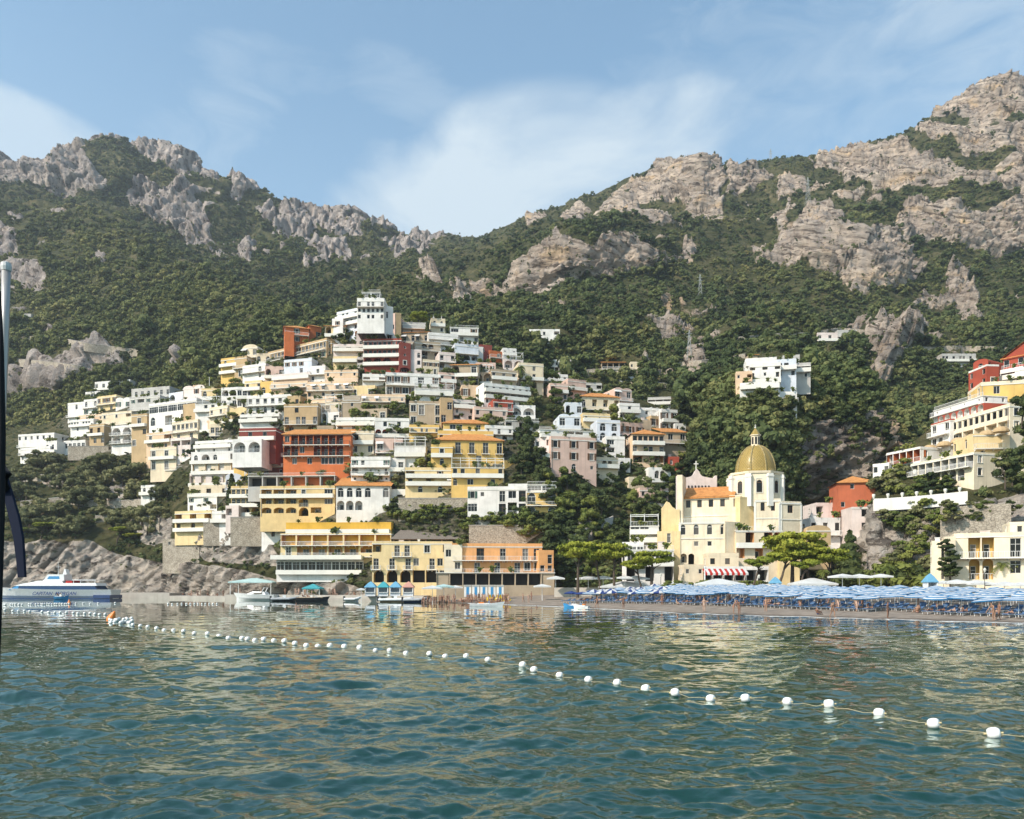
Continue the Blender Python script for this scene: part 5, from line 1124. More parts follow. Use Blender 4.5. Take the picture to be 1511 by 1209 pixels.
def parasol_root(name, label, group, kind):
    t = thing(name, label, 'parasol', (0,0,-50), 0, group)
    mb = MB(); mb.lathe([(.03,0),(.025,2.25)],6); mb.obj('pole', M['whitewood'], t)
    mb = MB(); n = 10; r = 1.42
    rg = [(r,1.86),(r*1.0,1.98),(r*.84,2.06),(r*.66,2.15),(r*.47,2.22),(r*.26,2.29),(.02,2.36)]
    if kind == 'stripe':
        for j in range(6): mb.lathe([rg[j],rg[j+1]], n, (0,0,0), (0,1,0,1,0,1)[j])
        mb.f = [f for f in mb.f if len(f) == 4]; mb.m = [ (0,1,0,1,0,1)[k//n] for k in range(len(mb.f))]
        mats = [UM['lb'], UM['w']]
    else:
        k = len(mb.v)
        for rr,z in rg:
            for i in range(n): mb.v.append((rr*math.cos(6.2832*i/n),rr*math.sin(6.2832*i/n),z))
        for j in range(6):
            for i in range(n): mb.f.append((j*n+i,j*n+(i+1)%n,(j+1)*n+(i+1)%n,(j+1)*n+i)); mb.m.append(i%2 if kind == 'sector' else 0)
        mats = [UM['nv'], UM['w']]
    mb.obj('canopy', mats, t); return t
def cloth(name, col):
    m, nt, b = nm(name, .85); nt.links.new(ramp(nt, noise(nt, geo(nt), .8, 3), [(.3,Vector(col)*.86),(.7,Vector(col)*1.05)]), b.inputs['Base Color'])
    tr = N(nt,'ShaderNodeBsdfTranslucent'); mx = N(nt,'ShaderNodeMixShader',_0=.3); nt.links.new(b.inputs['Base Color'].links[0].from_socket, tr.inputs[0])
    nt.links.new(b.outputs[0],mx.inputs[1]); nt.links.new(tr.outputs[0],mx.inputs[2]); nt.links.new(mx.outputs[0],nt.nodes['Material Output'].inputs[0]); return m
UM = dict(lb=cloth('light_blue_cloth',(.065,.24,.47)), w=cloth('white_cloth',(.78,.78,.76)), nv=cloth('navy_cloth',(.035,.07,.24)), teal=cloth('teal_cloth',(.08,.42,.47)), sky=cloth('sky_cloth',(.20,.47,.66)),
    pink=cloth('pink_cloth',(.70,.38,.30)), aqua=cloth('aqua_cloth',(.55,.74,.72)), mat=cloth('blue_mat',(.11,.20,.36)), red=cloth('red_cloth',(.55,.04,.03)), orange=cloth('orange_cloth',(.75,.20,.05)))
us = parasol_root('beach_parasol', 'light blue and white striped parasol in the packed rows on the beach', 'striped beach parasols', 'stripe')
un = parasol_root('beach_parasol', 'plain navy parasol in the darker cluster at the left end of the beach', 'navy beach parasols', 'navy')
uc = parasol_root('beach_parasol', 'navy and white segmented parasol among the first beach rows', 'segmented beach parasols', 'sector')
def lounger_root():
    t = thing('sun_lounger', 'blue cushioned sun lounger in the shade of the packed beach parasols', 'sun lounger', (0,0,-50), 0, 'sun loungers under the parasols')
    mb = MB()
    for x in (-.3,.27): mb.box(x,x+.03,-.95,.95,.27,.31)
    for x in (-.3,.27):
        for y in (-.8,.75): mb.box(x,x+.03,y,y+.04,0,.27)
    mb.obj('frame', M['whitewood'], t)
    mb = MB(); mb.box(-.29,.29,-.95,.3,.312,.40); mb.add([(-.29,.3,.312),(.29,.3,.312),(.29,.95,.66),(-.29,.95,.66),(-.29,.26,.40),(.29,.26,.40),(.29,.90,.74),(-.29,.90,.74)],[(0,1,2,3),(4,5,6,7),(0,1,5,4),(1,2,6,5),(2,3,7,6),(3,0,4,7)])
    mb.obj('mattress', UM['mat'], t); return t
lg = lounger_root(); LSPOT = []; nU = 0; first = {0:True,1:True,2:True,3:True}
def plant(k, root, loc, rz):
    t = root if first[k] else dup(root, loc, rz); first[k] = False; t.location = loc; t.rotation_euler = (rng.gauss(0,.05),rng.gauss(0,.05),rz) if k < 3 else (0,0,rz)
    if k < 3: z = rng.uniform(.94,1.07); t.scale = (z,z,rng.uniform(.92,1.08))
bz = math.atan2(BS.y, BS.x)
for row in range(9):
    e = 6.2+row*3.05
    for k in range(-2,44):
        s = k*2.62 + (1.2 if row%2 else 0) + rng.uniform(-.3,.3) + row*.35
        v, x = bpos(s, e+rng.uniform(-.3,.3))
        if x > 1535 or x < 806 or v.y < 20: continue
        if row > 6 and x < 900: continue
        if rng.random() < .03: continue
        q = 1 if x < 868 and rng.random() < .9 else (2 if x < 985 and rng.random() < .75-(x-868)/160*.5 else 0)
        plant(q, (us,un,uc)[q], v-Vector((0,0,.25+rng.random()*.12)), rng.uniform(0,6)); nU += 1
        if row < 4:
            for dx in (-.62,.62):
                if row > 2 and dx > 0: continue
                w_ = v+BS*dx-BN*.5; plant(3, lg, w_, bz+rng.uniform(-.08,.08)); LSPOT.append((w_.copy(), row, x))
# ---------------------------------------------------------------- promenade furniture
def white_parasol(x, y, D, wpx, label, mat='w', name='market_parasol', hgt=None, sq=True, grp=None):
    r = wpx/2*D/F; top = P(x,y,D); g = ground_z(top.x, top.y, dflt=None) if D > 170 else None
    zg = beach_z(x,D) if g is None else g
    if D > 118 and 818 < x < 1560: zg = max(zg, 3.0)
    t = thing(name, label, 'parasol', (top.x,top.y,zg), R(rng.uniform(-15,15)), grp); h = max(top.z-zg, 2.4)
    mb = MB(); mb.lathe([(.06,0),(.05,h-.05)],8); mb.obj('pole', M['whitewood'], t)
    n = 4 if sq else 8; mb = MB(); mb.lathe([(r*1.25,h-.22*r-.25),(r*1.25,h-.22*r),(r*.6,h-.1*r),(.03,h)],n,(0,0,0),0,math.pi/4)
    mb.f = [f for f in mb.f if not (len(f) == n and f[0] == n-1)]; mb.m = mb.m[:len(mb.f)]; mb.obj('canopy', UM[mat], t); return t
for i,(x,y,D,w_,l) in enumerate(((868,858,152,34,'white square parasol behind the first beach pine'),(890,856,151,30,'white parasol between the two left beach pines'),(938,858,149,38,'white parasol beneath the leaning beach pine'),(922,861,147,26,'small white parasol beside the leaning pine trunk'),
   (1243,857,127,34,'white parasol left of the row of black backed tables'),(1268,855,128,36,'white parasol before the spiky garden'),(1300,857,127,30,'white parasol under the tall dark conifer'),(1392,857,118,26,'white parasol left of the blue lifeguard roof'),(1412,855,117,40,'white parasol in front of the creeper wing of the villa'),(1440,856,116,44,'widest white parasol in front of the villa arches'),(1482,858,114,42,'white parasol beside the villa palms'),(1506,860,112,36,'white parasol at the right edge before the villa'),
   (800,862,148,26,'pale parasol left of the first beach pine'),(820,858,154,30,'pale parasol under the orange hotel corner'),(655,862,160,30,'pale green parasol on the crowded small beach'),(638,864,159,34,'white parasol at the left end of the crowded small beach'),(672,864,160,22,'small white parasol beside the blue cabins'),(533,868,170,14,'tiny white parasol left of the blue roofed kiosk'))):
    white_parasol(x,y,D,w_,l,'aqua' if 'green' in l else 'w')
def tent(x0,x1,y0,y1,D,mat,label,depth=4.0,zg=None,name='canopy_tent'):
    a, b = P(x0,y0,D), P(x1,y0,D); w = b.x-a.x; zt = a.z; zg = zg if zg is not None else P(x0,y1,D).z
    t = thing(name, label, 'tent', ((a.x+b.x)/2,D,zg)); h = zt-zg
    for sx in (-1,1):
        for yy in (.1,depth-.1): mb = MB(); mb.box(sx*w*.46-.06,sx*w*.46+.06,yy-.06,yy+.06,0,h-.8); mb.obj('post', M['whitewood'], t)
    mb = MB(); e = h-.95
    mb.add([(-w/2,-.4,e),(w/2,-.4,e),(w/2,depth+.4,e),(-w/2,depth+.4,e),(-w/2*.12,depth/2,h),(w/2*.12,depth/2,h),(-w/2,-.4,e-.3),(w/2,-.4,e-.3),(w/2,depth+.4,e-.3),(-w/2,depth+.4,e-.3)],[(0,1,5,4),(1,2,5),(2,3,4,5),(3,0,4),(6,7,1,0),(7,8,2,1),(9,6,0,3)])
    mb.obj('canopy', UM[mat], t); return t
tent(337,402,853,879,196,'aqua','wide pale green canopy over the landing stage',6)
tent(446,472,862,880,186,'teal','teal tent on the landing quay')
tent(1028,1100,854,874,138,'w','long white awning tent by the blue roofed hut',4,3.0)
tent(968,1020,858,874,142,'w','white tent strip under the green hedge of the beach restaurant',3,3.0)
tent(1178,1236,853,872,130,'w','broad white tent right of the blue roofed hut',5,3.0)
tent(886,960,858,876,148,'w','white pergola tent behind the leaning beach pine',4,3.0)
def kiosk(x,y0,y1,wpx,D,mat,label,zg=None,dark=True):
    w = wpx*D/F; a = P(x,y1,D); zg = a.z if zg is None else zg; h = P(x,y0,D).z-zg
    t = thing('beach_kiosk', label, 'kiosk', (a.x,D,zg)); b = w*.42; e = h*.62
    mb = MB(); mb.box(-b,b,0,2*b,0,e*.42); mb.box(-b,-b+.1,.003,2*b-.003,e*.42,e); mb.box(b-.1,b,.003,2*b-.003,e*.42,e); mb.box(-b+.1,b-.1,2*b-.1,2*b-.004,e*.42,e); mb.obj('wall', wm('bl'), t)
    for sx in (-1,1): mb = MB(); mb.box(sx*b-.06,sx*b+.06,-.09,-.003,0,e); mb.obj('post', M['whitewood'], t)
    mb = MB(); mb.lathe([(w*.72,e-.12),(w*.72,e),(w*.3,e+(h-e)*.7),(.02,h)],4,(0,b,0),0,math.pi/4); mb.obj('roof', UM[mat], t)
    mb = MB(); mb.box(-b-.1,b+.1,-.35,-.1,e*.40,e*.44); mb.obj('counter', M['whitewood'], t); return t
for x,m_,l in ((546,'sky','small kiosk with a pale blue pyramid roof, left end of the row'),(565,'teal','small kiosk with a teal pyramid roof on the quay'),(583,'sky','small kiosk with a pale blue pyramid roof between teal and pink'),(602,'pink','small kiosk with a faded pink pyramid roof')): kiosk(x,858,880,17,174.5-(x-546)*.06,m_,l)
kiosk(1146,851,872,15,133,'sky','white lifeguard hut with a bright blue pyramid roof behind the parasols',2.2); kiosk(1376,846,872,17,116,'sky','white lifeguard hut with a bright blue roof near the villa',2.0)
for i in range(5):
    x = 690+i*12; a = P(x,880,158.5); t = thing('beach_cabin', 'white beach cabin with a blue door behind the crowded small beach', 'cabin', (a.x,158.5,1.2), 0, 'row of blue doored cabins')
    mb = MB(); mb.box(-.72,.72,0,1.6,0,2.3); mb.obj('wall', wm('wh'), t); mb = MB(); mb.box(-.27,.27,-.04,-.003,.05,2.0); mb.obj('door', plain('cabin_blue',(.06,.25,.48)), t); mb = MB(); mb.box(-.76,.76,-.2,1.7,2.303,2.42); mb.obj('roof', wm('wh'), t)
def awn_stripe():
    t = thing('striped_awning','red and white striped awning over the beach restaurant terrace','awning', P(1068,848,149.2)); D_ = 149.2; w = 64*D_/F; n = 16
    for mi in (0,1):
        mb = MB()
        for i in range(mi,n,2):
            x0,x1 = -w/2+w*i/n,-w/2+w*(i+1)/n; mb.quad((x0,0,1.1),(x1,0,1.1),(x1,-1.9,.25),(x0,-1.9,.25)); mb.quad((x0,-1.9,.25),(x1,-1.9,.25),(x1,-1.9,-.15),(x0,-1.9,-.15))
        mb.obj('stripe', UM['w' if mi else 'red'], t)
awn_stripe()
def lamp(x,y0,y1,D,label):
    a = P(x,y1,D); h = P(x,y0,D).z-a.z; t = thing('street_lamp', label, 'street lamp', a)
    mb = MB(); mb.lathe([(.14,0),(.1,.4),(.05,.5),(.045,h-.7)],8); mb.obj('post', M['iron'], t)
    mb = MB(); mb.lathe([(.06,h-.7),(.2,h-.35),(.22,h-.2),(.05,h)],6); mb.obj('lantern', plain('lamp_glass',(.6,.58,.5)), t)
lamp(1453,838,872,114,'black street lamp before the villa arches'); lamp(496,856,880,181,'black street lamp on the landing quay'); lamp(1120,848,873,137,'black street lamp left of the blue roofed hut'); lamp(975,846,873,143,'black street lamp under the beach restaurant hedge')
def pylon(x,y0,y1,D,label):
    a = P(x,y1,D); h = P(x,y0,D).z-a.z; t = thing('lattice_pylon', label, 'pylon', a); b = h*.085; mb = MB(); r = max(.06, D*.00016)
    for sx in (-1,1):
        for sy in (-1,1): mb.tube([(sx*b,sy*b,-1),(sx*b*.12,sy*b*.12,h)], r, 4)
    n = 6
    for i in range(n):
        z0,z1 = h*i/n,h*(i+1)/n; c0,c1 = b*(1-.88*i/n), b*(1-.88*(i+1)/n)
        mb.tube([(-c0,-c0,z0),(c1,-c1,z1)],r*.7,4); mb.tube([(c0,-c0,z0),(-c1,-c1,z1)],r*.7,4); mb.tube([(-c0,c0,z0),(c1,c1,z1)],r*.7,4)
    mb.obj('tower', plain('galvanised',(.42,.42,.40),.5,.3), t)
    mb = MB()
    for k in (.74,.86): mb.box(-h*.1,h*.1,-r,r,h*k,h*k+r*2)
    mb.obj('cross_arm', plain('galvanised',(.42,.42,.40),.5,.3), t)
for x,y0,y1,l in ((1033,405,440,'steel pylon at the foot of the central cliffs'),(1017,487,528,'steel pylon lower down above the valley houses'),(1192,262,300,'steel pylon on the ridge beside the banded cliffs')): pylon(x,y0,y1,(hit(x,y1,('right_mountain',)) or 480)-1,l)
pylon(1137,220,248,845,'thin antenna mast standing on the skyline')
for x,y0,y1,l in ((309,558,592,'tall white flagpole beside the tree covered spur'),(1040,838,872,'slim white flagpole before the beach restaurant')):
    D_ = hit(x,y1,('town_hill',)) if x < 400 else 141; a = P(x,y1,D_); h = P(x,y0,D_).z-a.z; t = thing('flagpole', l, 'flagpole', a); mb = MB(); mb.lathe([(.14,-.5),(.09,h)],6); mb.obj('pole', M['whitewood'], t); mb = MB(); mb.lathe([(.16,h),(.16,h+.2),(.02,h+.3)],8); mb.obj('cap', M['whitewood'], t)

def road(pts, name, label, cat, hgt, names, mat='stone'):
    """a road or terrace edge wall following the hillside"""
    v = []
    for (x0,y0),(x1,y1) in zip(pts[:-1],pts[1:]):
        n = max(2,int(abs(x1-x0)/5))
        for i in range(n+(1 if (x1,y1) == pts[-1] else 0)):
            u = i/n; x,y = x0+(x1-x0)*u, y0+(y1-y0)*u; D = hit(x,y,names)
            if D: v.append(P(x,y,D-.5))
    if len(v) < 3: return
    for _ in range(3): v = [v[0]]+[(a+b*2+c)/4 for a,b,c in zip(v[:-2],v[1:-1],v[2:])]+[v[-1]]
    t = thing(name, label, cat, v[len(v)//2]); o0 = t.location.copy(); mb = MB(); cp = MB()
    for a,b in zip(v[:-1],v[1:]):
        a,b = a-o0,b-o0; dz = Vector((0,0,-2.5)); up = Vector((0,0,hgt)); bk = Vector((0,2.5,0))
        mb.add([a+dz,b+dz,b+up,a+up,a+dz+bk,b+dz+bk,b+up+bk,a+up+bk],[(0,1,2,3),(4,5,6,7),(3,2,6,7)]); cp.quad(a+up+Vector((0,-.08,.02)),b+up+Vector((0,-.08,.02)),b+up+Vector((0,.4,.25)),a+up+Vector((0,.4,.25)))
    mb.obj('wall', M[mat] if mat in M else wm(mat), t); cp.obj('parapet', M['concrete'], t)
RMn, GSn, THn = ('right_mountain',), ('green_slope',), ('town_hill',)
for pts,l,hg,nn,m_ in (([(1335,519),(1400,516),(1460,517),(1511,521)],'road wall running level below the leaning rock spire',1.6,RMn,'stone'),([(1060,604),(1085,594),(1110,582),(1150,572)],'pale road wall climbing to the white hotel cluster',2.2,RMn,'stone'),
   ([(850,553),(910,549),(975,553),(1010,546)],'road wall above the tiled villa in the valley',1.6,RMn,'stone'),([(1090,503),(1140,498),(1190,496)],'high terrace wall beneath the central cliffs',1.4,RMn,'stone'),([(1195,497),(1240,489),(1275,492)],'high terrace wall beside the pale house on the rocks',1.5,RMn,'stone'),
   ([(930,567),(1000,572),(1040,566)],'long garden terrace wall above the tiled gable house',1.3,RMn,'stone'),([(1000,540),(1060,534),(1100,528)],'terrace wall left of the small dark roofed house',1.2,RMn,'stone'),
   ([(22,503),(70,499),(130,512),(205,521)],'road wall crossing the wooded slope',1.7,GSn,'stone'),([(24,534),(70,538),(120,545)],'lower road wall on the wooded slope above the left cliff',1.6,GSn,'stone'),
   ([(20,713),(60,708),(120,712),(180,709)],'upper dry stone terrace among the olive trees',1.9,THn,'stone'),([(30,748),(90,742),(150,749),(210,745)],'middle dry stone terrace among the olive trees',1.8,THn,'stone'),([(140,770),(190,766),(235,774)],'lower dry stone terrace at the end of the olive slope',1.8,THn,'stone'),
   ([(845,800),(880,783),(905,772)],'ramp wall climbing behind the beach pines',1.6,THn,'gr')): road(pts,'terrace_wall' if 'terrace' in l else 'road_wall',l,'wall',hg,nn,m_)
# ---------------------------------------------------------------- single trees and shrubs
def tree_root(name, label, cat, group, crown, trunk):
    t = thing(name, label, cat, (0,0,-60), 0, group); mobj('trunk', trunk, t); mobj('crown', crown, t); return t
def trunk_mesh(h, r, lean=0, limbs=3, seed=0):
    q = random.Random(seed); mb = MB(); pts = [(0,0,-.6)]; x = y = 0
    for i in range(1,6):
        x += lean*h/6+q.uniform(-.04,.04)*h; y += q.uniform(-.03,.03)*h; pts.append((x,y,h*i/5))
    mb.tube(pts, [r*(1-.11*i) for i in range(6)], 7)
    for k in range(limbs):
        a = q.uniform(0,6.28); b = pts[3+k%2]; mb.tube([b,(b[0]+math.cos(a)*h*.14,b[1]+math.sin(a)*h*.14,b[2]+h*.16),(b[0]+math.cos(a)*h*.3,b[1]+math.sin(a)*h*.3,b[2]+h*.24)],[r*.5,r*.38,r*.2],5)
    return mb.mesh('trunk', M['bark']), pts[-1]
# unit trees (1 m wide crown radius) shared by their copies
PINE = []
for i,ln in enumerate((0,.35,-.3)):
    tm, top = trunk_mesh(1.5,.075,ln,4,i); c = crown_mesh('crown', M['pine_leaf'], 80+i, 1.0, .42, 1900, .05, 13, .7, cz=0)
    c.transform(Matrix.Translation((top[0],top[1],1.62))); PINE.append((tm,c))
ROUND = [(trunk_mesh(.9,.07,0,3,20+i)[0], crown_mesh('crown', M[m_], 90+i, 1.0, .95, 900, .075, 10, cz=1.15)) for i,m_ in enumerate(('dark_leaf','fresh_leaf','wood_leaf','dark_leaf'))]
OLIVE = [(trunk_mesh(.6,.07,.1,3,30+i)[0], crown_mesh('crown', M['olive_leaf'], 100+i, 1.0, .8, 620, .08, 9, cz=.8)) for i in range(3)]
SHRUB = [(trunk_mesh(.3,.05,0,3,35+i)[0], crown_mesh('crown', M[m_], 110+i, 1.0, .6, 420, .09, 7, cz=.35)) for i,m_ in enumerate(('fresh_leaf','dark_leaf','olive_leaf'))]
def cyp_mesh(seed, base, power, n, leaf, mat, bumpy=.15):
    r = np.random.default_rng(seed); h = r.random(n)**.8; rad = base*(1-h)**power*(1+bumpy*np.sin(h*40+r.random()*6))*r.uniform(.7,1.05,n); a = r.uniform(0,6.28,n)
    p = np.stack([rad*np.cos(a), rad*np.sin(a), .06+h*.94],1); d = np.stack([np.cos(a),np.sin(a),.3+0*a],1)+r.normal(size=(n,3))*.5; d /= np.linalg.norm(d,axis=1)[:,None]
    t = np.cross(d,r.normal(size=(n,3))); t /= np.linalg.norm(t,axis=1)[:,None]; b = np.cross(d,t); s = leaf*r.uniform(.6,1.4,n)[:,None]
    mb = MB(); mb.v = np.stack([p-t*s-b*s,p+t*s-b*s,p+t*s*.6+b*s,p-t*s*.6+b*s],1).reshape(-1,3).tolist(); mb.f = np.arange(4*n).reshape(-1,4).tolist(); mb.m = [0]*n
    mb.lathe([(base*.6,.05),(base*.72,.25),(base*.5,.6),(.01,.95)],7); return mb.mesh('crown', mat)
CYP = [(trunk_mesh(.3,.02,0,0,50)[0], cyp_mesh(5,.13,.55,700,.022,M['dark_leaf']))]
NORF = [(trunk_mesh(.9,.018,0,0,51)[0], cyp_mesh(6,.26,.75,1500,.026,M['dark_leaf'],.45))]
def palm_mesh():
    tr = MB(); tr.tube([(0,0,-.3),(.02,0,.4),(.0,.02,.9)],[.035,.028,.025],7); cm = MB(); q = random.Random(4)
    for k in range(26):
        a = 6.283*k/26*3.1; el = q.uniform(-.35,.95); L_ = q.uniform(.26,.36); dx,dy = math.cos(a),math.sin(a); pts = []
        for i in range(6):
            u = i/5; rr = L_*u*math.cos(el*.6); z = .9+L_*(math.sin(el)*u - .85*u*u); pts.append(Vector((dx*rr,dy*rr,z)))
        n = Vector((-dy,dx,0))
        for i in range(5):
            for s_ in (-1,1):
                for w_ in (0,.5):
                    b0 = pts[i].lerp(pts[i+1],w_); b1 = pts[i].lerp(pts[i+1],w_+.32); tip = n*s_*(.075*(1-.6*(i/5)))+Vector((0,0,-.035)); cm.add([b0,b1,b1+tip*.9,b0+tip],[(0,1,2,3)])
    return tr.mesh('trunk', M['bark']), cm.mesh('crown', M['fresh_leaf'])
PALM = [palm_mesh()]
_roots = {}
def tree(kind, var, x, y, hpx, label, D=None, names=('town_hill',), group=None, name='tree', cat='tree', wfac=1.0, zg=None, unit=None):
    """one tree standing at photo column x with its foot at row y, hpx tall"""
    D = D or ((hit(x,y,names) or 200)-.4); lib = dict(pine=PINE,round=ROUND,olive=OLIVE,shrub=SHRUB,cyp=CYP,norf=NORF,palm=PALM)[kind]
    uh = dict(pine=2.0,round=2.0,olive=1.5,shrub=.9,cyp=1.0,norf=1.0,palm=1.0)[kind]; k = var % len(lib)
    a = P(x,y,D); s = hpx*D/F/uh
    if zg is not None: a.z = zg
    key = (kind,k); w = s*wfac; rz = rng.uniform(0,6.28) if kind not in ('pine',) else rng.uniform(-.4,.4)
    if key not in _roots:
        t = tree_root(name, label, cat, group, lib[k][1], lib[k][0]); _roots[key] = t
    else: t = dup(_roots[key], a)
    t.name = name; t['label'] = label; t['category'] = cat
    if group: t['group'] = group
    elif 'group' in t: del t['group']
    t.location = a; t.scale = (w,w,s); t.rotation_euler = (0,0,rz); return t
# stone pines on the beach
for v,x,y,h,D,wf,l in ((0,852,874,70,150,.95,'tall upright stone pine at the left end of the beach'),(2,886,874,64,149,.75,'stone pine leaning left beside the tallest beach pine'),(0,905,874,68,148,.85,'slender stone pine with a high crown behind the parasols'),
   (2,946,872,44,146,1.0,'low stone pine with a trunk leaning hard to the left'),(0,960,872,56,146,1.25,'spreading stone pine with a broad flat crown'),(1,1112,868,50,139,.95,'leaning stone pine with a single round crown beside the church restaurant'),
   (0,1168,866,84,139,1.1,'biggest stone pine in front of the church apse'),(1,1150,868,62,137,1.0,'stone pine crowded under the biggest pine'),(2,1198,868,66,138,1.1,'stone pine with a low dense crown right of the biggest pine'),(0,1222,868,60,137,1.0,'stone pine at the right end of the promenade grove'),(1,1180,870,46,134,1.0,'young bright pine in front of the promenade grove')):
    tree('pine',v,x,y,h,l,D,name='stone_pine',wfac=wf,zg=2.9)
tree('norf','0'=='1',1254,816,84,'tall dark conifer with tiered branches before the pink house',150,name='conifer',zg=3.0)
D_ = hit(617,492,('town_hill',)) or 268
tree('pine',0,617,494,32,'umbrella pine on the crest right of the hilltop hotel',D_,name='stone_pine',wfac=1.0); tree('cyp',0,630,506,32,'slim dark cypress beside the umbrella pine on the crest',name='cypress',cat='tree')
tree('pine',2,713,562,18,'small umbrella pine on the right shoulder of the town',name='stone_pine',wfac=1.4)
tree('cyp',0,342,752,52,'tall cypress in the left stack of terraces',name='cypress',wfac=1.3); tree('cyp',0,1034,700,70,'wide dark cypress behind the church roof',D=212,name='cypress',wfac=1.9,names=None); tree('cyp',0,1018,690,50,'thin dark cypress left of the church cross',D=214,name='cypress',wfac=1.2)
tree('round',0,432,590,20,'dark spreading tree shading the road in mid town',name='spreading_tree',wfac=1.5)
tree('palm',0,767,575,36,'tall palm in front of the cream palace',name='palm',wfac=.9)
for x,y,h,l in ((1478,872,42,'palm with drooping fronds before the villa arches'),(1502,872,44,'palm at the right edge before the villa'),(1402,870,34,'short palm beside the creeper wing of the villa'),(1215,870,30,'short palm on the promenade left of the broad tent'),(1310,872,36,'palm under the bluff beside the spiky garden'),(1284,872,30,'smaller palm in the spiky garden')):
    tree('palm',0,x,y,h,l,D=120 if x > 1380 else 132,name='palm',wfac=1.15,zg=2.9)
# olive slope above the cliff: every crown a tree of its own
q = random.Random(21); n = 0
while n < 74:
    x, y = q.uniform(8,262), q.uniform(690,792)
    if (x > 200 and y < 700) or (x > 235 and y > 745): continue
    if pip(np.array([x]),np.array([y]),[(95,695),(130,700),(125,715),(90,712)])[0]: continue
    tree('olive',n,x,y,q.uniform(16,29),'silvery green olive tree on the terraced slope above the sea cliff',group='olive trees above the cliff',name='olive_tree',wfac=q.uniform(.95,1.3)); n += 1
for x,y,h in ((60,792,22),(30,796,18),(172,800,24),(190,804,18)): tree('pine',1,x,y,h,'bright flat topped pine at the lip of the sea cliff',group='pines on the cliff lip',name='cliff_pine',wfac=1.5)
# trees filling the valley right of the town and the gardens among the houses
def grove(n, poly, kinds, hr, label, group, name, wr=(.9,1.25), names=('town_hill',), D=None, zg=None, seed=1):
    q = random.Random(seed); xs = [p[0] for p in poly]; ys = [p[1] for p in poly]; k = 0; spots = []
    while k < n:
        x, y = q.uniform(min(xs),max(xs)), q.uniform(min(ys),max(ys))
        if not pip(np.array([x]),np.array([y]),poly)[0]: continue
        tree(kinds[k%len(kinds)][0],kinds[k%len(kinds)][1],x,y,q.uniform(*hr),label,D=D,names=names,group=group,name=name,wfac=q.uniform(*wr),zg=zg); k += 1
grove(58,[(755,625),(800,635),(792,690),(830,715),(930,720),(990,750),(980,790),(900,850),(835,850),(826,770),(760,690)],[('round',0),('round',2),('round',3),('round',1)],(20,37),'dark leafy tree in the ravine between the town and the church','trees in the ravine','broadleaf_tree',seed=3)
grove(38,[(770,572),(810,575),(850,592),(900,625),(1000,640),(1060,640),(1070,740),(1010,735),(960,700),(900,655),(800,632),(768,610)],[('round',0),('round',1),('round',2)],(16,30),'leafy garden tree among the scattered valley houses','trees among the valley houses','garden_tree',seed=4)
grove(26,[(655,520),(690,530),(712,545),(708,575),(680,570),(655,545)],[('round',2),('round',1),('round',0)],(10,18),'small green tree in the grove on the right shoulder of the town','trees on the right shoulder','garden_tree',seed=5)
grove(26,[(305,565),(340,560),(362,572),(358,592),(335,600),(305,592)],[('round',1),('olive',0),('round',1)],(13,22),'bright green tree on the spur in front of the yellow arched house','trees on the green spur','spur_tree',seed=6)
grove(24,[(478,490),(525,492),(525,506),(480,508)],[('round',0),('shrub',1)],(9,15),'dark clipped tree in the garden below the hilltop hotel','trees in the hilltop garden','garden_tree',seed=7)
grove(24,[(578,748),(688,748),(690,768),(580,770)],[('shrub',0),('shrub',1),('shrub',0)],(8,14),'green bush on the terrace below the long white arched house','bushes on the lower terrace','terrace_bush',seed=8)
grove(28,[(690,766),(830,766),(835,796),(690,782)],[('shrub',1),('shrub',0),('shrub',0)],(9,16),'green bush spilling below the white house with the rooftop terrace','bushes below the white house','terrace_bush',seed=9)
grove(28,[(815,770),(835,770),(838,850),(815,850)],[('round',0),('shrub',1)],(16,30),'dark creeper covered tree beside the orange seafront hotel','dark trees beside the orange hotel','creeper_tree',seed=10)
grove(90,[(290,640),(330,600),(400,590),(500,540),(620,510),(690,560),(760,620),(750,690),(690,690),(560,760),(340,760),(280,740)],[('shrub',0),('shrub',1),('shrub',2)],(8,15),'small green shrub squeezed between the stacked houses','shrubs between the houses','garden_shrub',seed=11)
grove(44,[(1292,750),(1350,738),(1420,738),(1416,760),(1370,800),(1372,850),(1300,850),(1330,800)],[('shrub',0),('shrub',2),('shrub',0)],(10,18),'bright creeper bush hanging on the bluff under the hotel terrace','creepers on the bluff','creeper_bush',names=('hotel_bluff',),seed=12)
grove(40,[(1040,602),(1100,596),(1240,604),(1310,646),(1305,678),(1284,668),(1230,634),(1180,616),(1130,616),(1095,640),(1072,690),(1050,690)],[('round',0),('round',3),('round',2)],(18,30),'dark tree overhanging the rock hollow behind the church','trees over the rock hollow','broadleaf_tree',names=('right_mountain','town_hill'),seed=23)
grove(16,[(1290,705),(1340,680),(1345,725),(1292,735)],[('shrub',0),('shrub',1),('shrub',2)],(10,18),'green bush under the white left wing of the hotel','bushes under the hotel wing','terrace_bush',names=('hotel_bluff',),seed=24)
grove(16,[(1340,712),(1435,700),(1440,722),(1345,735)],[('shrub',1),('shrub',0)],(10,16),'dark shrub along the white balustrade of the hotel','shrubs along the hotel balustrade','terrace_bush',names=('hotel_bluff',),seed=13)
grove(22,[(1394,742),(1495,742),(1495,768),(1394,768)],[('shrub',0),('shrub',2),('shrub',1)],(6,12),'small plant rooted in the rough stone wall above the villa','plants in the stone wall','wall_plant',D=140.5,seed=29)
grove(14,[(1486,640),(1530,600),(1530,740),(1470,740)],[('round',0),('round',2)],(26,46),'dark tree hugging the yellow end of the hotel at the right edge','trees at the right edge','broadleaf_tree',D=146,seed=14)
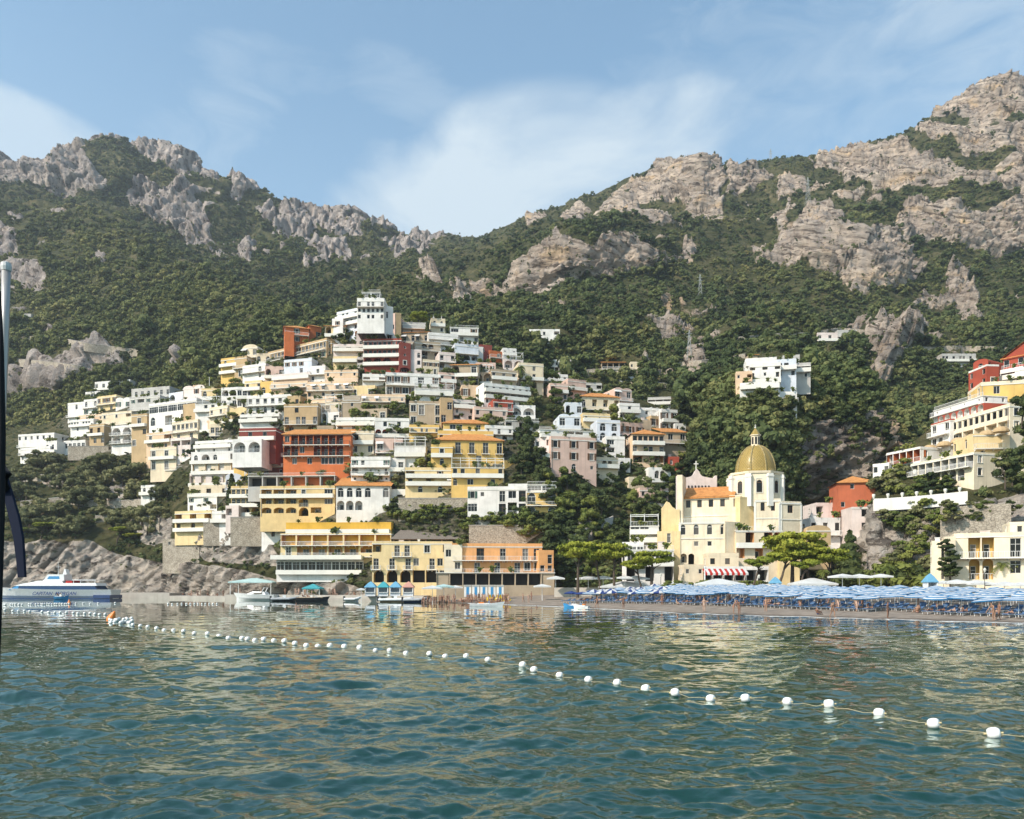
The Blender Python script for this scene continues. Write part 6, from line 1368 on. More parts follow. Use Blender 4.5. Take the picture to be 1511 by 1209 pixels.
grove(22,[(1264,858),(1400,858),(1400,874),(1264,874)],[('shrub',1),('palm',0),('shrub',0)],(18,36),'spiky garden plant on the promenade under the bluff','plants in the spiky garden','garden_plant',D=134,zg=2.9,seed=15)
grove(12,[(1392,852),(1406,852),(1406,800),(1394,800)],[('shrub',1)],(7,12),'climbing creeper on the narrow wing of the villa','creeper on the villa','creeper_bush',D=119.5,seed=16)
grove(30,[(980,860),(1130,860),(1130,868),(980,868)],[('shrub',0)],(7,11),'low clipped hedge plant along the beach restaurant','hedge plants of the beach restaurant','hedge_plant',D=141,zg=3.0,seed=17)
# white balustrade terrace of the hotel
t = thing('terrace_wall', 'white curved terrace wall with urns under the hotel', 'wall', P(1360,740,150)); o0 = t.location; mb = MB(); pr = None
for i in range(14):
    x = 1290+i*10.6; y = 736-(i**1.35)*.35; D_ = 153-i*.55; a = P(x,y,D_)-o0
    if pr: mb.add([pr+Vector((0,0,-2.4)),a+Vector((0,0,-2.4)),a,pr]+[v+Vector((0,.5,0)) for v in (pr+Vector((0,0,-2.4)),a+Vector((0,0,-2.4)),a,pr)],[(0,1,2,3),(4,5,6,7),(3,2,6,7)])
    if i%2 == 0: u = MB(); u.lathe([(.12,0),(.3,.5),(.34,.8),(.2,.9)],8,tuple(a+Vector((0,.25,.0)))); u.obj('urn', M['trim'], t)
    pr = a
mb.obj('wall', wm('wh'), t)
t = thing('stone_wall', 'rough stone retaining wall above the cream villa', 'wall', P(1450,760,140)); mb = MB(); a, b = P(1394,766,142)-t.location, P(1492,768,138)-t.location
mb.add([a+Vector((0,0,-4)),b+Vector((0,0,-4)),b+Vector((0,0,3.0)),a+Vector((0,0,2.2)),a+Vector((0,1.5,-4)),b+Vector((0,1.5,-4)),b+Vector((0,1.5,3.0)),a+Vector((0,1.5,2.2))],[(0,1,2,3),(4,5,6,7),(3,2,6,7),(0,3,7,4),(1,2,6,5)]); mb.obj('wall', M['stone'], t)
for k,(x0,x1,y,hh,l) in enumerate(((588,690,752,16,'long grey retaining wall under the terrace bushes'),(692,818,790,14,'pale retaining wall above the orange seafront hotel'),(500,560,628,10,'old stone wall below the squat stone house'),(470,505,610,14,'dark stone wall right of the ochre house'),(340,416,790,26,'stone wall above the landing canopy'),(1020,1075,712,14,'garden wall behind the church front'),(770,830,640,8,'terrace wall above the pinkish palazzo'),(100,160,668,9,'long field wall under the far left houses'),(300,345,790,18,'cliff buttress wall beside the landing'))):
    D0 = base_D(x0,x1,y,('town_hill',)); b,w,h = geom(x0,x1,y-hh,y,0,D0); t = thing('stone_wall', l, 'wall', b); mb = MB(); mb.box(-w/2,w/2,0,1.6,-3,h); mb.obj('wall', M['stone'], t); mb = MB(); mb.box(-w/2-.1,w/2+.1,-.1,1.7,h+.003,h+.2); mb.obj('coping', M['concrete'], t)
# ---------------------------------------------------------------- sea
_W = []
def _waves():
    r = np.random.default_rng(5)
    for k in range(64):
        if k < 26: lam = .24*(1.052**k); sl = .030          # short wind ripples
        elif k < 54: lam = .85*(1.045**(k-26)); sl = .036
        else: lam = r.uniform(5,9); sl = .010
        th = R(r.normal(-80, 30)); kk = 2*math.pi/lam
        _W.append((kk*math.cos(th), kk*math.sin(th), r.uniform(0,6.28), sl*lam/(2*math.pi), lam, r.uniform(.5,1.5), r.uniform(0,6)))
_waves()
def sea_h(X, D):
    z = np.zeros(np.shape(X)); e1 = perlin(np.stack([X.ravel()*.16, D.ravel()*.16, 0*X.ravel()],1)).reshape(X.shape); e2 = perlin(np.stack([X.ravel()*.45+9, D.ravel()*.6, 0*X.ravel()+4],1)).reshape(X.shape)
    for kx,ky,ph,a,lam,m_,p_ in _W:
        fade = np.clip((lam*F/(D*D)*3.4)/2.2-.3, 0, 1)      # ripples too small to draw are left to the surface finish
        s = np.sin(kx*X+ky*D+ph+.8*np.sin(X*.23*m_+D*.17+p_)); env = np.clip(1+1.3*(e2 if lam < 1.4 else e1), .15, 2.2)
        z += a*fade*env*(s+.22*(2*s*s-1))
    px_ = F*3.4/(D*D)
    wx = X+.35*perlin(np.stack([X.ravel()*.7, D.ravel()*.7, 0*X.ravel()+2],1)).reshape(X.shape); wy = D+.25*e2
    for fx, fy, a, zz in ((1.2,1.6,.060,1.3), (2.7,3.5,.022,5.1), (5.6,7.4,.007,8.7)):
        fade = np.clip(px_/fy/1.3-.4, 0, 1); n = perlin(np.stack([wx.ravel()*fx+zz, wy.ravel()*fy, 0*X.ravel()+zz],1)).reshape(X.shape)
        z += a*fade*(.55-1.6*np.abs(n))*np.clip(1+1.2*e1,.25,2)
    return z
def sea_z(x, D): return float(sea_h(np.array([[x]]), np.array([[float(D)]]))[0,0])
def sea():
    rows = np.concatenate([np.linspace(2.0,9,60)[:-1], 3.4*F/np.linspace(3.4*F/9, 3.4*F/330, 760), np.array((420,600))])
    us = np.concatenate([np.linspace(-3.5,-.78,40)[:-1], np.linspace(-.78,.78,940), np.linspace(.78,3.5,40)[1:]])
    D = np.repeat(rows[:,None], len(us), 1); X = us[None,:]*D
    z = sea_h(X, D)
    vv = np.stack([X, D, z],-1).reshape(-1,3)
    # the water behind and beside the boat
    ny, nx = D.shape; i = np.arange(ny*nx).reshape(ny,nx)
    q = np.stack([i[:-1,:-1], i[:-1,1:], i[1:,1:], i[1:,:-1]],-1).reshape(-1,4)
    me = bpy.data.meshes.new('sea'); me.vertices.add(len(vv)); me.vertices.foreach_set('co', vv.astype(np.float32).ravel())
    me.loops.add(q.size); me.loops.foreach_set('vertex_index', q.ravel().astype(np.int32))
    me.polygons.add(len(q)); me.polygons.foreach_set('loop_start', np.arange(0,q.size,4,dtype=np.int32))
    me.update(calc_edges=True); me.polygons.foreach_set('use_smooth', np.ones(len(q), bool))
    m, nt, b = nm('sea_water', .015); g = geo(nt); L = nt.links
    b.inputs['IOR'].default_value = 1.52; b.inputs['Specular IOR Level'].default_value = .5
    L.new(ramp(nt, noise(nt, g, .03, 2), [(.35,(.001,.023,.018)), (.65,(.002,.036,.027))]), b.inputs['Base Color'])
    h1 = noise(nt, mapped(nt, g, (1,1.8,1), (0,0,R(8))), 3.2, 5, .62, .5)
    b.inputs['Coat Weight'].default_value = 1.0; b.inputs['Coat Roughness'].default_value = .012; b.inputs['Coat IOR'].default_value = 1.55; b.inputs['Coat Tint'].default_value = (.80,1,.88,1)
    bump(nt, b, h1, .34, .055)
    me.materials.append(m)
    o = mobj('water', me); tag(o, 'rippled teal sea in front of the beach and cliff', 'sea', kind='structure')
    bed = MB(); bed.quad((-2900,-900,-9),(2900,-900,-9),(2900,3000,-9),(-2900,3000,-9))
    tag(bed.obj('seabed', plain('seabed_sand', (.20,.18,.14))), 'sandy ground under the sea reaching to the horizon', 'ground', kind='structure')
    fw = MB(); fw.quad((-2900,-900,-.06),(2900,-900,-.06),(2900,2.0,-.06),(-2900,2.0,-.06))
    tag(fw.obj('open_water', m), 'open sea behind the boat', 'sea', kind='structure')
sea()
# ---------------------------------------------------------------- bathers
def skin_mesh(name, joints, edges, mat, sub=1):
    """grow one continuous surface round a skeleton of joints (position, radius)"""
    me = bpy.data.meshes.new(name); me.from_pydata([j[:3] for j in joints], edges, []); o = bpy.data.objects.new(name, me); COL.objects.link(o)
    o.modifiers.new('s','SKIN'); sv = me.skin_vertices[0].data
    for v, j in zip(sv, joints): v.radius = (j[3], j[3] if len(j) < 5 else j[4])
    sv[0].use_root = True
    if sub: o.modifiers.new('u','SUBSURF').levels = sub
    dg = bpy.context.evaluated_depsgraph_get(); m2 = bpy.data.meshes.new_from_object(o.evaluated_get(dg)); bpy.data.objects.remove(o)
    m2.name = name; m2.materials.clear(); m2.materials.append(mat); m2.polygons.foreach_set('use_smooth',[True]*len(m2.polygons)); return m2
def skinmat(c):
    m, nt, b = nm('skin', .55); nt.links.new(ramp(nt, noise(nt, geo(nt), 4, 3), [(.3,Vector(c)*.85),(.7,Vector(c)*1.05)]), b.inputs['Base Color']); return m
SK = [skinmat((.36,.20,.13)), skinmat((.25,.13,.085)), skinmat((.46,.29,.21))]
def pose(kind):
    """joint table of a figure facing -Y: pelvis, spine, head, arms with five fingers, legs with feet"""
    J = []; E_ = []
    def add(p, r, par=None):
        J.append((*p, *(r if isinstance(r,tuple) else (r,)))); i = len(J)-1
        if par is not None: E_.append((par,i))
        return i
    def limb(par, pts): 
        for p, r in pts: par = add(p, r, par)
        return par
    def hand(i, d, s):
        p = Vector(J[i][:3]); d = Vector(d).normalized(); sd = Vector((s,0,0)) if abs(d.x) < .8 else Vector((0,1,0))
        m_ = add(p+d*.05, (.03,.02), i)
        for k,(o,l) in enumerate(((-.03,.065),(-.01,.08),(.01,.075),(.03,.06))):
            a = add(p+d*.09+sd*o, .011, m_); add(p+d*(.09+l)+sd*o*1.1+Vector((0,-.012,0)), .008, a)
        a = add(p+d*.05+Vector((0,-.04,0)), .012, i); add(p+d*.09+Vector((0,-.06,0)), .009, a)
    if kind in ('stand','walk','wade'):
        lean = dict(stand=0,walk=.04,wade=.32)[kind]; Pz = .92
        pel = add((0,0,Pz),(.15,.11)); w = add((0,-lean*.25,1.12),(.125,.09),pel); ch = add((0,-lean*.7,1.34),(.16,.105),w); nk = add((0,-lean,1.49),.055,ch); hd = add((0,-lean-.015,1.60),(.075,.09),nk); add((0,-lean-.01,1.70),(.068,.085),hd)
        for s in (-1,1):
            sw = dict(stand=.02,walk=.16*s,wade=.05)[kind]; af = dict(stand=0,walk=-.14*s,wade=-.3)[kind]
            limb(pel, [((s*.09,-sw*.3,.80),.095),((s*.10,-sw,.49),.062),((s*.10,-sw+.03 if sw > 0 else -sw+.12,.24),.052),((s*.10,-sw*1.4+(.03 if sw > 0 else .1),.06),.036),((s*.115,-sw*1.4-.13,.03),(.04,.022))])
            h = limb(ch, [((s*.19,-lean*.75,1.40),.055),((s*.24,-lean+af*.3,1.12),.042),((s*.25,-lean+af-.04,.88),.03)]); hand(h,(0,af*.4-.1,-1),s)
    elif kind == 'sit':
        pel = add((0,0,.12),(.15,.12)); w = add((0,.06,.32),(.125,.095),pel); ch = add((0,.10,.54),(.16,.105),w); nk = add((0,.09,.68),.055,ch); hd = add((0,.06,.79),(.075,.09),nk); add((0,.06,.89),(.068,.085),hd)
        for s in (-1,1):
            limb(pel, [((s*.10,-.12,.16),.10),((s*.14,-.42,.40),.066),((s*.13,-.55,.2),.05),((s*.12,-.66,.06),.036),((s*.12,-.80,.05),(.04,.022))])
            h = limb(ch, [((s*.19,.10,.60),.055),((s*.24,-.05,.40),.042),((s*.20,-.28,.38),.03)]); hand(h,(0,-1,.05),s)
    else:
        pel = add((0,0,.50),(.15,.10)); w = add((0,.20,.52),(.125,.085),pel); ch = add((0,.42,.62),(.16,.1),w); nk = add((0,.56,.72),.055,ch); hd = add((0,.66,.79),(.075,.08),nk); add((0,.75,.82),(.07,.075),hd)
        for s in (-1,1):
            limb(pel, [((s*.09,-.12,.50),.095),((s*.11,-.43,.54+(.12 if s > 0 else 0)),.064),((s*.11,-.66,.48),.05),((s*.12,-.84,.46),.036),((s*.13,-.90,.55),(.038,.022))])
            h = limb(ch, [((s*.19,.40,.62),.055),((s*.27,.20,.50),.042),((s*.24,.0,.48),.03)]); hand(h,(0,-1,0),s)
    return J, E_, (Vector(J[hd][:3]), Vector(J[pel][:3]), Vector(J[ch][:3]))
POSE = {}
for k in ('stand','walk','wade','sit','lie'):
    J, E_, (hd, pel, ch) = pose(k); up = (hd-ch).normalized()
    sh = skin_mesh('swimwear', [(*(pel+Vector((0,0,.05)) if k != 'lie' else pel+Vector((0,.06,.0))),.18,.14),(*(pel-Vector((0,0,.15)) if k in('stand','walk','wade') else pel+Vector((0,-.10,.03))),.155,.118)],[(0,1)],UM['nv'],1)
    hr = skin_mesh('hair', [(*(hd+up*.045+Vector((0,.03,0))),.082,.085),(*(hd+up*.115+Vector((0,.022,0))),.075,.08)],[(0,1)],plain('dark_hair',(.05,.03,.02)),1)
    nb = skin_mesh('nose', [(*(hd+Vector((0,-.085,.005))),.013),(*(hd+Vector((0,-.105,-.012))),.012)],[(0,1)],SK[0],0)
    POSE[k] = [(skin_mesh('body', J, E_, SK[i], 1), sh, hr) for i in range(3)]
_sh = {}
def person(kind, loc, rz, label, suit=None, group=None, tone=0):
    key = (kind, tone, suit)
    if key not in _sh:
        t = thing('person', label, 'person', loc, rz, group); b, s, h = POSE[kind][tone]; mobj('body', b, t); mobj('hair', h, t)
        so_ = mobj('swimwear', s, t)
        if suit:
            m2 = s.copy(); m2.materials.clear(); m2.materials.append(UM[suit] if suit in UM else M[suit]); so_.data = m2
        _sh[key] = t
    else: t = dup(_sh[key], loc, rz)
    t['label'] = label
    if group: t['group'] = group
    elif 'group' in t: del t['group']
    return t
SUITS = ('nv','red','lb','orange','dark','pink','w')
def on_beach(x, y):
    """point on the sand seen at photo pixel"""
    D = waterline(x)-1
    for _ in range(400):
        if CAMZ+(HY-y)/F*D <= beach_z(x, D): break
        D += .35
    return Vector(((x-CX)/F*D, D, beach_z(x,D)))
for x,y,k,rz,s,tn,l in ((1229,912,'walk',.6,'dark',0,'man in black shorts walking along the wet sand'),(1206,908,'sit',2.0,'nv',1,'person sitting at the water edge left of the man in black shorts'),(1082,906,'wade',1.2,'orange',0,'bent wader at the water edge, left of a pair'),(1091,907,'wade',-.9,'dark',1,'bent wader at the water edge, right of a pair'),
   (1039,903,'stand',3.0,'w',2,'pale person standing at the water edge before the white tents'),(1467,916,'wade',-1.3,'w',0,'person stooping by the water at the right edge, in white'),(1474,915,'walk',1.6,'pink',1,'person in pink striding by the water at the right edge'),(977,893,'stand',0,'red',1,'lifeguard in red standing before the front parasols'),(881,897,'walk',1.4,'nv',0,'person walking past the beached pedal boats'),(920,898,'stand',.4,'dark',1,'person standing alone between the pedal boats and the lifeguard'),
   (772,889,'walk',-1.2,'dark',0,'person walking on the empty sand beside the yellow pedal boats'),(780,890,'stand',.3,'lb',2,'person in light blue on the empty sand'),(784,886,'stand',2.,'red',1,'person in red on the empty sand left of the navy parasols'),(1130,903,'stand',-.4,'nv',0,'person standing by the front loungers below the biggest pine'),(1310,913,'stand',.8,'red',1,'person in red by the front loungers before the spiky garden')):
    person(k, on_beach(x,y), rz, l, s, None, tn)
q = random.Random(31); k = 0
for i in range(80):      # the crowded small beach in front of the seafront hotels
    x = q.uniform(622,752); D = min(waterline(x)+q.uniform(.6,7.5), 157.6); kd = q.choice(('stand','stand','sit','walk','sit'))
    person(kd, Vector(((x-CX)/F*D, D, beach_z(x,D))), q.uniform(0,6.28), 'bather among the crowd on the small beach before the seafront hotels', q.choice(SUITS), 'crowd on the small beach', q.randrange(3))
for w_, row, x in LSPOT:
    if row == 0 and q.random() < .42: person('lie', w_+Vector((0,0,-.09)), math.atan2(BS.y,BS.x), 'sunbather lying back on a front row lounger', q.choice(SUITS), 'sunbathers on the front row loungers', q.randrange(3))
    elif row == 1 and q.random() < .25: person('lie', w_+Vector((0,0,-.09)), math.atan2(BS.y,BS.x), 'sunbather lying on a lounger deeper under the parasols', q.choice(SUITS), 'sunbathers on the inner loungers', q.randrange(3))
for i in range(34):
    v, x = bpos(q.uniform(-4,88), q.uniform(4.4,9.5))
    if x > 1520 or x < 805 or v.y < 20: continue
    person(q.choice(('stand','sit','walk','stand')), v, q.uniform(0,6.28), 'beachgoer among the front loungers under the parasols', q.choice(SUITS), 'beachgoers among the front loungers', q.randrange(3))
for i in range(22):
    x = q.uniform(345,540); D = float(np.interp(x,(332,440,540),(196.8,187,178)))+q.uniform(0,3)
    person(q.choice(('stand','sit','walk')), Vector(((x-CX)/F*D,D,1.25)), q.uniform(0,6.28), 'person waiting on the landing quay', q.choice(SUITS), 'people on the landing quay', q.randrange(3))
for i in range(14):
    x = q.uniform(268,330); D = float(np.interp(x,(250,332),(214,201.6)))+q.uniform(0.6,3)
    person(q.choice(('sit','sit','stand')), Vector(((x-CX)/F*D,D,.75)), q.uniform(0,6.28), 'sunbather on the low bathing platform by the cliff', q.choice(SUITS), 'sunbathers on the bathing platform', q.randrange(3))

# ---------------------------------------------------------------- boats
WHT = plain('boat_white',(.78,.77,.75),.25); NVY = plain('boat_navy',(.03,.06,.16),.3); BLK = plain('boat_black',(.03,.03,.035),.5); BLU = plain('boat_blue',(.05,.26,.52),.3); GRY = plain('boat_grey',(.42,.42,.43),.5); ORG = plain('boat_orange',(.75,.22,.04),.4); YEL = plain('boat_yellow',(.80,.55,.03),.35); TAN_ = plain('boat_tan',(.5,.36,.22),.6)
def hull(mb, L, B, H, bow=.35, draft=.3, sheer=.25, mi=0, x0=0.0, n=14, flat=.75, deck=True):
    """lofted boat hull, bow towards +x"""
    st = []
    for i in range(n+1):
        u = i/n; b = B/2*(1 if u < 1-bow else max(.02,(1-((u-1+bow)/bow)**1.8)))*(.9+.1*min(1,u*4)); h = H*(1+sheer*max(0,u-.35)**1.6*2); x = x0-L/2+L*u
        kx = x if u < 1-bow*.6 else x-(u-1+bow*.6)*L*.22; st.append([(x,-b,h),(kx,-b*flat,h*.3),(kx,-b*.3,-draft),(kx,b*.3,-draft),(kx,b*flat,h*.3),(x,b,h)])
    for i in range(n):
        for j in range(5): mb.quad(st[i][j],st[i+1][j],st[i+1][j+1],st[i][j+1],mi)
        if deck: mb.quad(st[i][0],st[i][5],st[i+1][5],st[i+1][0],mi)
    mb.add(st[0],[tuple(range(6))],mi); return st
def water_at(x, y, D=None): D = D or (CAMZ*F/(y-HY)); return Vector(((x-CX)/F*D, D, 0))
def ferry():
    D = 212.0; px = D/F; xl, xr = -24, 171; L = (xr-xl)*px; xc = (xl+xr)/2
    t = thing('ferry', 'white passenger ferry with a blue window band moored under the sea cliff', 'ferry', water_at(xc,0,D), math.pi)
    zz = lambda y: (HY-y)*px+CAMZ
    mb = MB(); hull(mb, L, 6.5, 2.45, .3, .6, .30); mb.obj('hull', [WHT], t)
    mb = MB(); mb.box(-L/2+.1,L/2-6,-3.12,3.12,-.3,.14); mb.obj('boot_stripe', NVY, t)
    mb = MB(); mb.box(-L/2-.05,-L/2+4.4,-3.35,3.35,.1,1.0); mb.obj('stern_fender', NVY, t)
    X = lambda x: -(x-xc)*px
    def sup(name, x0,x1,z0,z1,hw,mat,rk0=0,rk1=0):
        m_ = MB(); a,b = X(x1),X(x0); m_.add([(a,-hw,z0),(b,-hw,z0),(b,hw,z0),(a,hw,z0),(a+rk1,-hw*.94,z1),(b-rk0,-hw*.94,z1),(b-rk0,hw*.94,z1),(a+rk1,hw*.94,z1)],[(4,5,6,7),(0,1,5,4),(1,2,6,5),(2,3,7,6),(3,0,4,7)]); return m_.obj(name, mat, t)
    z0 = 2.45
    sup('cabin_window_band', 23, 152, z0-.1, z0+1.0, 2.95, plain('ferry_glass',(.02,.05,.12),.15), 1.8, .8)
    sup('bow_window', 23, 36, z0-.05, z0+.98, 3.0, plain('ferry_bow_glass',(.06,.25,.48),.15), 2.0, -.3)
    sup('cabin_roof', 29, 151, z0+1.0, z0+1.75, 2.85, WHT, 3.2, .4); sup('upper_deck', 48, 100, z0+1.75, z0+2.4, 2.4, WHT, 3.0, .2)
    sup('wheelhouse', 70, 101, z0+2.4, z0+4.1, 2.0, WHT, 1.2, .2); sup('wheelhouse_window', 76, 94, z0+2.85, z0+3.65, 2.03, plain('ferry_bow_glass',(.06,.25,.48),.15), .5, .1)
    sup('funnel', 95, 101, z0+4.1, z0+5.6, .8, WHT, .4, .4); sup('life_raft', 103, 113, z0+1.75, z0+2.4, 2.2, UM['red'], .2, .2); sup('stern_canopy', 113, 148, z0+2.5, z0+2.65, 2.3, WHT)
    for x in (115,125,136,146):
        for s in (-2.1,2.1): m_ = MB(); m_.box(X(x)-.05,X(x)+.05,s-.05,s+.05,z0+1.7,z0+2.5); m_.obj('rail_post', WHT, t)
    m_ = MB(); m_.lathe([(.07,z0+4.1),(.04,z0+7.6)],6,(X(86),0,0)); m_.box(X(90),X(83),-.04,.04,z0+6.1,z0+6.2); m_.obj('mast', WHT, t)
    cu = bpy.data.curves.new('name_lettering','FONT'); cu.body = 'CAPITAN  MORGAN'; cu.size = 1.42; cu.shear = .32; cu.extrude = .01; cu.offset = .02; cu.align_x = 'CENTER'
    o = bpy.data.objects.new('name_lettering', cu); COL.objects.link(o); dg = bpy.context.evaluated_depsgraph_get(); me = bpy.data.meshes.new_from_object(o.evaluated_get(dg)); bpy.data.objects.remove(o)
    me.materials.clear(); me.materials.append(plain('lettering',(.03,.07,.20))); w_ = max(v.co.x for v in me.vertices)-min(v.co.x for v in me.vertices); k = (121-57)*px/w_
    # the boat is turned about, so its camera side is local +y
    mobj('name_lettering', me, t, Matrix.Translation((X(90),3.30,.98))@Matrix.Rotation(math.pi,4,'Z')@Matrix.Rotation(math.pi/2,4,'X')@Matrix.Diagonal((k,k,1,1)))
ferry()
def cruiser():
    D = 188; t = thing('motor_yacht','white cabin cruiser moored at the landing quay','motor boat', water_at(376,0,D), math.pi-.12); L = 66*D/F
    mb = MB(); hull(mb, L, 3.2, 1.35, .55, .4, .35); mb.obj('hull', WHT, t)
    mb = MB(); mb.add([(-L*.30,-1.2,1.35),(L*.16,-1.1,1.45),(L*.16,1.1,1.45),(-L*.30,1.2,1.35),(-L*.26,-1.05,2.0),(L*.02,-.9,2.1),(L*.02,.9,2.1),(-L*.26,1.05,2.0)],[(4,5,6,7),(0,1,5,4),(1,2,6,5),(2,3,7,6),(3,0,4,7)]); mb.obj('cabin', WHT, t)
    mb = MB(); mb.add([(L*.15,-1.12,1.5),(L*.0,-.98,2.35),(L*.0,.98,2.35),(L*.15,1.12,1.5)],[(0,1,2,3)]); mb.box(-L*.22,-L*.02,-1.24,-1.1,1.5,1.85); mb.box(-L*.22,-L*.02,1.1,1.24,1.5,1.85); mb.obj('windscreen', M['glass'], t)
    mb = MB(); mb.tube([(-L*.2,-1.1,1.9),(-L*.26,-1.0,3.0),(-L*.26,1.0,3.0),(-L*.2,1.1,1.9)],.09,6); mb.obj('radar_arch', WHT, t); mb = MB(); mb.box(-L/2,L*.3,-1.63,-1.58,.5,.62); mb.box(-L/2,L*.3,1.58,1.63,.5,.62); mb.obj('stripe', GRY, t)
cruiser()
def rib(x,y,D,Lpx,label,tube=GRY,base=BLK,rz=0,con=True):
    t = thing('inflatable_boat', label, 'dinghy', water_at(x,0,D), rz); L = Lpx*D/F
    mb = MB(); hull(mb, L*.92, 1.6, .4, .5, .25, .5); mb.obj('hull', base, t); mb = MB(); mb.tube([(-L/2,-.95,.5),(L*.2,-.95,.55),(L*.42,-.5,.75),(L*.5,0,.85),(L*.42,.5,.75),(L*.2,.95,.55),(-L/2,.95,.5)],.26,8); mb.obj('tube', tube, t)
    if con: mb = MB(); mb.box(-.4,.3,-.35,.35,.4,1.35); mb.box(-1.5,-.8,-.5,.5,.4,.85); mb.obj('console', WHT, t)
    mb = MB(); mb.box(-L/2-.35,-L/2+.05,-.2,.2,.1,1.15); mb.obj('outboard_motor', BLK, t); return t
rib(420,890,176,38,'grey inflatable boat moored beside the white cruiser',GRY,BLK,.15); rib(584,889,166,50,'inflatable boat with white tubes beyond the kiosks',WHT,TAN_,.05); rib(612,889,164,34,'dark inflatable boat at the end of the landing quay',GRY,NVY,.1,False)
def launch(x,D,Lpx,label,mat,rz,stripe,pilot=True):
    t = thing('motor_boat', label, 'motor boat', water_at(x,0,D), rz); L = Lpx*D/F; mb = MB(); hull(mb, L, 2.1, .75, .5, .3, .45); mb.obj('hull', mat, t)
    mb = MB(); mb.box(-L/2+.2,L*.3,-.75,.75,.76,.84); mb.obj('deck', stripe, t); mb = MB(); mb.add([(L*.12,-.7,.84),(L*.02,-.6,1.4),(L*.02,.6,1.4),(L*.12,.7,.84)],[(0,1,2,3)]); mb.box(-.5,0,-.4,.4,.845,1.3); mb.obj('windscreen', M['frame'], t)
    if pilot:
        for k,(dx,dy) in enumerate(((-L*.18,.2),(-L*.3,-.25))): person('sit', t.location+Matrix.Rotation(rz,3,'Z')@Vector((dx,dy,.84)), rz+1.2+k, 'person seated in the '+label.split(' moored')[0].split(' drifting')[0], SUITS[k+1], None if k == 0 else None, k)['label'] += (' at the wheel' if k == 0 else ' at the stern')
launch(462,176,50,'long black motor boat moored off the quay',BLK,.04,TAN_); launch(92,196,20,'small blue motor boat drifting below the ferry',BLU,0,WHT)
rib(520,888,172,22,'tiny white dinghy moored between the black boat and the kiosks',WHT,WHT,.0,False)
def pedal(x,D,Lpx,label,mat,seat,rz,sl=None):
    t = thing('pedal_boat', label, 'pedal boat', (sl if sl is not None else water_at(x,0,D)), rz); L = Lpx*D/F
    for s in (-.55,.55):
        mb = MB(); hull(mb, L, .55, .42, .5, .18, .9); mb.obj('float', mat, t, Matrix.Translation((0,s,0)))
    mb = MB(); mb.box(-L*.28,L*.16,-.5,.5,.43,.52); mb.obj('deck', WHT, t)
    for s in (-.3,.3): mb = MB(); mb.box(-L*.24,-L*.1,s-.2,s+.2,.523,.72); mb.add([(-L*.24,s-.2,.72),(-L*.24,s+.2,.72),(-L*.30,s+.2,1.25),(-L*.30,s-.2,1.25)],[(0,1,2,3)]); mb.obj('seat', seat, t)
    mb = MB(); mb.tube([(L*.05,-.4,.52),(L*.05,-.4,.9),(L*.05,.4,.9),(L*.05,.4,.52)],.04,6); mb.obj('pedal_frame', BLU, t); return t
pedal(719,130,52,'blue and white rowing catamaran with orange seats on the water',WHT,ORG,.06); pedal(844,118,22,'light blue pedal boat half out of the water',BLU,WHT,2.9,on_beach(842,900)); pedal(858,117,24,'pale pedal boat with an orange seat pulled up on the sand',WHT,ORG,2.8,on_beach(858,899))
for i,l in enumerate(('yellow pedal boat at the left of a beached trio','yellow pedal boat in the middle of a beached trio','yellow pedal boat at the right of a beached trio')): pedal(0,150,16,l,YEL,YEL,1.9,on_beach(724+i*11,887))
# ---------------------------------------------------------------- buoy lines
def buoy_root():
    t = thing('buoy','','buoy',(0,0,-40)); mb = MB(); mb.lathe([(.04,-.138),(.095,-.13),(.132,-.085),(.144,0),(.132,.085),(.095,.13),(.04,.138)],16); o = mb.obj('float', plain('buoy_plastic',(.80,.79,.76),.35), t, Matrix.Translation((0,0,.085))@Matrix.Rotation(R(82),4,'Y'), True)
    mb = MB(); mb.lathe([(.022,-.2),(.022,.2)],8); mb.obj('axle', plain('rope_axle',(.55,.45,.25)), t, Matrix.Translation((0,0,.085))@Matrix.Rotation(R(82),4,'Y')); return t
br = buoy_root(); bfirst = [True]
def buoy(x, y, label, group, s=1.0):
    D = CAMZ*F/(y-HY); loc = ((x-CX)/F*D, D, sea_z((x-CX)/F*D, D)+.02)
    t = br if bfirst[0] else dup(br, loc)
    bfirst[0] = False; t.location = loc; t.rotation_euler = (rng.uniform(-.1,.1),rng.uniform(-.12,.12),R(-35)+rng.uniform(-.25,.25)); t.scale = (s,s,s); t['label'] = label; t['group'] = group; return Vector(loc)
near = [(1466,1093),(1378,1076),(1297,1061),(1223,1047),(1162,1038),(1100,1037),(1049,1035),(996,1029),(953,1023),(911,1014),(868,1006),(826,1000),(788,992),(771,987),(720,978),(688,973),(657,970),(634,969),(599,966),(575,963),(554,962),(531,959),(508,957),(487,957),(469,956),(452,955),(435,953),(420,951),(404,949),(389,948),(376,947),(365,946),(357,945),(337,943),(323,941),(306,939),(287,937),(271,934),(256,932),(242,931),(231,930),(218,927),(207,926),(196,924)]
pl = [buoy(x,y,'round white float strung on the long rope from the right towards the orange marker','floats on the long rope',rng.uniform(.86,.96) if y > 960 else 1.05) for x,y in near]
mb = MB(); pts = [Vector((pl[0].x+2.4,pl[0].y-1.1,.03))]
for a, b in zip(pl[:-1], pl[1:]):
    pts.append(a+Vector((0,0,.08)))
    for u in (.3,.6,.85): pts.append(a.lerp(b,u)+Vector((0,0,.05+.03*math.sin(u*9+a.x)-.05*u*(1-u)*2)))
mb.tube(pts,[.007 if p.y < 45 else .013 for p in pts],5); tag(mb.obj('float_rope', plain('yellow_rope',(.50,.43,.27),.8)),'yellowish rope threading the long line of white floats','rope')
q = random.Random(9)
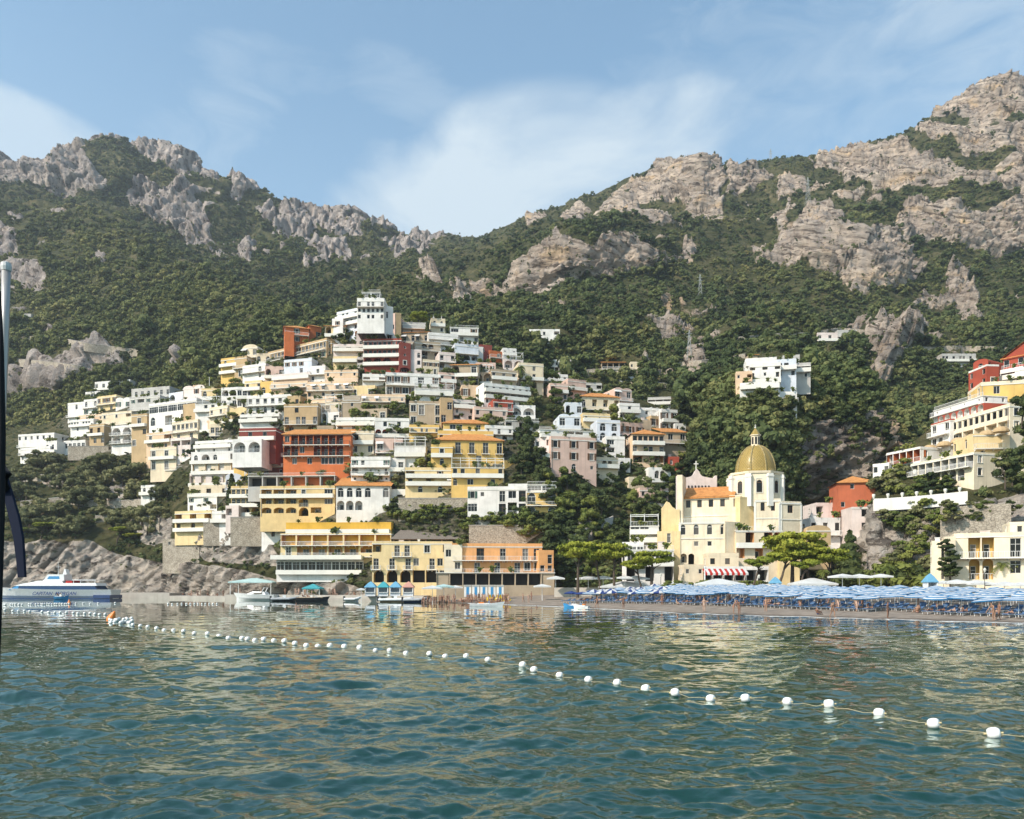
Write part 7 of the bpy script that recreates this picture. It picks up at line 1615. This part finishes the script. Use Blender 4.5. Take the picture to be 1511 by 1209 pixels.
for i in range(20): buoy(162+i*1.75+q.uniform(-.6,.6), 917+q.uniform(-3.5,5), 'white float bunched up around the orange marker', 'floats bunched at the orange marker', 1.1)
for x in [7,19,27,36,44,62,72,81,89,98,108,115,125,133,140,147,155]: buoy(x, 902+(x/155)*6+q.uniform(-.5,.5), 'white float on the middle line at left below the ferry', 'floats on the middle line', 1.15)
for x in [6,8,16,19,23,28,33,43,46,53,57,61,63,66,70,73,77,81,84,88,92,96,99,102,112,123,133,145,170]: buoy(x, 893.5-(x/100)*1.6+q.uniform(-.4,.4), 'small white float on the far line just below the ferry', 'floats on the far line', 1.2)
for x in [248,254,262,268,275,281,287,292,298,303,309,314,320]: buoy(x, 892+q.uniform(-.4,.4), 'tiny white float in the row before the bathing platform', 'floats before the bathing platform', 1.15)
t = thing('marker_buoy','orange conical marker buoy amid the bunched white floats','marker buoy', water_at(163,915)); mb = MB(); mb.lathe([(.34,-.2),(.42,.1),(.34,.4),(.14,.85),(.03,1.0)],12); mb.obj('float', ORG, t, Matrix.Rotation(.45,4,'Y')); mb = MB(); mb.lathe([(.03,.97),(.03,1.12)],6); mb.obj('ring', BLK, t, Matrix.Rotation(.45,4,'Y'))
t = thing('marker_buoy','little orange marker at the end of the far float line','marker buoy', water_at(102,891)); mb = MB(); mb.lathe([(.3,-.1),(.36,.1),(.1,.7),(.02,.9)],10); mb.obj('float', ORG, t); mb = MB(); mb.lathe([(.03,.85),(.03,1.05)],6); mb.obj('ring', BLK, t)
for x,y,l in ((845,906,'swimmer well out in front of the navy parasols'),(676+116,897,'swimmer close to the empty sand'),(1000,911,'swimmer off the middle of the beach'),(437,892,'swimmer off the grey inflatable boat')):
    v = water_at(x,y); person('stand', v+Vector((0,0,-1.38)), q.uniform(0,6), l, 'dark', None, 1)
# ---------------------------------------------------------------- the boat we stand on: its awning pole at the left edge
t = thing('boat_pole','pale metal awning pole with black cover at the left edge of our boat','boat pole', P(4,1209,2.4))
o0 = t.location.copy(); D = 2.4
mb = MB(); mb.tube([P(9,398,D)-o0,P(7.5,480,D)-o0,P(3,610,D)-o0,P(-2,730,D)-o0],[.0125,.012,.011,.009],12); mb.obj('pole', plain('brushed_steel',(.44,.42,.40),.4,.5), t, None, True)
mb = MB(); mb.lathe([(.0135,0),(.0155,.012),(.0135,.024),(.005,.028)],12,tuple(P(9,400,D)-o0)); mb.obj('end_cap', plain('cap_plastic',(.6,.59,.57)), t)
mb = MB(); mb.tube([P(-1,430,D-.05)-o0,P(1,520,D-.05)-o0,P(2,640,D-.05)-o0,P(0,760,D-.05)-o0,P(-2,900,D-.05)-o0,P(-4,1000,D-.05)-o0],[.005,.009,.012,.013,.009,.006],8); mb.obj('cover', plain('black_fabric',(.012,.012,.014),.9), t, None, True)
mb = MB(); mb.tube([P(4,690,D)-o0,P(8,700,D-.03)-o0,P(7,718,D)-o0,P(2,726,D)-o0],[.010,.018,.018,.010],8); mb.obj('knot', plain('black_fabric',(.012,.012,.014),.9), t, None, True)
mb = MB(); pr = [(6,705,3),(13,738,6.5),(20,765,7),(26,795,6.5),(29,825,5.5),(31,852,5.0)]
for (x0,y0,w0),(x1,y1,w1) in zip(pr[:-1],pr[1:]):
    a,b,c,d = P(x0-w0,y0,D)-o0,P(x0+w0,y0,D)-o0,P(x1+w1,y1,D)-o0,P(x1-w1,y1,D)-o0; k = Vector((0,.012,0)); mb.add([a,b,c,d,a+k,b+k,c+k,d+k],[(0,1,2,3),(4,5,6,7),(0,3,7,4),(1,2,6,5)])
so_ = mb.obj('strap', plain('navy_webbing',(.009,.014,.034),.9)); so_.location = o0
tag(so_,'dark blue webbing strap hanging loose from the boat pole','strap')
# ---------------------------------------------------------------- light, sky, camera
SUN = Vector((-.66,-.50,.66)).normalized()
sl = bpy.data.lights.new('sun','SUN'); sl.energy = 4.5; sl.angle = R(.53); sl.color = (1,.90,.80)
so = bpy.data.objects.new('sun', sl); COL.objects.link(so); so.rotation_euler = (-SUN).to_track_quat('-Z','Y').to_euler()
w = bpy.data.worlds.new('World'); scene.world = w; w.use_nodes = True
nt = w.node_tree; L = nt.links; bg = nt.nodes['Background']; bg.inputs[1].default_value = .125
sk = N(nt, 'ShaderNodeTexSky', sky_type='NISHITA', sun_disc=False, sun_elevation=math.asin(SUN.z), sun_rotation=math.atan2(SUN.x, SUN.y), altitude=0, air_density=1.0, dust_density=1.2, ozone_density=1.0)
tc = N(nt, 'ShaderNodeTexCoord').outputs['Generated']
sx = N(nt, 'ShaderNodeSeparateXYZ'); L.new(tc, sx.inputs[0])
def mth(op, a, b_=None, c=None, clamp=False):
    n = N(nt, 'ShaderNodeMath', operation=op, use_clamp=clamp)
    for i, v in enumerate((a, b_, c)):
        if v is None: continue
        if hasattr(v, 'is_linked'): L.new(v, n.inputs[i])
        else: n.inputs[i].default_value = v
    return n.outputs[0]
def blob(x, y, rx, ry, rot=0):
    """soft cloud bank around a compass direction of the sky"""
    d = Vector(((x-CX)/F, 1, (HY-y)/F)).normalized(); az, el = math.atan2(d.x,d.y), math.asin(d.z)
    A = mth('ARCTAN2', sx.outputs[0], sx.outputs[1]); E_ = mth('ARCSINE', sx.outputs[2])
    a = mth('SUBTRACT', A, az); e = mth('SUBTRACT', E_, el); c, s = math.cos(rot), math.sin(rot)
    a2 = mth('ADD', mth('MULTIPLY', a, c), mth('MULTIPLY', e, s)); e2 = mth('SUBTRACT', mth('MULTIPLY', e, c), mth('MULTIPLY', a, s))
    q = mth('ADD', mth('POWER', mth('ABSOLUTE', mth('DIVIDE', a2, rx/F)), 2), mth('POWER', mth('ABSOLUTE', mth('DIVIDE', e2, ry/F)), 2))
    return mth('SUBTRACT', 1.0, q, clamp=True)
n1 = noise(nt, mapped(nt, tc, (1,1,1.9)), 5.0, 7, .6, .4); n2 = noise(nt, mapped(nt, tc, (1.2,1,3.0), (0,R(18),0)), 9, 6, .65, .8)
def cloud(bl, gain, nz, lo, hi):
    v = mth('ADD', mth('POWER', bl, .7), mth('MULTIPLY', mth('SUBTRACT', nz, .5), 2.6))
    v = mth('DIVIDE', mth('SUBTRACT', v, lo), hi-lo, clamp=True); v = mth('MULTIPLY', v, mth('MULTIPLY', bl, 3.0, clamp=True))
    return mth('MULTIPLY', v, gain)
big = mth('MAXIMUM', blob(745,310,300,150,R(10)), blob(900,240,250,90,R(12)))
cl = cloud(big, .78, n1, .15, 1.15)
cl = mth('MAXIMUM', cl, cloud(blob(0,215,190,70,R(-5)), .55, n1, .1, .9))
cl = mth('MAXIMUM', cl, cloud(blob(280,215,160,70,R(30)), .25, n2, .35, 1.2))
cl = mth('MAXIMUM', cl, cloud(blob(400,95,130,35), .16, n2, .35, 1.2))
cl = mth('MAXIMUM', cl, cloud(blob(620,145,140,50,R(-15)), .2, n2, .4, 1.2))
cl = mth('MAXIMUM', cl, cloud(blob(1430,30,200,130,R(-35)), .36, n2, .3, 1.2))
cl = mth('MAXIMUM', cl, cloud(blob(1180,140,330,170), .25, n2, .4, 1.3))
cl = mth('MAXIMUM', cl, mth('MULTIPLY', mth('SUBTRACT', 1.0, mth('DIVIDE', sx.outputs[2], .55), clamp=True), .30))
tint = mixc(nt, 1.0, sk.outputs[0], (1.08,1.40,1.36), 'MULTIPLY')
L.new(mixc(nt, cl, tint, (5.2,5.75,6.0)), bg.inputs[0])
cam = bpy.data.cameras.new('camera'); co = bpy.data.objects.new('camera', cam); COL.objects.link(co)
co.location = (0,0,CAMZ); co.rotation_euler = (R(90),0,0); cam.sensor_width = 36; cam.lens = 36*F/1511
cam.shift_y = (HY-604.5)/1511; cam.clip_start = .05; cam.clip_end = 12000; scene.camera = co
vs = scene.view_settings; vs.view_transform = 'Standard'; vs.look = 'None'; vs.exposure = .48; vs.gamma = 1
cy = scene.cycles; cy.max_bounces = 5; cy.diffuse_bounces = 2; cy.glossy_bounces = 3; cy.transmission_bounces = 2; cy.transparent_max_bounces = 4; cy.caustics_reflective = False; cy.caustics_refractive = False

# thin sea air between the boat and the ridges
hz = MB(); hz.box(-2700,2700,-600,2600,-10.5,1150); ho = hz.obj('haze', None); ho.data.materials.clear()
hm = bpy.data.materials.new('air'); hm.use_nodes = True; hn = hm.node_tree; hn.nodes.remove(hn.nodes['Principled BSDF'])
pv = hn.nodes.new('ShaderNodeVolumePrincipled'); pv.inputs['Color'].default_value = (.80,.88,.97,1); pv.inputs['Density'].default_value = .00016; pv.inputs['Anisotropy'].default_value = .2
hn.links.new(pv.outputs[0], hn.nodes['Material Output'].inputs['Volume']); ho.data.materials.append(hm); tag(ho, 'thin pale sea haze in front of the far ridges', 'haze', kind='stuff')
